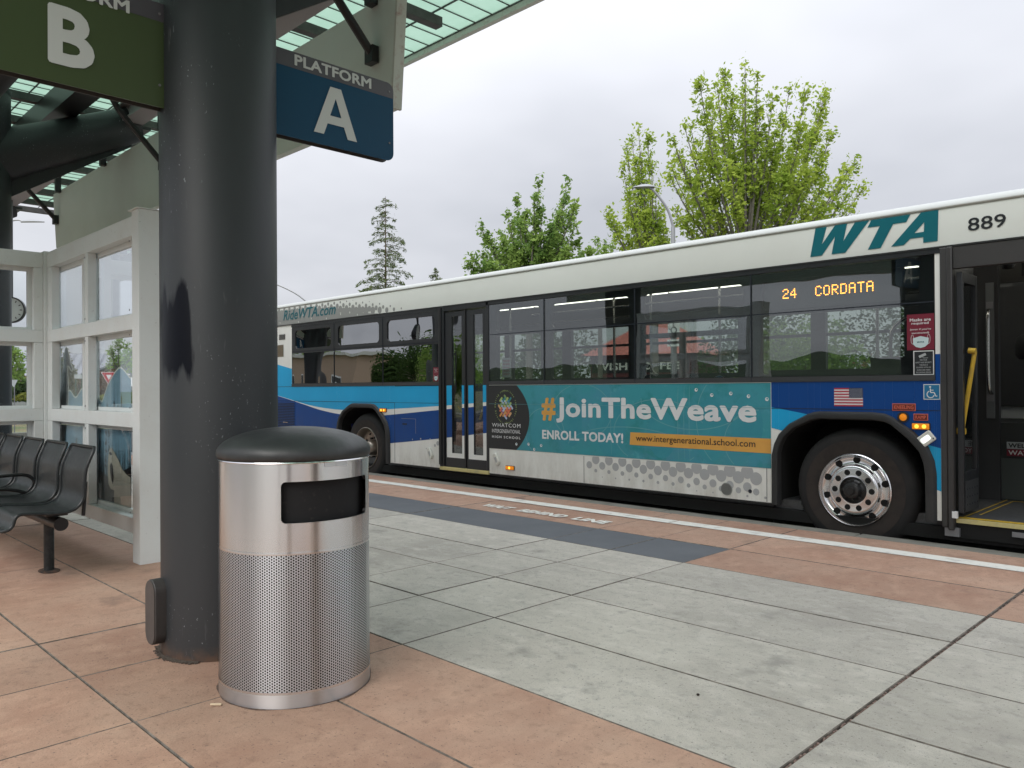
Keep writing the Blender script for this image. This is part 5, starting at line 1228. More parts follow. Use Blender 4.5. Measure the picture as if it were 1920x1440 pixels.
# step, ramp
b = MB(); b.box(-1.89, -0.66, YB+.02, YB+.05, .165, .196); b.build('step_nosing', 'yellow_worn', fd)
b = MB(); b.box(-1.885, -.66, YB+.05, YB+.10, .198, .2025); b.build('step_nosing', 'yellow', fd)
b = MB(); b.box(-1.89, -0.66, YB+.03, YB+.2, .05, .163); b.build('step_riser', 'under', fd)
b = MB(); b.box(-1.52, -1.1, YB+.015, YB+.028, .105, .14); b.build('ramp_hinge', 'alu_dark', fd)
b = MB()
for (p, q) in (((-1.86, YB+.12), (-1.86, 8.02)), ((-1.80, YB+.30), (-1.80, 7.95)), ((-1.80, 7.95), (-.8, 7.95)), ((-1.86, 8.02), (-.8, 8.02))):
    if p[0] == q[0]: b.box(p[0]-.006, p[0]+.006, p[1], q[1], .2005, .2025)
    else: b.box(p[0], q[0], p[1]-.006, p[1]+.006, .2005, .2025)
b.build('floor_marking', 'yellow', fd)
# ---------------------------------------------------------------- floor, interior, underside
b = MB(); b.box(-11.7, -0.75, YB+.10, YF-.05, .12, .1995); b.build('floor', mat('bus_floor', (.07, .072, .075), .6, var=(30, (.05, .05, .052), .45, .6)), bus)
b = MB(); b.box(BX0+.1, -12, YB+.03, YF-.03, .2, 2.5); b.build('engine_bulkhead', 'interior', bus)
b = MB(); b.box(-12, -0.8, YB+.08, YF-.08, 2.43, 2.45); b.build('ceiling', 'ceiling', bus)
b = MB(); b.add([(-12, YB+.07, 2.24), (-2, YB+.07, 2.24), (-2, YB+.45, 2.43), (-12, YB+.45, 2.43)], [(0, 1, 2, 3)]); b.add([(-12, YF-.07, 2.24), (-1, YF-.07, 2.24), (-1, YF-.45, 2.43), (-12, YF-.45, 2.43)], [(3, 2, 1, 0)]); b.build('ceiling_cove', 'ceiling', bus)
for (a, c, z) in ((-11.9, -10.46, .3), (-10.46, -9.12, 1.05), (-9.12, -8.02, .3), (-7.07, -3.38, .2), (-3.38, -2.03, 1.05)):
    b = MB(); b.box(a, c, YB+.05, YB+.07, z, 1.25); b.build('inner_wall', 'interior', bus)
b = MB(); b.box(BX0+.02, -.7, YB+.05, YF-.05, .02, .118); b.build('chassis', 'under', bus)
x = -9.2
k = 0
while x < -1.6:
    for (yy, zz) in ((YF-.72, 2.405), (YB+.62, 2.405)):
        b = MB(); b.box(x, x+1.12, yy-.035, yy+.035, zz, zz+.02); b.build('ceiling_light', 'light', bus)
    x += 1.18
# far side
def far_box(n, x0, x1, y0, y1, z0, z1, m): b = MB(); b.box(x0, x1, y0, y1, z0, z1); return b.build(n, m, bus)
b = MB(); extr(b, [(YF, 1.25), (YF, SK)], BX0, BX1); b.build('far_side_skin', 'bus_white', bus)
far_box('far_inner_wall', -12, -.8, YF-.06, YF-.04, 1.0, 1.27, 'interior')
far_box('far_inner_wall', -9, -3.5, YF-.06, YF-.04, .2, 1.0, 'interior')
far_box('far_upper_wall', -12, -.8, YF-.06, YF, 2.13, 2.29, 'frame')
fw = [-11.9, -10.5, -9.25, -7.98, -6.72, -5.0, -4.05, -3.0, -1.75, -0.9]
for a in fw: far_box('far_pillar', a-.09, a+.09, YF-.06, YF, 1.25, 2.15, 'frame')
far_box('far_dark_panel', -2.5, -.8, YF-.062, YF-.01, 1.2, 2.2, 'interior')
for a, c in zip(fw[:-2], fw[1:-1]):
    if c > -2: c = -2.45
    far_box('far_window', a+.09, c-.09, YF-.03, YF-.024, 1.27, 2.13, 'glass_far'); far_box('far_window_bar', a+.09, c-.09, YF-.05, YF-.02, 1.80, 1.835, 'frame')
# seats
def seat(x, y, rot=0, m='seat_blue'):
    s = empty('passenger_seat', (x, y, .2), rot); s.parent = bus
    b = MB(); P = smooth_poly([(0.18, .28), (.20, .42), (.05, .44), (-.17, .43), (-.22, .5), (-.25, .75), (-.285, 1.0), (-.27, 1.08)], 3)
    n = len(P); v = []
    for yy in (-.21, .21): v += [(p[0], yy, p[1]) for p in P]
    b.add(v, [(i, i+1, n+i+1, n+i) for i in range(n-1)]); o = b.build('cushion', m, s, smooth=True, angle=80); sol_ = o.modifiers.new('t', 'SOLIDIFY'); sol_.thickness = .05
    b = MB(); b.box(-.12, .10, -.03, .03, 0, .40); b.build('pedestal', 'interior', s)
    return s
for x in (-11.4, -10.6, -8.9, -6.4, -5.6, -4.6):
    for y in (YF-.35, YF-.82): seat(x, y)
for x in (-11.4, -10.6, -8.9): seat(x, YB+.42)
for x in (-6.6, -5.85, -4.05): seat(x, YB+.45, 0)
for (x, y) in ((-7.0, YB+.3), (-8.1, YB+.3), (-5.2, YB+.75), (-3.95, YB+.9), (-3.1, YF-.8), (-2.6, YF-.9), (-4.8, YF-1.0), (-6.3, YF-1.05)):
    b = MB(); b.tube([(x, y, .2), (x, y, 2.42)], .016, 10); b.build('stanchion', 'chrome', bus, smooth=True)
b = MB(); b.tube(smooth_poly([(-2.95, YF-.85, 1.3), (-2.95, YF-.85, 1.72), (-2.88, YF-.85, 1.84), (-2.75, YF-.85, 1.9), (-2.5, YF-.85, 1.9)], 3), .018, 8); b.build('grab_loop', 'chrome', bus, smooth=True)
b = MB(); b.tube([(-7.0, YB+.7, 2.15), (-2.2, YB+.7, 2.15)], .014, 8); b.tube([(-11, YF-.7, 2.15), (-2.2, YF-.7, 2.15)], .014, 8); b.build('overhead_rail', 'chrome', bus)
# partition, fare box, driver's area
b = MB(); b.box(-2.70, -2.02, YB+.50, YB+.56, 1.0, 1.46); b.build('wheel_well_box', 'interior', bus)
b = MB(); b.box(-2.05, -1.99, YB+.10, YB+.9, .2, 2.42); b.build('door_partition', 'frame', bus)
b = MB(); b.box(-3.45, -2.05, YB+.09, YB+.45, 1.02, 1.36); b.build('front_well_cover', 'interior', bus)
b = MB(); b.box(-2.35, -1.72, 8.0, YF-.08, .2, .88); b.build('driver_wall', mat('driver_wall_grey', (.025, .028, .028), .6), bus)
b = MB(); b.box(-2.32, -1.90, 7.94, 8.0, .2, 2.35); b.build('mullion_wall', 'interior', bus)
gp = MB(); gp.box(-1.995, -1.930, 7.925, 7.938, .92, 2.12); gp = gp.build('grab_plate', mat('grab_plate_grey', (.13, .14, .145), .5), bus)
b = MB(); b.tube(smooth_poly([(-1.965, 7.92, 1.88), (-1.962, 7.87, 1.85), (-1.962, 7.86, 1.7), (-1.962, 7.86, 1.3), (-1.955, 7.87, 1.17), (-1.95, 7.92, 1.14)], 3), .014, 10); b.build('grab_rail', 'chrome', gp, smooth=True)
for (zz) in (1.92, 1.10):
    s = MB(); s.box(-1.99, -1.935, 7.915, 7.926, zz-.03, zz+.03); s.build('rail_foot', 'alu_dark', gp)
ds = MB(); ds.box(-1.55, -1.05, 8.0, YF-.25, .2, .75); ds.build('driver_platform', 'under', bus)
st = seat(-1.45, 8.55, 0, 'seat_dark'); st.location.z = .55
hs = MB(); hs.lathe([(0, .10), (.06, .10), (.10, .07), (.12, 0), (.11, -.09), (.08, -.13), (0, -.14)], (-1.80, 8.55, 1.58), 'Z', 20); hs.build('headrest', 'seat_dark', bus, smooth=True)
b = MB(); b.box(-1.74, -1.70, 8.30, 8.75, 1.0, 1.55); b.build('seat_back_panel', 'seat_blue', bus, bevel=.01)
b = MB(); b.box(-1.45, -.80, 7.9, YF-.1, .75, 1.05); b.build('dashboard', 'seat_dark', bus, bevel=.03)
# step warning sticker on the low wall
b = MB(); b.box(-1.855, -1.20, 7.985, 7.992, .655, .715); wf = b.build('step_notice', 'stkgrey', bus)
b = MB(); b.box(-1.855, -1.20, 7.985, 7.992, .592, .652); b.build('step_notice', 'maroon', bus)
for (x0, x1, z0, z1) in ((-1.865, -1.0, .58, .73),):
    b = MB(); b.box(x0, x1, 7.993, 8.0, z0, z1); b.build('notice_back', 'interior', bus)
text('step_lettering', 'WELCOME', (-1.842, 7.982, .665), U, V, .30, .040, 'adblack', bus, bold=.03)
text('step_lettering', 'WATCH YOUR STEP', (-1.842, 7.982, .602), U, V, .60, .040, 'stkwhite', bus, bold=.01)
lw_ = MB(); lw_.box(-1.9, -.9, 7.996, 8.002, .21, .57); lw_.build('low_wall', mat('low_wall_grey', (.055, .064, .061), .5), bus)
cmx = MB(); cmx.lathe([(0, 0), (.05, 0), (.06, -.03), (.045, -.07), (0, -.08)], (-1.93, 8.4, 2.36), 'Z', 18); cmx.build('ceiling_camera', 'seat_dark', bus, smooth=True)
ms = MB(); ms.box(-1.80, -1.55, 8.3, 8.35, 2.2, 2.36); ms.build('mirror', 'interior', bus)
# ends
b = MB(); b.box(BX0, BX0+.05, YB+.0, YF, SK, 2.58); b.build('rear_wall', 'navy', bus, bevel=.01)
b = MB(); b.box(BX1-.05, BX1, YB, YF, SK, .98); b.build('front_panel', 'bus_white', bus, bevel=.01)
b = MB(); b.box(BX1-.05, BX1, YB, YF, 2.2, 2.6); b.build('front_panel', 'bus_white', bus, bevel=.01)
b = MB(); b.box(BX1-.04, BX1-.03, YB+.06, YF-.06, .98, 2.2); b.build('windscreen', 'glass_bus', bus)
b = MB(); b.box(-.655, BX1, YB+.0, YB+.03, 1.252, 2.29); b.build('front_quarter', 'frame', bus)
# underside bits seen between skirt and kerb
for (x, w_) in ((-8.6, .05), (-8.5, .03), (-8.38, .05)):
    b = MB(); b.tube([(x, YB+.25, .15), (x, YB+.25, .02)], .014, 6); b.build('hose_fitting', 'under', bus)
b = MB(); b.box(-6.9, -3.5, YB+.3, YB+.9, -.02, .12); b.build('battery_tray', 'under', bus)
b = MB(); b.add([(-3.39, YB+.05, .17), (-3.395, YB+.30, .17), (-3.40, YB+.30, -.10), (-3.40, YB+.05, -.10)], [(0, 1, 2, 3)]); b.build('mud_flap', 'rub', bus)
# ---------------------------------------------------------------- lamps, stickers, signs on the side
def lampbox(name, x0, x1, z0, z1, m, hot=None, n=2):
    l = empty(name, (0, 0, 0)); l.parent = bus
    b = MB(); b.box(x0-.006, x1+.006, YB-.008, YB-.002, z0-.005, z1+.005); b.build('base', 'rub', l)
    b = MB(); b.box(x0, x1, YB-.022, YB-.008, z0, z1); b.build('lens', m, l, bevel=.005)
    if hot:
        for k in range(n):
            xc = x0+(x1-x0)*(k+.5+.15)/(n+.3); h = MB(); h.lathe([(.016, 0), (0, -.004)], (xc, YB-.0225, (z0+z1)/2), 'Y', 12); h.build('bulb', hot, l)
lampbox('marker_lamp', -2.19, -2.065, .872, .917, 'amber', 'amber_hot', 2)
lampbox('marker_lamp', -9.34, -9.19, .885, .930, 'amber', 'amber_hot', 2)
lampbox('marker_lamp', -6.775, -6.64, .238, .280, 'amber', 'amber_hot', 1)
lampbox('tail_marker', -12.41, -12.31, 2.425, 2.460, 'redlamp')
l = MB(); l.lathe([(.042, 0), (.042, -.012), (.03, -.014), (.028, -.008)], (-2.259, YB-.002, .964), 'Y', 28); l.lathe([(.0, -.017), (.018, -.016), (.0275, -.010)], (-2.259, YB-.002, .964), 'Y', 24)
r1 = MB(); r1.lathe([(.043, 0), (.043, -.012), (.032, -.014), (.029, -.006)], (-2.259, YB-.002, .964), 'Y', 28); rg = r1.build('turn_lamp', 'rub', bus, smooth=True)
r1 = MB(); r1.lathe([(.0, -.013), (.022, -.012), (.029, -.006)], (-2.259, YB-.002, .964), 'Y', 24); r1.build('lens', 'amber', rg, smooth=True)
def legend(txt, x0, x1, z0, z1):
    l = empty('legend_lamp', (0, 0, 0)); l.parent = bus
    b = MB(); b.box(x0, x1, YB-.006, YB-.002, z0, z1); b.build('border', 'lampred', l, bevel=.002)
    b = MB(); b.box(x0+.006, x1-.006, YB-.0075, YB-.006, z0+.006, z1-.006); b.build('face', 'lampdark', l)
    text('legend', txt, (x0+.014, YB-.0085, z0+.013), U, V, x1-x0-.028, z1-z0-.026, 'lampred', l, bold=.03)
legend('KNEELING', -2.342, -2.166, 1.014, 1.072); legend('RAMP', -2.182, -2.076, .940, .993)
def kerb_lamp(x, z, s, ang):
    l = empty('kerb_lamp', (x, YB, z)); l.parent = bus; c, s_ = math.cos(R(ang)), math.sin(R(ang))
    def rp_(w, h): return [(p[0]*c-p[1]*s_, p[0]*s_+p[1]*c) for p in rrect(-w, w, -h, h, .012, n=3)]
    b = MB(); b.poly(rp_(s, s*.72), (0, -.028, 0), U, V, .026); b.build('housing', 'lampwhite', l, bevel=.006)
    b = MB(); b.poly(rp_(s*.62, s*.34), (0, -.0295, 0), U, V); b.build('lens', 'lamplens', l)
    for (dx, dz) in ((-.8, .45), (.8, -.45), (-.8, -.45)):
        h = MB(); px, pz = dx*s*c-dz*s*s_, dx*s*s_+dz*s*c; h.lathe([(.0065, 0), (0, -.002)], (px, -.0300, pz), 'Y', 8); h.build('screw', 'seam', l)
kerb_lamp(-2.088, .797, .062, 38)
def hooded(x, z):
    l = empty('hooded_lamp', (x, YB, z)); l.parent = bus
    b = MB(); P = [(-.055, .05), (.0, .075), (.06, -.03), (.04, -.075), (-.005, -.07)]; b.poly(P, (0, -.035, 0), U, V, .033); b.build('hood', 'lampwhite', l, bevel=.008)
    b = MB(); b.poly([(-.02, .015), (.012, .03), (.035, -.03), (.015, -.045)], (0, -.0365, 0), U, V); b.build('lens', 'dot', l)
hooded(-8.206, .355); hooded(-6.935, .352)
# round vent and plug
b = MB(); b.lathe([(.060, 0), (.058, -.004), (0, -.004)], (-3.832, YB-.001, .256), 'Y', 32); rv = b.build('round_vent', 'dotdark', bus)
for k in range(-5, 6):
    hw = math.sqrt(max(0, .052**2-(k*.009)**2)); s = MB(); s.box(-3.832-hw, -3.832+hw, YB-.0065, YB-.005, .256+k*.009-.002, .256+k*.009+.001); s.build('slat', 'rail', rv)
b = MB(); b.lathe([(.018, 0), (.018, -.004), (0, -.004)], (-3.592, YB-.001, .256), 'Y', 18); b.build('filler_plug', 'seam', bus)
# access flap outline in the navy field
for (x0, x1, z0, z1) in ((-8.53, -8.525, .60, .80), (-8.85, -8.53, .797, .801)): seam(x0, x1, z0, z1).data.materials[0] = MT['dotdark']
b = MB(); b.box(-8.82, -8.72, YB-.006, YB-.002, .715, .735); b.build('flap_latch', 'seam', bus)
# flag
fl = empty('flag_sticker', (0, 0, 0)); fl.parent = bus; fx0, fx1, fz0, fz1 = -2.811, -2.573, 1.045, 1.198; hs_ = (fz1-fz0)/13
b = MB(); b.box(fx0, fx1, YB-.0030, YB-.0022, fz0, fz1); b.build('white_ground', 'stkwhite', fl)
b = MB()
for k in range(0, 13, 2): b.box(fx0, fx1, YB-.0038, YB-.0030, fz0+hs_*k, fz0+hs_*(k+1))
b.build('red_stripes', 'flagred', fl)
b = MB(); b.box(fx1-.112, fx1, YB-.0046, YB-.0038, fz0+hs_*6, fz1); b.build('canton', 'flagblue', fl)
b = MB()
for r_i in range(9):
    for c_i in range(6 if r_i % 2 == 0 else 5):
        x = fx1-.112+.0093+c_i*.0187+(0 if r_i % 2 == 0 else .0093); z = fz0+hs_*6+.0082*(r_i+1)
        P = []
        for k in range(10): a = R(90+36*k); rr = .0037 if k % 2 == 0 else .0016; P.append((rr*math.cos(a), rr*math.sin(a)))
        b.poly(P, (x, YB-.0050, z), U, V)
b.build('stars', 'stkwhite', fl)
# wheelchair symbol
wc = empty('wheelchair_sticker', (0, 0, 0)); wc.parent = bus
b = MB(); b.box(-2.108, -1.988, YB-.0035, YB-.0022, 1.105, 1.225); b.build('border', 'stkwhite', wc)
b = MB(); b.box(-2.102, -1.994, YB-.0043, YB-.0035, 1.111, 1.219); b.build('ground', 'wcblue', wc)
b = MB()
def stroke(mb, P, w, y):
    for (p, q) in zip(P[:-1], P[1:]):
        d = Vector((q[0]-p[0], q[1]-p[1])); d.normalize(); n_ = Vector((-d[1], d[0]))*w
        mb.poly([(p[0]-n_[0], p[1]-n_[1]), (q[0]-n_[0], q[1]-n_[1]), (q[0]+n_[0], q[1]+n_[1]), (p[0]+n_[0], p[1]+n_[1])], (0, y, 0), U, V)
cx_, cz_ = -2.056, 1.146
stroke(b, [(cx_+.026*math.cos(a), cz_+.026*math.sin(a)) for a in np.linspace(R(110), R(345), 20)], .0034, YB-.0050)
stroke(b, [(-2.058, 1.192), (-2.056, 1.160), (-2.030, 1.160), (-2.018, 1.130), (-2.008, 1.134)], .0036, YB-.0052); stroke(b, [(-2.057, 1.178), (-2.035, 1.178)], .003, YB-.0054)
disc(b, -2.059, 1.203, .0075, YB-.0054, 14); b.build('symbol', 'stkwhite', wc)
# stickers on the glass
def mask_sticker(x0, x1, z0, z1, full):
    m = empty('mask_notice', (0, 0, 0)); m.parent = bus; y = YB-.004; w = x1-x0; h = z1-z0
    b = MB(); b.box(x0, x1, y, y+.0012, z0, z1); b.build('ground', 'maroon', m)
    if full:
        text('notice_lettering', 'Masks are', (x0+.11*w, y-.001, z0+.80*h), U, V, .77*w, .085*h, 'stkwhite', m, bold=.03)
        text('notice_lettering', 'required', (x0+.17*w, y-.001, z0+.695*h), U, V, .63*w, .085*h, 'stkwhite', m, bold=.03)
        text('notice_lettering', "(even if you're", (x0+.12*w, y-.001, z0+.54*h), U, V, .76*w, .065*h, 'stkwhite', m, bold=.02)
        text('notice_lettering', 'vaccinated)', (x0+.17*w, y-.001, z0+.44*h), U, V, .64*w, .062*h, 'stkwhite', m, bold=.02)
    else:
        text('notice_lettering', 'Masks', (x0+.2*w, y-.001, z0+.84*h), U, V, .6*w, .07*h, 'stkwhite', m); text('notice_lettering', 'are', (x0+.35*w, y-.001, z0+.74*h), U, V, .3*w, .06*h, 'stkwhite', m); text('notice_lettering', 'required', (x0+.2*w, y-.001, z0+.64*h), U, V, .6*w, .07*h, 'stkwhite', m)
    q = [(.22, .33), (.5, .385), (.80, .33), (.78, .16), (.66, .085), (.5, .055), (.34, .085), (.23, .16)]
    b = MB(); b.poly([(x0+p[0]*w, z0+p[1]*h) for p in q][::-1], (0, y-.0012, 0), U, V); b.build('mask_picture', mat('mask_pale', (.55, .68, .70), .5), m)
    b = MB()
    for sg in (-1, 1):
        stroke(b, [(x0+(.5+sg*(.30+.05*math.sin(t)))*w, z0+(.30+.13*math.cos(t)*1.0)*h) for t in np.linspace(0, 2*math.pi, 16)], .0012, y-.0010)
    b.build('mask_loop', 'stkwhite', m)
    text('operator_lettering', 'WTA', (x0+.37*w, y-.002, z0+.20*h), U, V, .26*w, .04*h, 'wtateal', m, bold=.05, shear=.3)
mask_sticker(-2.226, -2.026, 1.494, 1.776, True); mask_sticker(-8.145, -8.03, 1.305, 1.49, False)
m = empty('camera_notice', (0, 0, 0)); m.parent = bus
b = MB(); b.box(-2.180, -2.030, YB-.004, YB-.0028, 1.297, 1.488); b.build('border', 'stkwhite', m)
b = MB(); b.box(-2.173, -2.037, YB-.0046, YB-.004, 1.304, 1.481); b.build('ground', 'adblack', m)
for k, tx in enumerate(['FOR YOUR', 'SAFETY AND SECURITY', 'THIS BUS IS', 'EQUIPPED WITH AN', 'AUDIO AND VIDEO', 'RECORDING DEVICE']):
    w = [.052, .118, .06, .105, .098, .108][k]; text('notice_lettering', tx, (-2.105-w/2, YB-.0052, 1.409-.0195*k), U, V, w, .0115, 'stkgrey', m, bold=.02)
b = MB(); b.poly([(-2.142, 1.448), (-2.092, 1.470), (-2.084, 1.452), (-2.134, 1.430)][::-1], (0, YB-.0052, 0), U, V); stroke(b, [(-2.11, 1.442), (-2.108, 1.430), (-2.072, 1.430)], .0016, YB-.0052); b.build('camera_picture', 'stkgrey', m)
# paper notice behind the fourth window
b = MB(); b.box(-6.865, -6.715, YB+.026, YB+.0275, 1.34, 1.575); pn = b.build('paper_notice', 'paper', bus)
for k in range(5): text('notice_lettering', ['PLEASE', 'BOARD', 'FROM REAR', 'DOOR', 'ONLY'][k], (-6.845, YB+.0245, 1.53-.04*k), U, V, .11, .02, 'flagred', pn)
# destination sign behind the last upper pane
sg = empty('destination_sign', (0, 0, 0)); sg.parent = bus
b = MB(); b.box(-3.47, -2.28, YB+.06, YB+.12, 1.89, 2.19); b.build('sign_case', mat('sign_case_grey', (.07, .075, .08), .5), sg)
FONT = {'2': '01110 10001 00001 00110 01000 10000 11111', '4': '00010 00110 01010 10010 11111 00010 00010', 'C': '01110 10001 10000 10000 10000 10001 01110', 'O': '01110 10001 10001 10001 10001 10001 01110', 'R': '11110 10001 10001 11110 10100 10010 10001', 'D': '11110 10001 10001 10001 10001 10001 11110', 'A': '01110 10001 10001 11111 10001 10001 10001', 'T': '11111 00100 00100 00100 00100 00100 00100'}
led = MB()
p0, pz = .0114, .0127
def ledtxt(s, x0, z0):
    x = x0
    for ch in s:
        rows = FONT[ch].split()
        for r_i, rw in enumerate(rows):
            for c_i, bit in enumerate(rw):
                if bit == '1':
                    xx, zz = x+c_i*p0, z0+(6-r_i)*pz; h = .0041
                    led.add([(xx-h, YB+.058, zz-h), (xx+h, YB+.058, zz-h), (xx+h, YB+.058, zz+h), (xx-h, YB+.058, zz+h)], [(0, 1, 2, 3)])
        x += p0*6.35
ledtxt('24', -3.288, 2.001); ledtxt('CORDATA', -2.990, 2.001)
tag(led.build('led_dots', 'led', sg), kind='stuff')
# ================================================================== TREES
bark = mat('grey_bark', (0.16, 0.15, 0.13), 0.9, var=(6, (0.10, 0.095, 0.085), 0.4, 0.7))
bark_red = mat('brown_bark', (0.10, 0.07, 0.05), 0.9, var=(6, (0.07, 0.05, 0.04), 0.4, 0.7))
LM = {'lime': leaf_mat('lime_foliage', (0.20, 0.31, 0.045), (0.48, 0.58, 0.11), .48), 'green': leaf_mat('green_foliage', (0.12, 0.22, 0.06), (0.31, 0.43, 0.11), .45),
      'fir': leaf_mat('fir_foliage', (0.09, 0.13, 0.065), (0.19, 0.23, 0.11), .25), 'dark': leaf_mat('dark_foliage', (0.035, 0.07, 0.022), (0.08, 0.13, 0.04), .3),
      'olive': leaf_mat('olive_foliage', (0.11, 0.13, 0.045), (0.20, 0.17, 0.07), .3), 'rust': leaf_mat('rust_foliage', (0.15, 0.085, 0.05), (0.22, 0.13, 0.07), .3), 'gold': leaf_mat('gold_foliage', (0.22, 0.25, 0.05), (0.34, 0.34, 0.08), .3)}
MT.update(LM)
def leaves_object(name, C, size, material, parent, aspect=0.55, up_bias=0.3, curl=True):
    """one mesh of many separate leaves: centres C (n,3)"""
    C = np.asarray(C, float); n = len(C)
    d = rng.normal(size=(n, 3)); d[:, 2] = d[:, 2]*0.7+up_bias*rng.random(n); d /= np.linalg.norm(d, axis=1)[:, None]
    e = rng.normal(size=(n, 3)); e -= (e*d).sum(1)[:, None]*d; e /= np.linalg.norm(e, axis=1)[:, None]
    nn = np.cross(d, e)
    s = (size*(0.45+1.15*rng.random(n)**1.5))[:, None]
    p0 = C-d*s*.5; p1 = C+e*s*.5*aspect+nn*s*.08; p2 = C+d*s*.6; p3 = C-e*s*.5*aspect+nn*s*.08
    v = np.stack([p0, p1, p2, p3], 1).reshape(-1, 3)
    me = bpy.data.meshes.new(name); me.vertices.add(4*n); me.vertices.foreach_set('co', v.ravel())
    me.loops.add(4*n); me.loops.foreach_set('vertex_index', np.arange(4*n)); me.polygons.add(n); me.polygons.foreach_set('loop_start', np.arange(0, 4*n, 4))
    try: me.polygons.foreach_set('loop_total', np.full(n, 4))
    except Exception: pass
    me.update(calc_edges=True); me.materials.append(material)
    o = bpy.data.objects.new(name, me); COL.objects.link(o); o.parent = parent; return o
def bez(p, q, c, n=8):
    return [p*(1-t)**2+c*2*t*(1-t)+q*t*t for t in np.linspace(0, 1, n)]
def broad_tree(label, d, base_px, fork_py, tips, leafm, leaf=0.085, dens=1.0, spread=1.6, plume=0.42, r0=0.16, thin=0.0, group=None, side=True, bk=None):
    base = np.array(at(base_px, 760, d)); base[2] = RZ; fork = np.array(at(base_px, fork_py, d))
    root = empty('broadleaf_tree', tuple(base), label=label, cat='tree', group=group)
    tk = MB(); off = base
    tk.tube([Vector((0, 0, 0)), Vector((0.03, 0, (fork[2]-base[2])*.5)), Vector(fork-off)], [r0, r0*.85, r0*.7], 12); tko = tk.build('trunk', bk or bark, root, smooth=True)
    br = MB(); C = []
    for (tx, ty, w) in tips:
        dd = d+random.uniform(-spread, spread); tip = np.array(at(tx, ty, dd))
        st = fork+(tip-fork)*random.uniform(0.0, .08); mid = st*.5+tip*.5; hor = mid.copy(); c = st+(tip-st)*.45+np.array([0, 0, 1])*(-0.12*np.linalg.norm((tip-st)[:2]))+(tip-st)*np.array([.18, .18, 0])
        P = bez(st, tip, c, 11); ln_ = np.linalg.norm(tip-st)
        rs = [r0*.30*(1-.92*k/10)+.004 for k in range(11)]
        br.tube([Vector(p-off) for p in P], rs, 6)
        ns = int(ln_*5)
        for k in range(ns):
            t = random.uniform(.42, 1.0); i = min(9, int(t*10)); p = P[i]+(P[i+1]-P[i])*(t*10-i); dr = (P[i+1]-P[i]); dr = dr/np.linalg.norm(dr)
            sd = rng.normal(size=3); sd -= sd@dr*dr; sd /= np.linalg.norm(sd)
            L_ = w*plume*(1.25-.75*t)*random.uniform(.6, 1.25); e = p+(dr*random.uniform(.7, 1.15)+sd*.55+np.array([0, 0, .4]))*L_
            br.tube([Vector(p-off), Vector((p+e)/2-off+np.array([0, 0, .02])), Vector(e-off)], [.009, .006, .003], 4, caps=False)
            m = max(5, int(dens*random.uniform(60, 120)*L_/.4*(w)))
            nc_ = random.choice([2, 3, 3]); cc = p+(e-p)*(rng.random(nc_)**.6)[:, None]+rng.normal(size=(nc_, 3))*.06; C.append(cc[rng.integers(0, nc_, m)]+rng.normal(size=(m, 3))*(.050+.055*w))
            if random.random() < thin: C.pop()
        m = int(dens*130*w); C.append(tip+rng.normal(size=(m, 3))*np.array([.075, .075, .13])*(.7+w*.5))
    br.build('branches', bk or bark, tko if False else root)
    C = np.concatenate(C)-off
    leaves_object('crown', C, leaf, LM[leafm], root)
    return root
big = [(1256, 330, .7), (1270, 290, .7), (1345, 165, .7), (1412, 230, .9), (1455, 250, .9), (1590, 320, .6), (1588, 368, .7), (1545, 345, .9), (1310, 345, .8), (1372, 320, 1.0), (1422, 320, 1.0), (1470, 330, 1.0), (1515, 330, .9), (1265, 395, .7), (1312, 158, 1.0), (1330, 200, .9), (1295, 240, .8), (1356, 135, .8), (1370, 185, .9), (1397, 124, .55), (1392, 175, .9), (1420, 148, .6), (1425, 205, .9), (1448, 190, .8), (1480, 168, .5), (1470, 225, .9), (1512, 172, .8), (1548, 176, .9), (1535, 225, 1.0), (1505, 240, 1.0),
       (1558, 255, .75), (1540, 300, .9), (1604, 308, .7), (1575, 340, .8), (1618, 355, .7), (1600, 392, .6), (1560, 405, .6), (1283, 236, .6), (1262, 262, .55), (1258, 312, .7), (1290, 330, .8), (1330, 300, 1.0), (1365, 275, 1.0), (1400, 270, 1.0), (1440, 280, 1.1), (1480, 290, 1.1),
       (1300, 380, .8), (1340, 370, 1.0), (1390, 360, .9), (1440, 370, 1.0), (1490, 370, .9), (1530, 370, .8), (1280, 420, .8), (1330, 430, .8), (1400, 420, .7), (1460, 430, .7), (1510, 425, .7)]
broad_tree('tall lime-green tree with many upright leafy limbs above the bus', 24, 1398, 520, big, 'lime', leaf=.125, dens=.36, plume=.50, r0=.17)
lf_ = [(1146, 415, .6), (1185, 262, .6), (1222, 315, .7), (1190, 385, .8), (1238, 395, .8), (1197, 242, .6), (1215, 262, .8), (1175, 280, .6), (1196, 300, .9), (1168, 318, .7), (1205, 345, .9), (1178, 365, .8), (1230, 360, .8), (1140, 400, .7), (1160, 432, .8), (1182, 415, .9), (1215, 405, .9), (1245, 425, .9), (1170, 462, .9), (1225, 458, .8), (1195, 445, .8)]
broad_tree('narrow lime-green tree behind the street lamp, left of the tall tree', 26, 1228, 540, lf_, 'lime', leaf=.125, dens=.42, plume=.46, r0=.13)
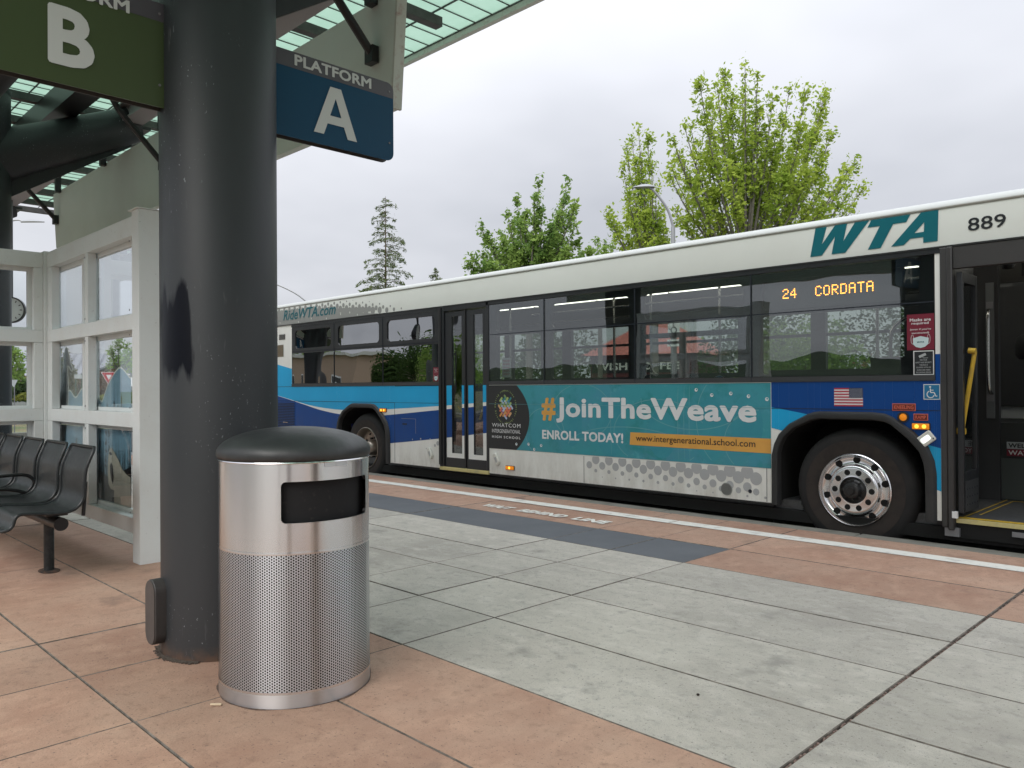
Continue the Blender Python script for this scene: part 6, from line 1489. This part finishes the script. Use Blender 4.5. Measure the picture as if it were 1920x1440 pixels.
md = [(890, 488, .7), (945, 455, .8), (975, 420, .7), (1035, 430, .8), (1072, 400, .6), (1082, 455, .7), (1010, 342, .55), (1003, 372, .7), (970, 378, .6), (985, 405, .8), (1017, 398, .6), (1064, 340, .55), (1060, 370, .7), (1078, 385, .6), (1050, 412, .8), (1078, 425, .45), (952, 402, .55), (958, 430, .8), (938, 440, .7), (902, 425, .55), (915, 445, .6), (988, 440, .8), (1020, 448, .8), (1050, 452, .7), (905, 478, .8), (882, 498, .8), (935, 475, .9), (965, 468, 1.0), (1000, 478, .9), (1035, 478, .9), (1065, 472, .8), (1090, 480, .6), (925, 500, .8), (960, 500, .9)]
broad_tree('mid-green forked tree rising over the middle of the bus', 30, 992, 560, md, 'green', leaf=.16, dens=.42, plume=.55, r0=.15)
broad_tree('small dark green treetop showing between the two larger trees', 34, 1125, 560, [(1120, 452, .5), (1135, 458, .5), (1105, 470, .7), (1135, 476, .7), (1148, 462, .5), (1090, 482, .6), (1118, 490, .8)], 'green', leaf=.15, dens=.5, plume=.5, r0=.12)
def conifer(label, d, px, top_py, widths, leafm='fir', base_py=760, den=1.0, lean=0):
    base = np.array(at(px, 760, d)); base[2] = RZ; top = np.array(at(px+lean, top_py, d)); root = empty('conifer_tree', tuple(base), label=label, cat='tree')
    tk = MB(); tk.tube([Vector((0, 0, 0)), Vector(top-base)], [.13*d/45, .008], 8); tk.build('trunk', bark_red, root, smooth=True)
    br = MB(); C = []; sc = d/FPX
    for (py, half) in widths:
        for rep in range(random.choice([4, 5])):
            a = random.uniform(0, 2*math.pi); L_ = half*sc*random.uniform(.65, 1.1); z = at(px, py+random.uniform(-6, 6), d)[2]-base[2]; cx_ = (top[:2]-base[:2])*(z/(top[2]-base[2]))
            dirv = np.array([math.cos(a), math.sin(a), 0]); s0 = np.array([cx_[0], cx_[1], z])
            P = [s0, s0+dirv*L_*.45+np.array([0, 0, .06*L_]), s0+dirv*L_*.85+np.array([0, 0, -.02*L_]), s0+dirv*L_+np.array([0, 0, -.16*L_])]
            br.tube([Vector(p) for p in P], [.022, .016, .009, .004], 4, caps=False)
            m = max(8, int(L_*60*den)); t = rng.random(m)**.8; i = np.minimum((t*3).astype(int), 2); Pn = np.array(P); p = Pn[i]+(Pn[i+1]-Pn[i])*(t*3-i)[:, None]
            side = np.cross(dirv, [0, 0, 1]); spr = (1-.75*t)*L_*.24+.03; p = p+side*(rng.normal(size=m)*spr)[:, None]+np.array([0, 0, -1])*(np.abs(rng.normal(size=m))*.06+.0)[:, None]+rng.normal(size=(m, 3))*.02
            C.append(p)
    br.build('branches', bark_red, root); leaves_object('crown', np.concatenate(C), .15*d/45+.02, LM[leafm], root, aspect=.25, up_bias=0)
conifer('spiky conifer standing alone above the rear of the bus', 45, 723, 368, [(378, 8), (390, 22), (402, 14), (412, 26), (424, 34), (434, 24), (446, 40), (458, 36), (468, 30), (480, 44), (492, 40), (502, 46), (512, 52), (522, 50), (532, 58), (545, 54), (560, 60), (590, 60), (630, 66)])
conifer('tiny tip of a distant conifer just above the bus roof', 60, 817, 503, [(508, 5), (515, 9), (521, 12), (528, 14), (540, 18), (560, 22)], den=.7)
broad_tree('sparse grey-green tree by the far houses, through the windscreen', 42, 222, 700, [(222, 640, .8), (208, 655, .7), (236, 652, .8), (213, 672, .8), (240, 672, .8), (203, 682, .4), (228, 685, .8), (248, 660, .8), (250, 685, .8)], 'green', leaf=.16, dens=.28, plume=.6, r0=.12)
broad_tree('green leafy tree beyond the far column', 26, 10, 735, [(12, 650, .8), (28, 662, .7), (38, 670, .6), (-5, 650, .9), (15, 680, .9), (36, 692, .8), (-20, 670, .9), (5, 700, .9)], 'green', leaf=.12, dens=.5, plume=.6, r0=.10)

def bush(label, d, x0, x1, top, bot, mtl, n=2600, leaf=.11, cat='bush', depthw=1.0, group=None):
    A = np.array(at((x0+x1)/2, bot, d)); w = (x1-x0)/2*d/FPX; h = (bot-top)*d/FPX
    root = empty('bush', tuple(A), label=label, cat=cat, group=group)
    st = MB()
    for k in range(7):
        a = random.uniform(0, 6.28); st.tube([(0, 0, 0), (w*.3*math.cos(a), w*.3*math.sin(a), h*.5), (w*.55*math.cos(a), w*.55*math.sin(a), h*.8)], [.02, .014, .006], 4, caps=False)
    st.build('stems', bark_red, root)
    th = rng.random(n)*2*math.pi; ph = np.arccos(1-rng.random(n)*1.0); rr = (.55+.45*rng.random(n)**.5)*(1+.16*np.sin(3*th+ph*4)+.12*np.sin(7*th))
    C = np.stack([w*rr*np.sin(ph)*np.cos(th), w*depthw*rr*np.sin(ph)*np.sin(th), h*rr*np.cos(ph)], 1)
    leaves_object('foliage', C, leaf, LM[mtl], root)
# ================================================================== the view through the windscreen (far left)
g = MB()
def W2(px, py, z): 
    v = _f+_r*(px-960)/FPX+_u*(720-py)/FPX; t = (z-CAM_H)/v[2]; return (v[0]*t, v[1]*t)
g.add([(-15.6, -40, -.20), (-15.6, 60, -.20), (-27.5, 60, -.20), (-27.5, -40, -.20)], [(0, 1, 2, 3)])
g.build('cross_road', 'asphalt_far')['kind'] = 'structure'
k = MB(); k.box(-27.8, -27.5, -40, 60, -.29, -.06); tag(k.build('far_kerb', 'kerb'), kind='structure')
k = MB(); k.box(-24.0, -23.85, -40, 60, -.196, -.195); tag(k.build('road_line', 'road_paint'), kind='structure')
k = MB(); k.box(-90, -27.8, -60, 90, -.29, -.08); tag(k.build('verge', 'soil'), kind='structure')
bush('round olive bush beyond the road, left of the corner post', 31, -10, 60, 700, 748, 'olive', 3600, .13)
bush('dark green bush under the leafy tree beyond the road', 29, 18, 66, 715, 752, 'dark', 2600, .12)
bush('low yellow-green bush on the far verge by the column', 27, 30, 62, 738, 750, 'gold', 900, .09)
bush('olive shrub in front of the metal-roofed house', 33, 100, 140, 668, 748, 'olive', 3400, .13)
bush('rust-red shrub between the green posts and the yield sign', 34, 140, 172, 708, 752, 'rust', 1800, .12)
bush('rust and green shrub behind the yield sign', 36, 180, 232, 700, 752, 'rust', 3600, .13)
bush('dark clipped shrub beneath the chevron board', 33, 205, 262, 728, 756, 'dark', 2200, .11)
bush('yellow-green ground shrub left of the green posts', 28, 118, 165, 744, 758, 'gold', 1500, .08)
bush('yellow-green ground shrub below the yield sign', 28, 176, 205, 742, 760, 'gold', 1300, .08)
# houses
def house(label, P, L_, Wd, wall_h, roof_h, rz, roofm, wallm):
    r = empty('house', P, rz, label=label, cat='house')
    b = MB(); b.box(-L_/2, L_/2, -Wd/2, Wd/2, 0, wall_h); b.add([(-L_/2, -Wd/2, wall_h), (-L_/2, Wd/2, wall_h), (-L_/2, 0, wall_h+roof_h)], [(0, 1, 2)]); b.add([(L_/2, -Wd/2, wall_h), (L_/2, Wd/2, wall_h), (L_/2, 0, wall_h+roof_h)], [(0, 2, 1)]); b.build('wall', wallm, r)
    for s in (1, -1):
        o = MB(); a = Vector((0, s*(Wd/2+.4), wall_h-.25)); c = Vector((0, 0, wall_h+roof_h+.05)); o.add([(-L_/2-.4, a.y, a.z), (L_/2+.4, a.y, a.z), (L_/2+.4, c.y, c.z), (-L_/2-.4, c.y, c.z)], [(0, 1, 2, 3)]); ro = o.build('roof', roofm, r)
        so = ro.modifiers.new('t', 'SOLIDIFY'); so.thickness = .08
        sd = MB(); n = int(L_/.6)
        nrm = Vector((0, s*(c.z-a.z), abs(a.y)))
        nrm.normalize()
        for k in range(n+1):
            x = -L_/2-.3+k*(L_+.6)/n; A = a+nrm*.09; C_ = c+nrm*.09
            sd.add([(x-.03, A.y, A.z), (x+.03, A.y, A.z), (x+.03, C_.y, C_.z), (x-.03, C_.y, C_.z)], [(0, 1, 2, 3)])
        sd.build('roof_seams', mat('seam_steel', (.13, .135, .15), .5), ro)
    for k in range(3):
        x = -L_/2+L_*(k+.5)/3
        for s in (1, -1):
            w = MB(); w.box(x-.6, x+.6, s*(Wd/2)-.03, s*(Wd/2)+.03, 1.0, 2.1); wo = w.build('window', 'alu', r); q = MB(); q.box(x-.52, x+.52, s*(Wd/2)-.04, s*(Wd/2)+.04, 1.08, 2.02); q.build('pane', 'adblack', wo)
    return r
roof_m = mat('grey_metal_roof', (0.22, 0.225, 0.255), 0.5); wall_m = mat('grey_siding', (0.22, 0.23, 0.23), 0.8)
p = at(152, 700, 55); house('grey house with steep standing-seam metal roof seen through the left panes', (p.x, p.y, -.2), 9, 6.0, 1.9, 1.95, R(45+8), roof_m, wall_m)
p = at(262, 700, 48); house('grey house with low gable roof behind the chevron board', (p.x, p.y, -.2), 8, 6, 1.9, 1.2, R(-30), roof_m, wall_m)
# yield sign, chevron board, green-post board
def postsign(name, label, d, px, py, cat): 
    P = at(px, py, d); r = empty(name, (P.x, P.y, -.1), math.atan2(_f[1], _f[0])-math.pi/2, label=label, cat=cat); return r, P.z+.1
r, hz_ = postsign('yield_sign', 'red and white triangular yield sign seen through the right glass pane', 26, 205, 709, 'sign')
s_ = 13*26/FPX*1.15
t = MB(); t.poly([(-s_, s_*.75), (0, -s_*.95), (s_, s_*.75)], (0, -.03, hz_), (1, 0, 0), (0, 0, 1), .01, W=(0, -1, 0)); t.build('white_triangle', 'stkwhite', r)
t = MB(); k = .9; O_ = (0, -.033, hz_); o_ = [(-s_*k, s_*.75*.93), (0, -s_*.95*.88), (s_*k, s_*.75*.93)]; i_ = [(-s_*.36, s_*.42), (0, -s_*.22), (s_*.36, s_*.42)]
for a in range(3): b_ = (a+1) % 3; t.poly([o_[a], o_[b_], i_[b_], i_[a]], O_, (1, 0, 0), (0, 0, 1))
t.build('red_border', mat('yield_red', (.42, .01, .025), .4), r)
t = MB(); t.tube([(0, 0, 0), (0, 0, hz_+.15)], .025, 8); t.build('pole', 'alu_dark', r)
r, hz_ = postsign('chevron_board', 'white board with two black chevrons beside the yield sign', 27, 234, 716, 'sign')
t = MB(); t.box(-.30, .30, -.03, -.02, hz_-.15, hz_+.15); t.build('board', 'stkwhite', r)
for xo in (-.17, .10):
    t = MB(); t.poly([(xo-.07, .11), (xo, .11), (xo+.09, 0), (xo, -.11), (xo-.07, -.11), (xo+.02, 0)][::-1], (0, -.034, hz_), (1, 0, 0), (0, 0, 1)); t.build('chevron', 'adblack', r)
t = MB(); t.poly([(-.22, .02), (.10, .02), (.10, .05), (.2, 0), (.10, -.05), (.10, -.02), (-.22, -.02)][::-1], (0, -.034, hz_+.24), (1, 0, 0), (0, 0, 1), .006, W=(0, -1, 0)); t.build('arrow_plate', 'stkwhite', r)
t = MB(); t.tube([(0.05, 0, 0), (0.05, 0, hz_+.28)], .02, 8); t.build('pole', 'alu_dark', r)
r, hz_ = postsign('two_post_board', 'small white board on two green posts seen through the left pane', 27, 147, 706, 'sign')
t = MB(); t.box(-.13, .13, -.02, 0, hz_-.07, hz_+.07); t.build('board', 'paper', r)
for xs_ in (-.10, .11):
    t = MB(); t.box(xs_-.015, xs_+.015, 0, .03, 0, hz_+.1); t.build('post', mat('green_post', (.02, .07, .04), .5), r)
r, hz_ = postsign('traffic_sign', 'pale back of a triangular sign beyond the far column', 24, 27, 719, 'sign')
t = MB(); t.poly([(-.2, .11), (0, -.12), (.11, .11)], (0, -.02, hz_), (1, 0, 0), (0, 0, 1), .01, W=(0, -1, 0)); t.build('plate', 'paper', r); t = MB(); t.tube([(0, 0, 0), (0, 0, hz_)], .015, 6); t.build('pole', 'alu_dark', r)
# parked car far off, pale grey
r, hz_ = postsign('parked_car', 'small pale car parked far off below the yield sign', 44, 197, 731, 'car')
t = MB(); t.poly([(-2.1, .25), (2.1, .25), (2.15, .75), (1.3, .85), (.7, 1.35), (-1.0, 1.38), (-1.6, .95), (-2.15, .85)], (0, -.8, 0), (1, 0, 0), (0, 0, 1), -1.6, W=(0, -1, 0)); t.build('body', mat('car_silver', (.40, .44, .50), .3, metal=.3), r, bevel=.08)
t = MB(); t.poly([(-1.35, .92), (1.05, .92), (.62, 1.28), (-.92, 1.30)], (0, -.81, 0), (1, 0, 0), (0, 0, 1)); t.build('side_window', 'adblack', r)
for xs_ in (-1.3, 1.35):
    t = MB(); t.lathe([(0, -.02), (.32, -.02), (.33, .2), (0, .2)], (xs_, -.82, .32), 'Y', 18); t.build('wheel', 'tyre', r)
# street lamps
def lamp(label, head, pole_top_px, bend, d, foot_z=-.2, hl=.55):
    """cobra-head lamp: pole, curved arm, head"""
    Hd = at(*head, d); B = at(*bend, d); Pt = at(*pole_top_px, d)
    r = empty('street_lamp', (Pt.x, Pt.y, foot_z), label=label, cat='street lamp', group='cobra-head street lamps')
    o = Vector((Pt.x, Pt.y, foot_z)); gm_ = mat('galvanised', (.30, .31, .32), .45, metal=.5) if 'galv' not in MT else MT['galv']; MT['galv'] = gm_
    P = smooth_poly([Pt-o, (Pt-o)*.3+(B-o)*.7+Vector((0, 0, .0)), (B-o)*.4+(Hd-o)*.6, Hd-o], 4)
    t = MB(); t.tube([(0, 0, 0), (Pt-o)*.5, Pt-o], [.055, .048, .042], 12); t.build('pole', gm_, r, smooth=True)
    t = MB(); t.tube(P, .026, 8); t.build('arm', gm_, r, smooth=True)
    dv = (Hd-B); dv.z = 0; dv.normalize(); up = Vector((0, 0, 1)); c = Hd-o
    t = MB(); n = 10; rows = []
    for i in range(n+1):
        s = i/n; w = .085*math.sin(math.pi*min(1, .12+s*.85))**.6*(1 if s < .97 else .5); hh = .055*math.sin(math.pi*min(.97, .15+s*.82))
        ctr = c+dv*(s*hl-.1); sd = dv.cross(up)
        rows += [ctr-sd*w, ctr-sd*w*.6+up*hh, ctr+up*hh*1.25, ctr+sd*w*.6+up*hh, ctr+sd*w, ctr-up*.025]
    fs = [(i*6+k, i*6+(k+1) % 6, (i+1)*6+(k+1) % 6, (i+1)*6+k) for i in range(n) for k in range(6)]+[tuple(range(6)), tuple(range(n*6+5, n*6-1, -1))]
    t.add(rows, fs); t.build('head', gm_, r, smooth=True, angle=60)
lamp('curved street lamp in front of the narrow lime-green tree', (1218, 351), (1262, 425), (1247, 378), 16, hl=.42)
lamp('thin curved street lamp arm over the rear of the bus', (512, 533), (600, 590), (545, 540), 26)
lamp('flat street lamp head under the far end of the canopy', (45, 416), (-40, 470), (5, 408), 27, hl=.8)

# ================================================================== across the road, seen through the bus windows
rb = empty('coffee_shop', (0, 0, 0), label='red-roofed shop with a white sign seen through the bus windows', cat='building')
P = at(1236, 690, 40); rb.location = (P.x, P.y, -.2); rb.rotation_euler = (0, 0, R(12))
rm_ = mat('salmon_metal_roof', (.46, .13, .10), .6); b = MB(); b.box(-2.6, 2.6, -2.5, 2.5, 0, 3.0); b.build('wall', mat('maroon_wall', (.12, .025, .03), .7), rb)
b = MB(); b.add([(-2.9, -2.9, 2.95), (2.9, -2.9, 2.95), (2.9, 2.9, 2.95), (-2.9, 2.9, 2.95), (-.5, -.5, 4.65), (.5, -.5, 4.65), (.5, .5, 4.65), (-.5, .5, 4.65)], [(0, 1, 5, 4), (1, 2, 6, 5), (2, 3, 7, 6), (3, 0, 4, 7), (4, 5, 6, 7)]); ro = b.build('roof', rm_, rb)
b = MB()
for k in range(20):
    t_ = k/19; b.add([(-2.9+5.8*t_-.02, -2.93, 2.98), (-2.9+5.8*t_+.02, -2.93, 2.98), (-.5+1.0*t_+.02, -.53, 4.68), (-.5+1.0*t_-.02, -.53, 4.68)], [(0, 1, 2, 3)])
b.build('roof_seams', mat('red_seam', (.36, .09, .07), .6), ro)
b = MB(); b.box(-2.5, 2.5, -2.55, -2.5, 2.1, 2.75); b.build('sign_board', 'adblack', rb)
text('shop_lettering', 'WISH COFFEE', (-2.3, -2.56, 2.22), (1, 0, 0), (0, 0, 1), 4.4, .36, 'stkwhite', rb, bold=.03)
P = at(1263, 640, 13.5); sp_ = empty('lane_sign', (P.x, P.y, -.16), math.atan2(_f[1], _f[0])-math.pi/2+R(-6), label='white roundabout lane sign on a grey post seen through the bus', cat='sign')
b = MB(); b.box(-.05, .05, -.03, .03, 0, 2.5); b.build('post', 'alu_dark', sp_)
z = P.z+.16
b = MB(); b.box(-.10, .10, -.045, -.035, z+.06, z+.34); b.build('plate', 'stkwhite', sp_)
b = MB(); stroke(b, [(.045*math.cos(a), z+.19+.05*math.sin(a)) for a in np.linspace(0, 2*math.pi, 18)], .008, -.048); stroke(b, [(0, z+.24), (0, z+.31)], .007, -.048); stroke(b, [(-.05, z+.19), (-.085, z+.22)], .006, -.048); stroke(b, [(-.02, z+.14), (-.03, z+.09)], .01, -.048); stroke(b, [(.02, z+.14), (.03, z+.09)], .01, -.048); b.build('arrow_diagram', 'adblack', sp_)
b = MB(); b.box(-.11, .13, -.045, -.035, z-.09, z+.03); b.build('plate', 'stkwhite', sp_); text('lane_lettering', 'LANE', (-.09, -.048, z-.06), (1, 0, 0), (0, 0, 1), .12, .06, 'adblack', sp_)
b = MB(); b.box(-60, 40, 14.2, 15.2, -.29, -.05) ; tag(b.build('far_pavement', 'kerb'), kind='structure')
b = MB(); b.box(-70, 60, 15.2, 60, -.29, -.10); tag(b.build('planted_bank', 'soil'), kind='structure')
n = 0
hl = [('lime', -24, 36, 3.0, 4.0), ('dark', -17.0, 33.0, 3.4, 5.4), ('green', -13.0, 28.2, 2.6, 3.6), ('dark', -10, 32.5, 3.6, 6.0), ('rust', -7.4, 20.6, 1.5, 1.9), ('gold', -9.4, 19.2, .9, .8), ('dark', -27, 30, 3.0, 4.6), ('green', -31, 27, 3.2, 4.8), ('dark', -36, 30, 3.2, 4.6), ('green', -4.5, 30, 3.2, 5.4), ('lime', 0.8, 30, 3, 4.4), ('dark', -42, 34, 3.6, 5.8)]
hl_old = [('lime', -12.5, 21, 1.6, 1.3), ('dark', -9.0, 22.0, 2.0, 2.4), ('green', -6.0, 18.2, 1.7, 2.0), ('dark', -3.4, 18.5, 1.9, 2.2), ('rust', -4.7, 16.6, 1.0, 1.05), ('gold', -5.8, 16.2, .8, .6), ('dark', -14.5, 19.5, 2.0, 2.6), ('green', -17.5, 20, 2.2, 2.8), ('dark', -21, 21, 2.2, 2.6), ('green', -1.0, 19, 2.0, 2.4), ('lime', 1.8, 20, 2, 2.0), ('dark', -25, 24, 2.6, 2.8)]
where = ['left of the red-roofed shop', 'just behind the left end of the red-roofed shop', 'seen behind the sliding pane, tallest of the middle group', 'round, right of the middle group', 'lowest, in front of the others', 'low cushion at the front left', 'second from the left end', 'third from the left end', 'near the left end, broad', 'behind the door partition', 'at the right end beyond the driver', 'farthest left and tallest']
names = {'lime': 'lime-green', 'dark': 'dark green', 'green': 'mid-green', 'rust': 'purple-brown', 'gold': 'yellow-green'}
for i, (m_, x, y, w, h) in enumerate(hl):
    root = empty('hedge_shrub', (x, y, -.12), label='%s shrub across the road, %s' % (names[m_], where[i]), cat='bush', group='shrubs across the road')
    nn_ = 9000 if h > 2 else 2000; th = rng.random(nn_)*2*math.pi; ph = np.arccos(1-rng.random(nn_)); rr = (.5+.5*rng.random(nn_)**.5)*(1+.15*np.sin(3*th+i))
    leaves_object('foliage', np.stack([w*rr*np.sin(ph)*np.cos(th), w*rr*np.sin(ph)*np.sin(th), h*rr*np.cos(ph)], 1), .17 if h > 2 else .12, LM[m_], root)
    st = MB(); st.tube([(0, 0, 0), (0, 0, h*.6)], .05, 6); st.build('stems', bark_red, root)

# ================================================================== behind the camera: what the bus windows mirror
def ridge(name, cx, cy, x0, x1, y, hmin, hmax, m, seed):
    r_ = random.Random(seed); b = MB(); n = 120; P = []
    for k in range(n+1):
        x = x0+(x1-x0)*k/n; P.append((x, hmin+(hmax-hmin)*(.5+.25*math.sin(k*.21+seed)+.15*math.sin(k*.63+2*seed)+.1*r_.random())))
    for (p, q) in zip(P[:-1], P[1:]): b.add([(p[0], y, -.3), (q[0], y, -.3), (q[0], y-12, q[1]), (p[0], y-12, p[1])], [(0, 1, 2, 3)]); b.add([(p[0], y-12, p[1]), (q[0], y-12, q[1]), (q[0], y-40, -.3), (p[0], y-40, -.3)], [(0, 1, 2, 3)])
    return tag(b.build(name, m), kind='structure')
ridge('wooded_hill', 0, 0, -260, 160, -150, 5.5, 8, mat('wooded_hill_green', (.045, .065, .035), 1, var=(.15, (.03, .045, .025), .4, .6)), 3)
bld = empty('brick_building', (-52, -20.5, -.2), label='flat-roofed beige building across the opposite road', cat='building')
b = MB(); b.box(-7, 7, -4, 4, 0, 3.6); b.build('wall', mat('beige_render', (.40, .30, .22), .8), bld); b = MB(); b.box(-7.2, 7.2, -4.2, 4.2, 3.6, 3.8); b.build('parapet', 'fascia_edge', bld)
for k in range(5):
    w = MB(); w.box(-6+k*2.6, -4.6+k*2.6, 3.98, 4.04, 1.0, 2.4); wo = w.build('window', 'alu', bld); w = MB(); w.box(-5.9+k*2.6, -4.7+k*2.6, 4.0, 4.06, 1.1, 2.3); w.build('pane', 'adblack', wo)
def simple_tree(x, y, h, w, m_, label, nleaf=5000):
    root = empty('street_tree', (x, y, -.25), label=label, cat='tree', group='trees mirrored in the bus windows')
    tk = MB(); tk.tube([(0, 0, 0), (.1, 0, h*.5), (0, 0, h*.9)], [.16, .1, .03], 8)
    C = []
    for k in range(26):
        a = random.uniform(0, 6.28); z0 = h*random.uniform(.25, .7); L_ = w*random.uniform(.4, 1.0)*(1.2-z0/h); e = np.array([math.cos(a)*L_, math.sin(a)*L_, z0+h*random.uniform(.1, .3)])
        tk.tube([(0, 0, z0), Vector(e)], [.04, .008], 5, caps=False); m = nleaf//26; t = rng.random(m)**.5; C.append(np.array([0, 0, z0])+(e-np.array([0, 0, z0]))*t[:, None]+rng.normal(size=(m, 3))*(.16+.1*w))
    tk.build('trunk', bark, root, smooth=True); leaves_object('crown', np.concatenate(C), .17, LM[m_], root)
for (x, y, h, w, m_, lb) in [(-41, -17, 4.0, 1.6, 'dark', 'slim dark tree across the opposite bus lane, nearest the beige building'), (-37.3, -16, 4.6, 2.2, 'dark', 'middle dark tree of the row mirrored in the rear window'), (-34, -15.6, 4.4, 2.0, 'green', 'lighter green tree at the end of the mirrored row'), (-62, -24, 7.0, 3.4, 'green', 'large green tree past the beige building')]: simple_tree(x, y, h, w, m_, lb)
b = MB(); b.box(-60, 30, -14.5, -12.5, -.29, -.02); tag(b.build('opposite_pavement', 'kerb'), kind='structure')
b = empty('mirror_lamp', (-1.6, -7.2, 0)); bpy.data.objects.remove(b)
r = empty('platform_lamp', (0.3, -2.6, 0), label='dark post lamp on the opposite side of the platform', cat='lamp')
t = MB(); t.tube([(0, 0, 0), (0, 0, 3.05)], [.06, .05], 12); t.build('pole', 'black', r, smooth=True)
t = MB(); t.box(-.07, .55, -.08, .08, 3.05, 3.12); t.build('head', 'black', r, bevel=.02)
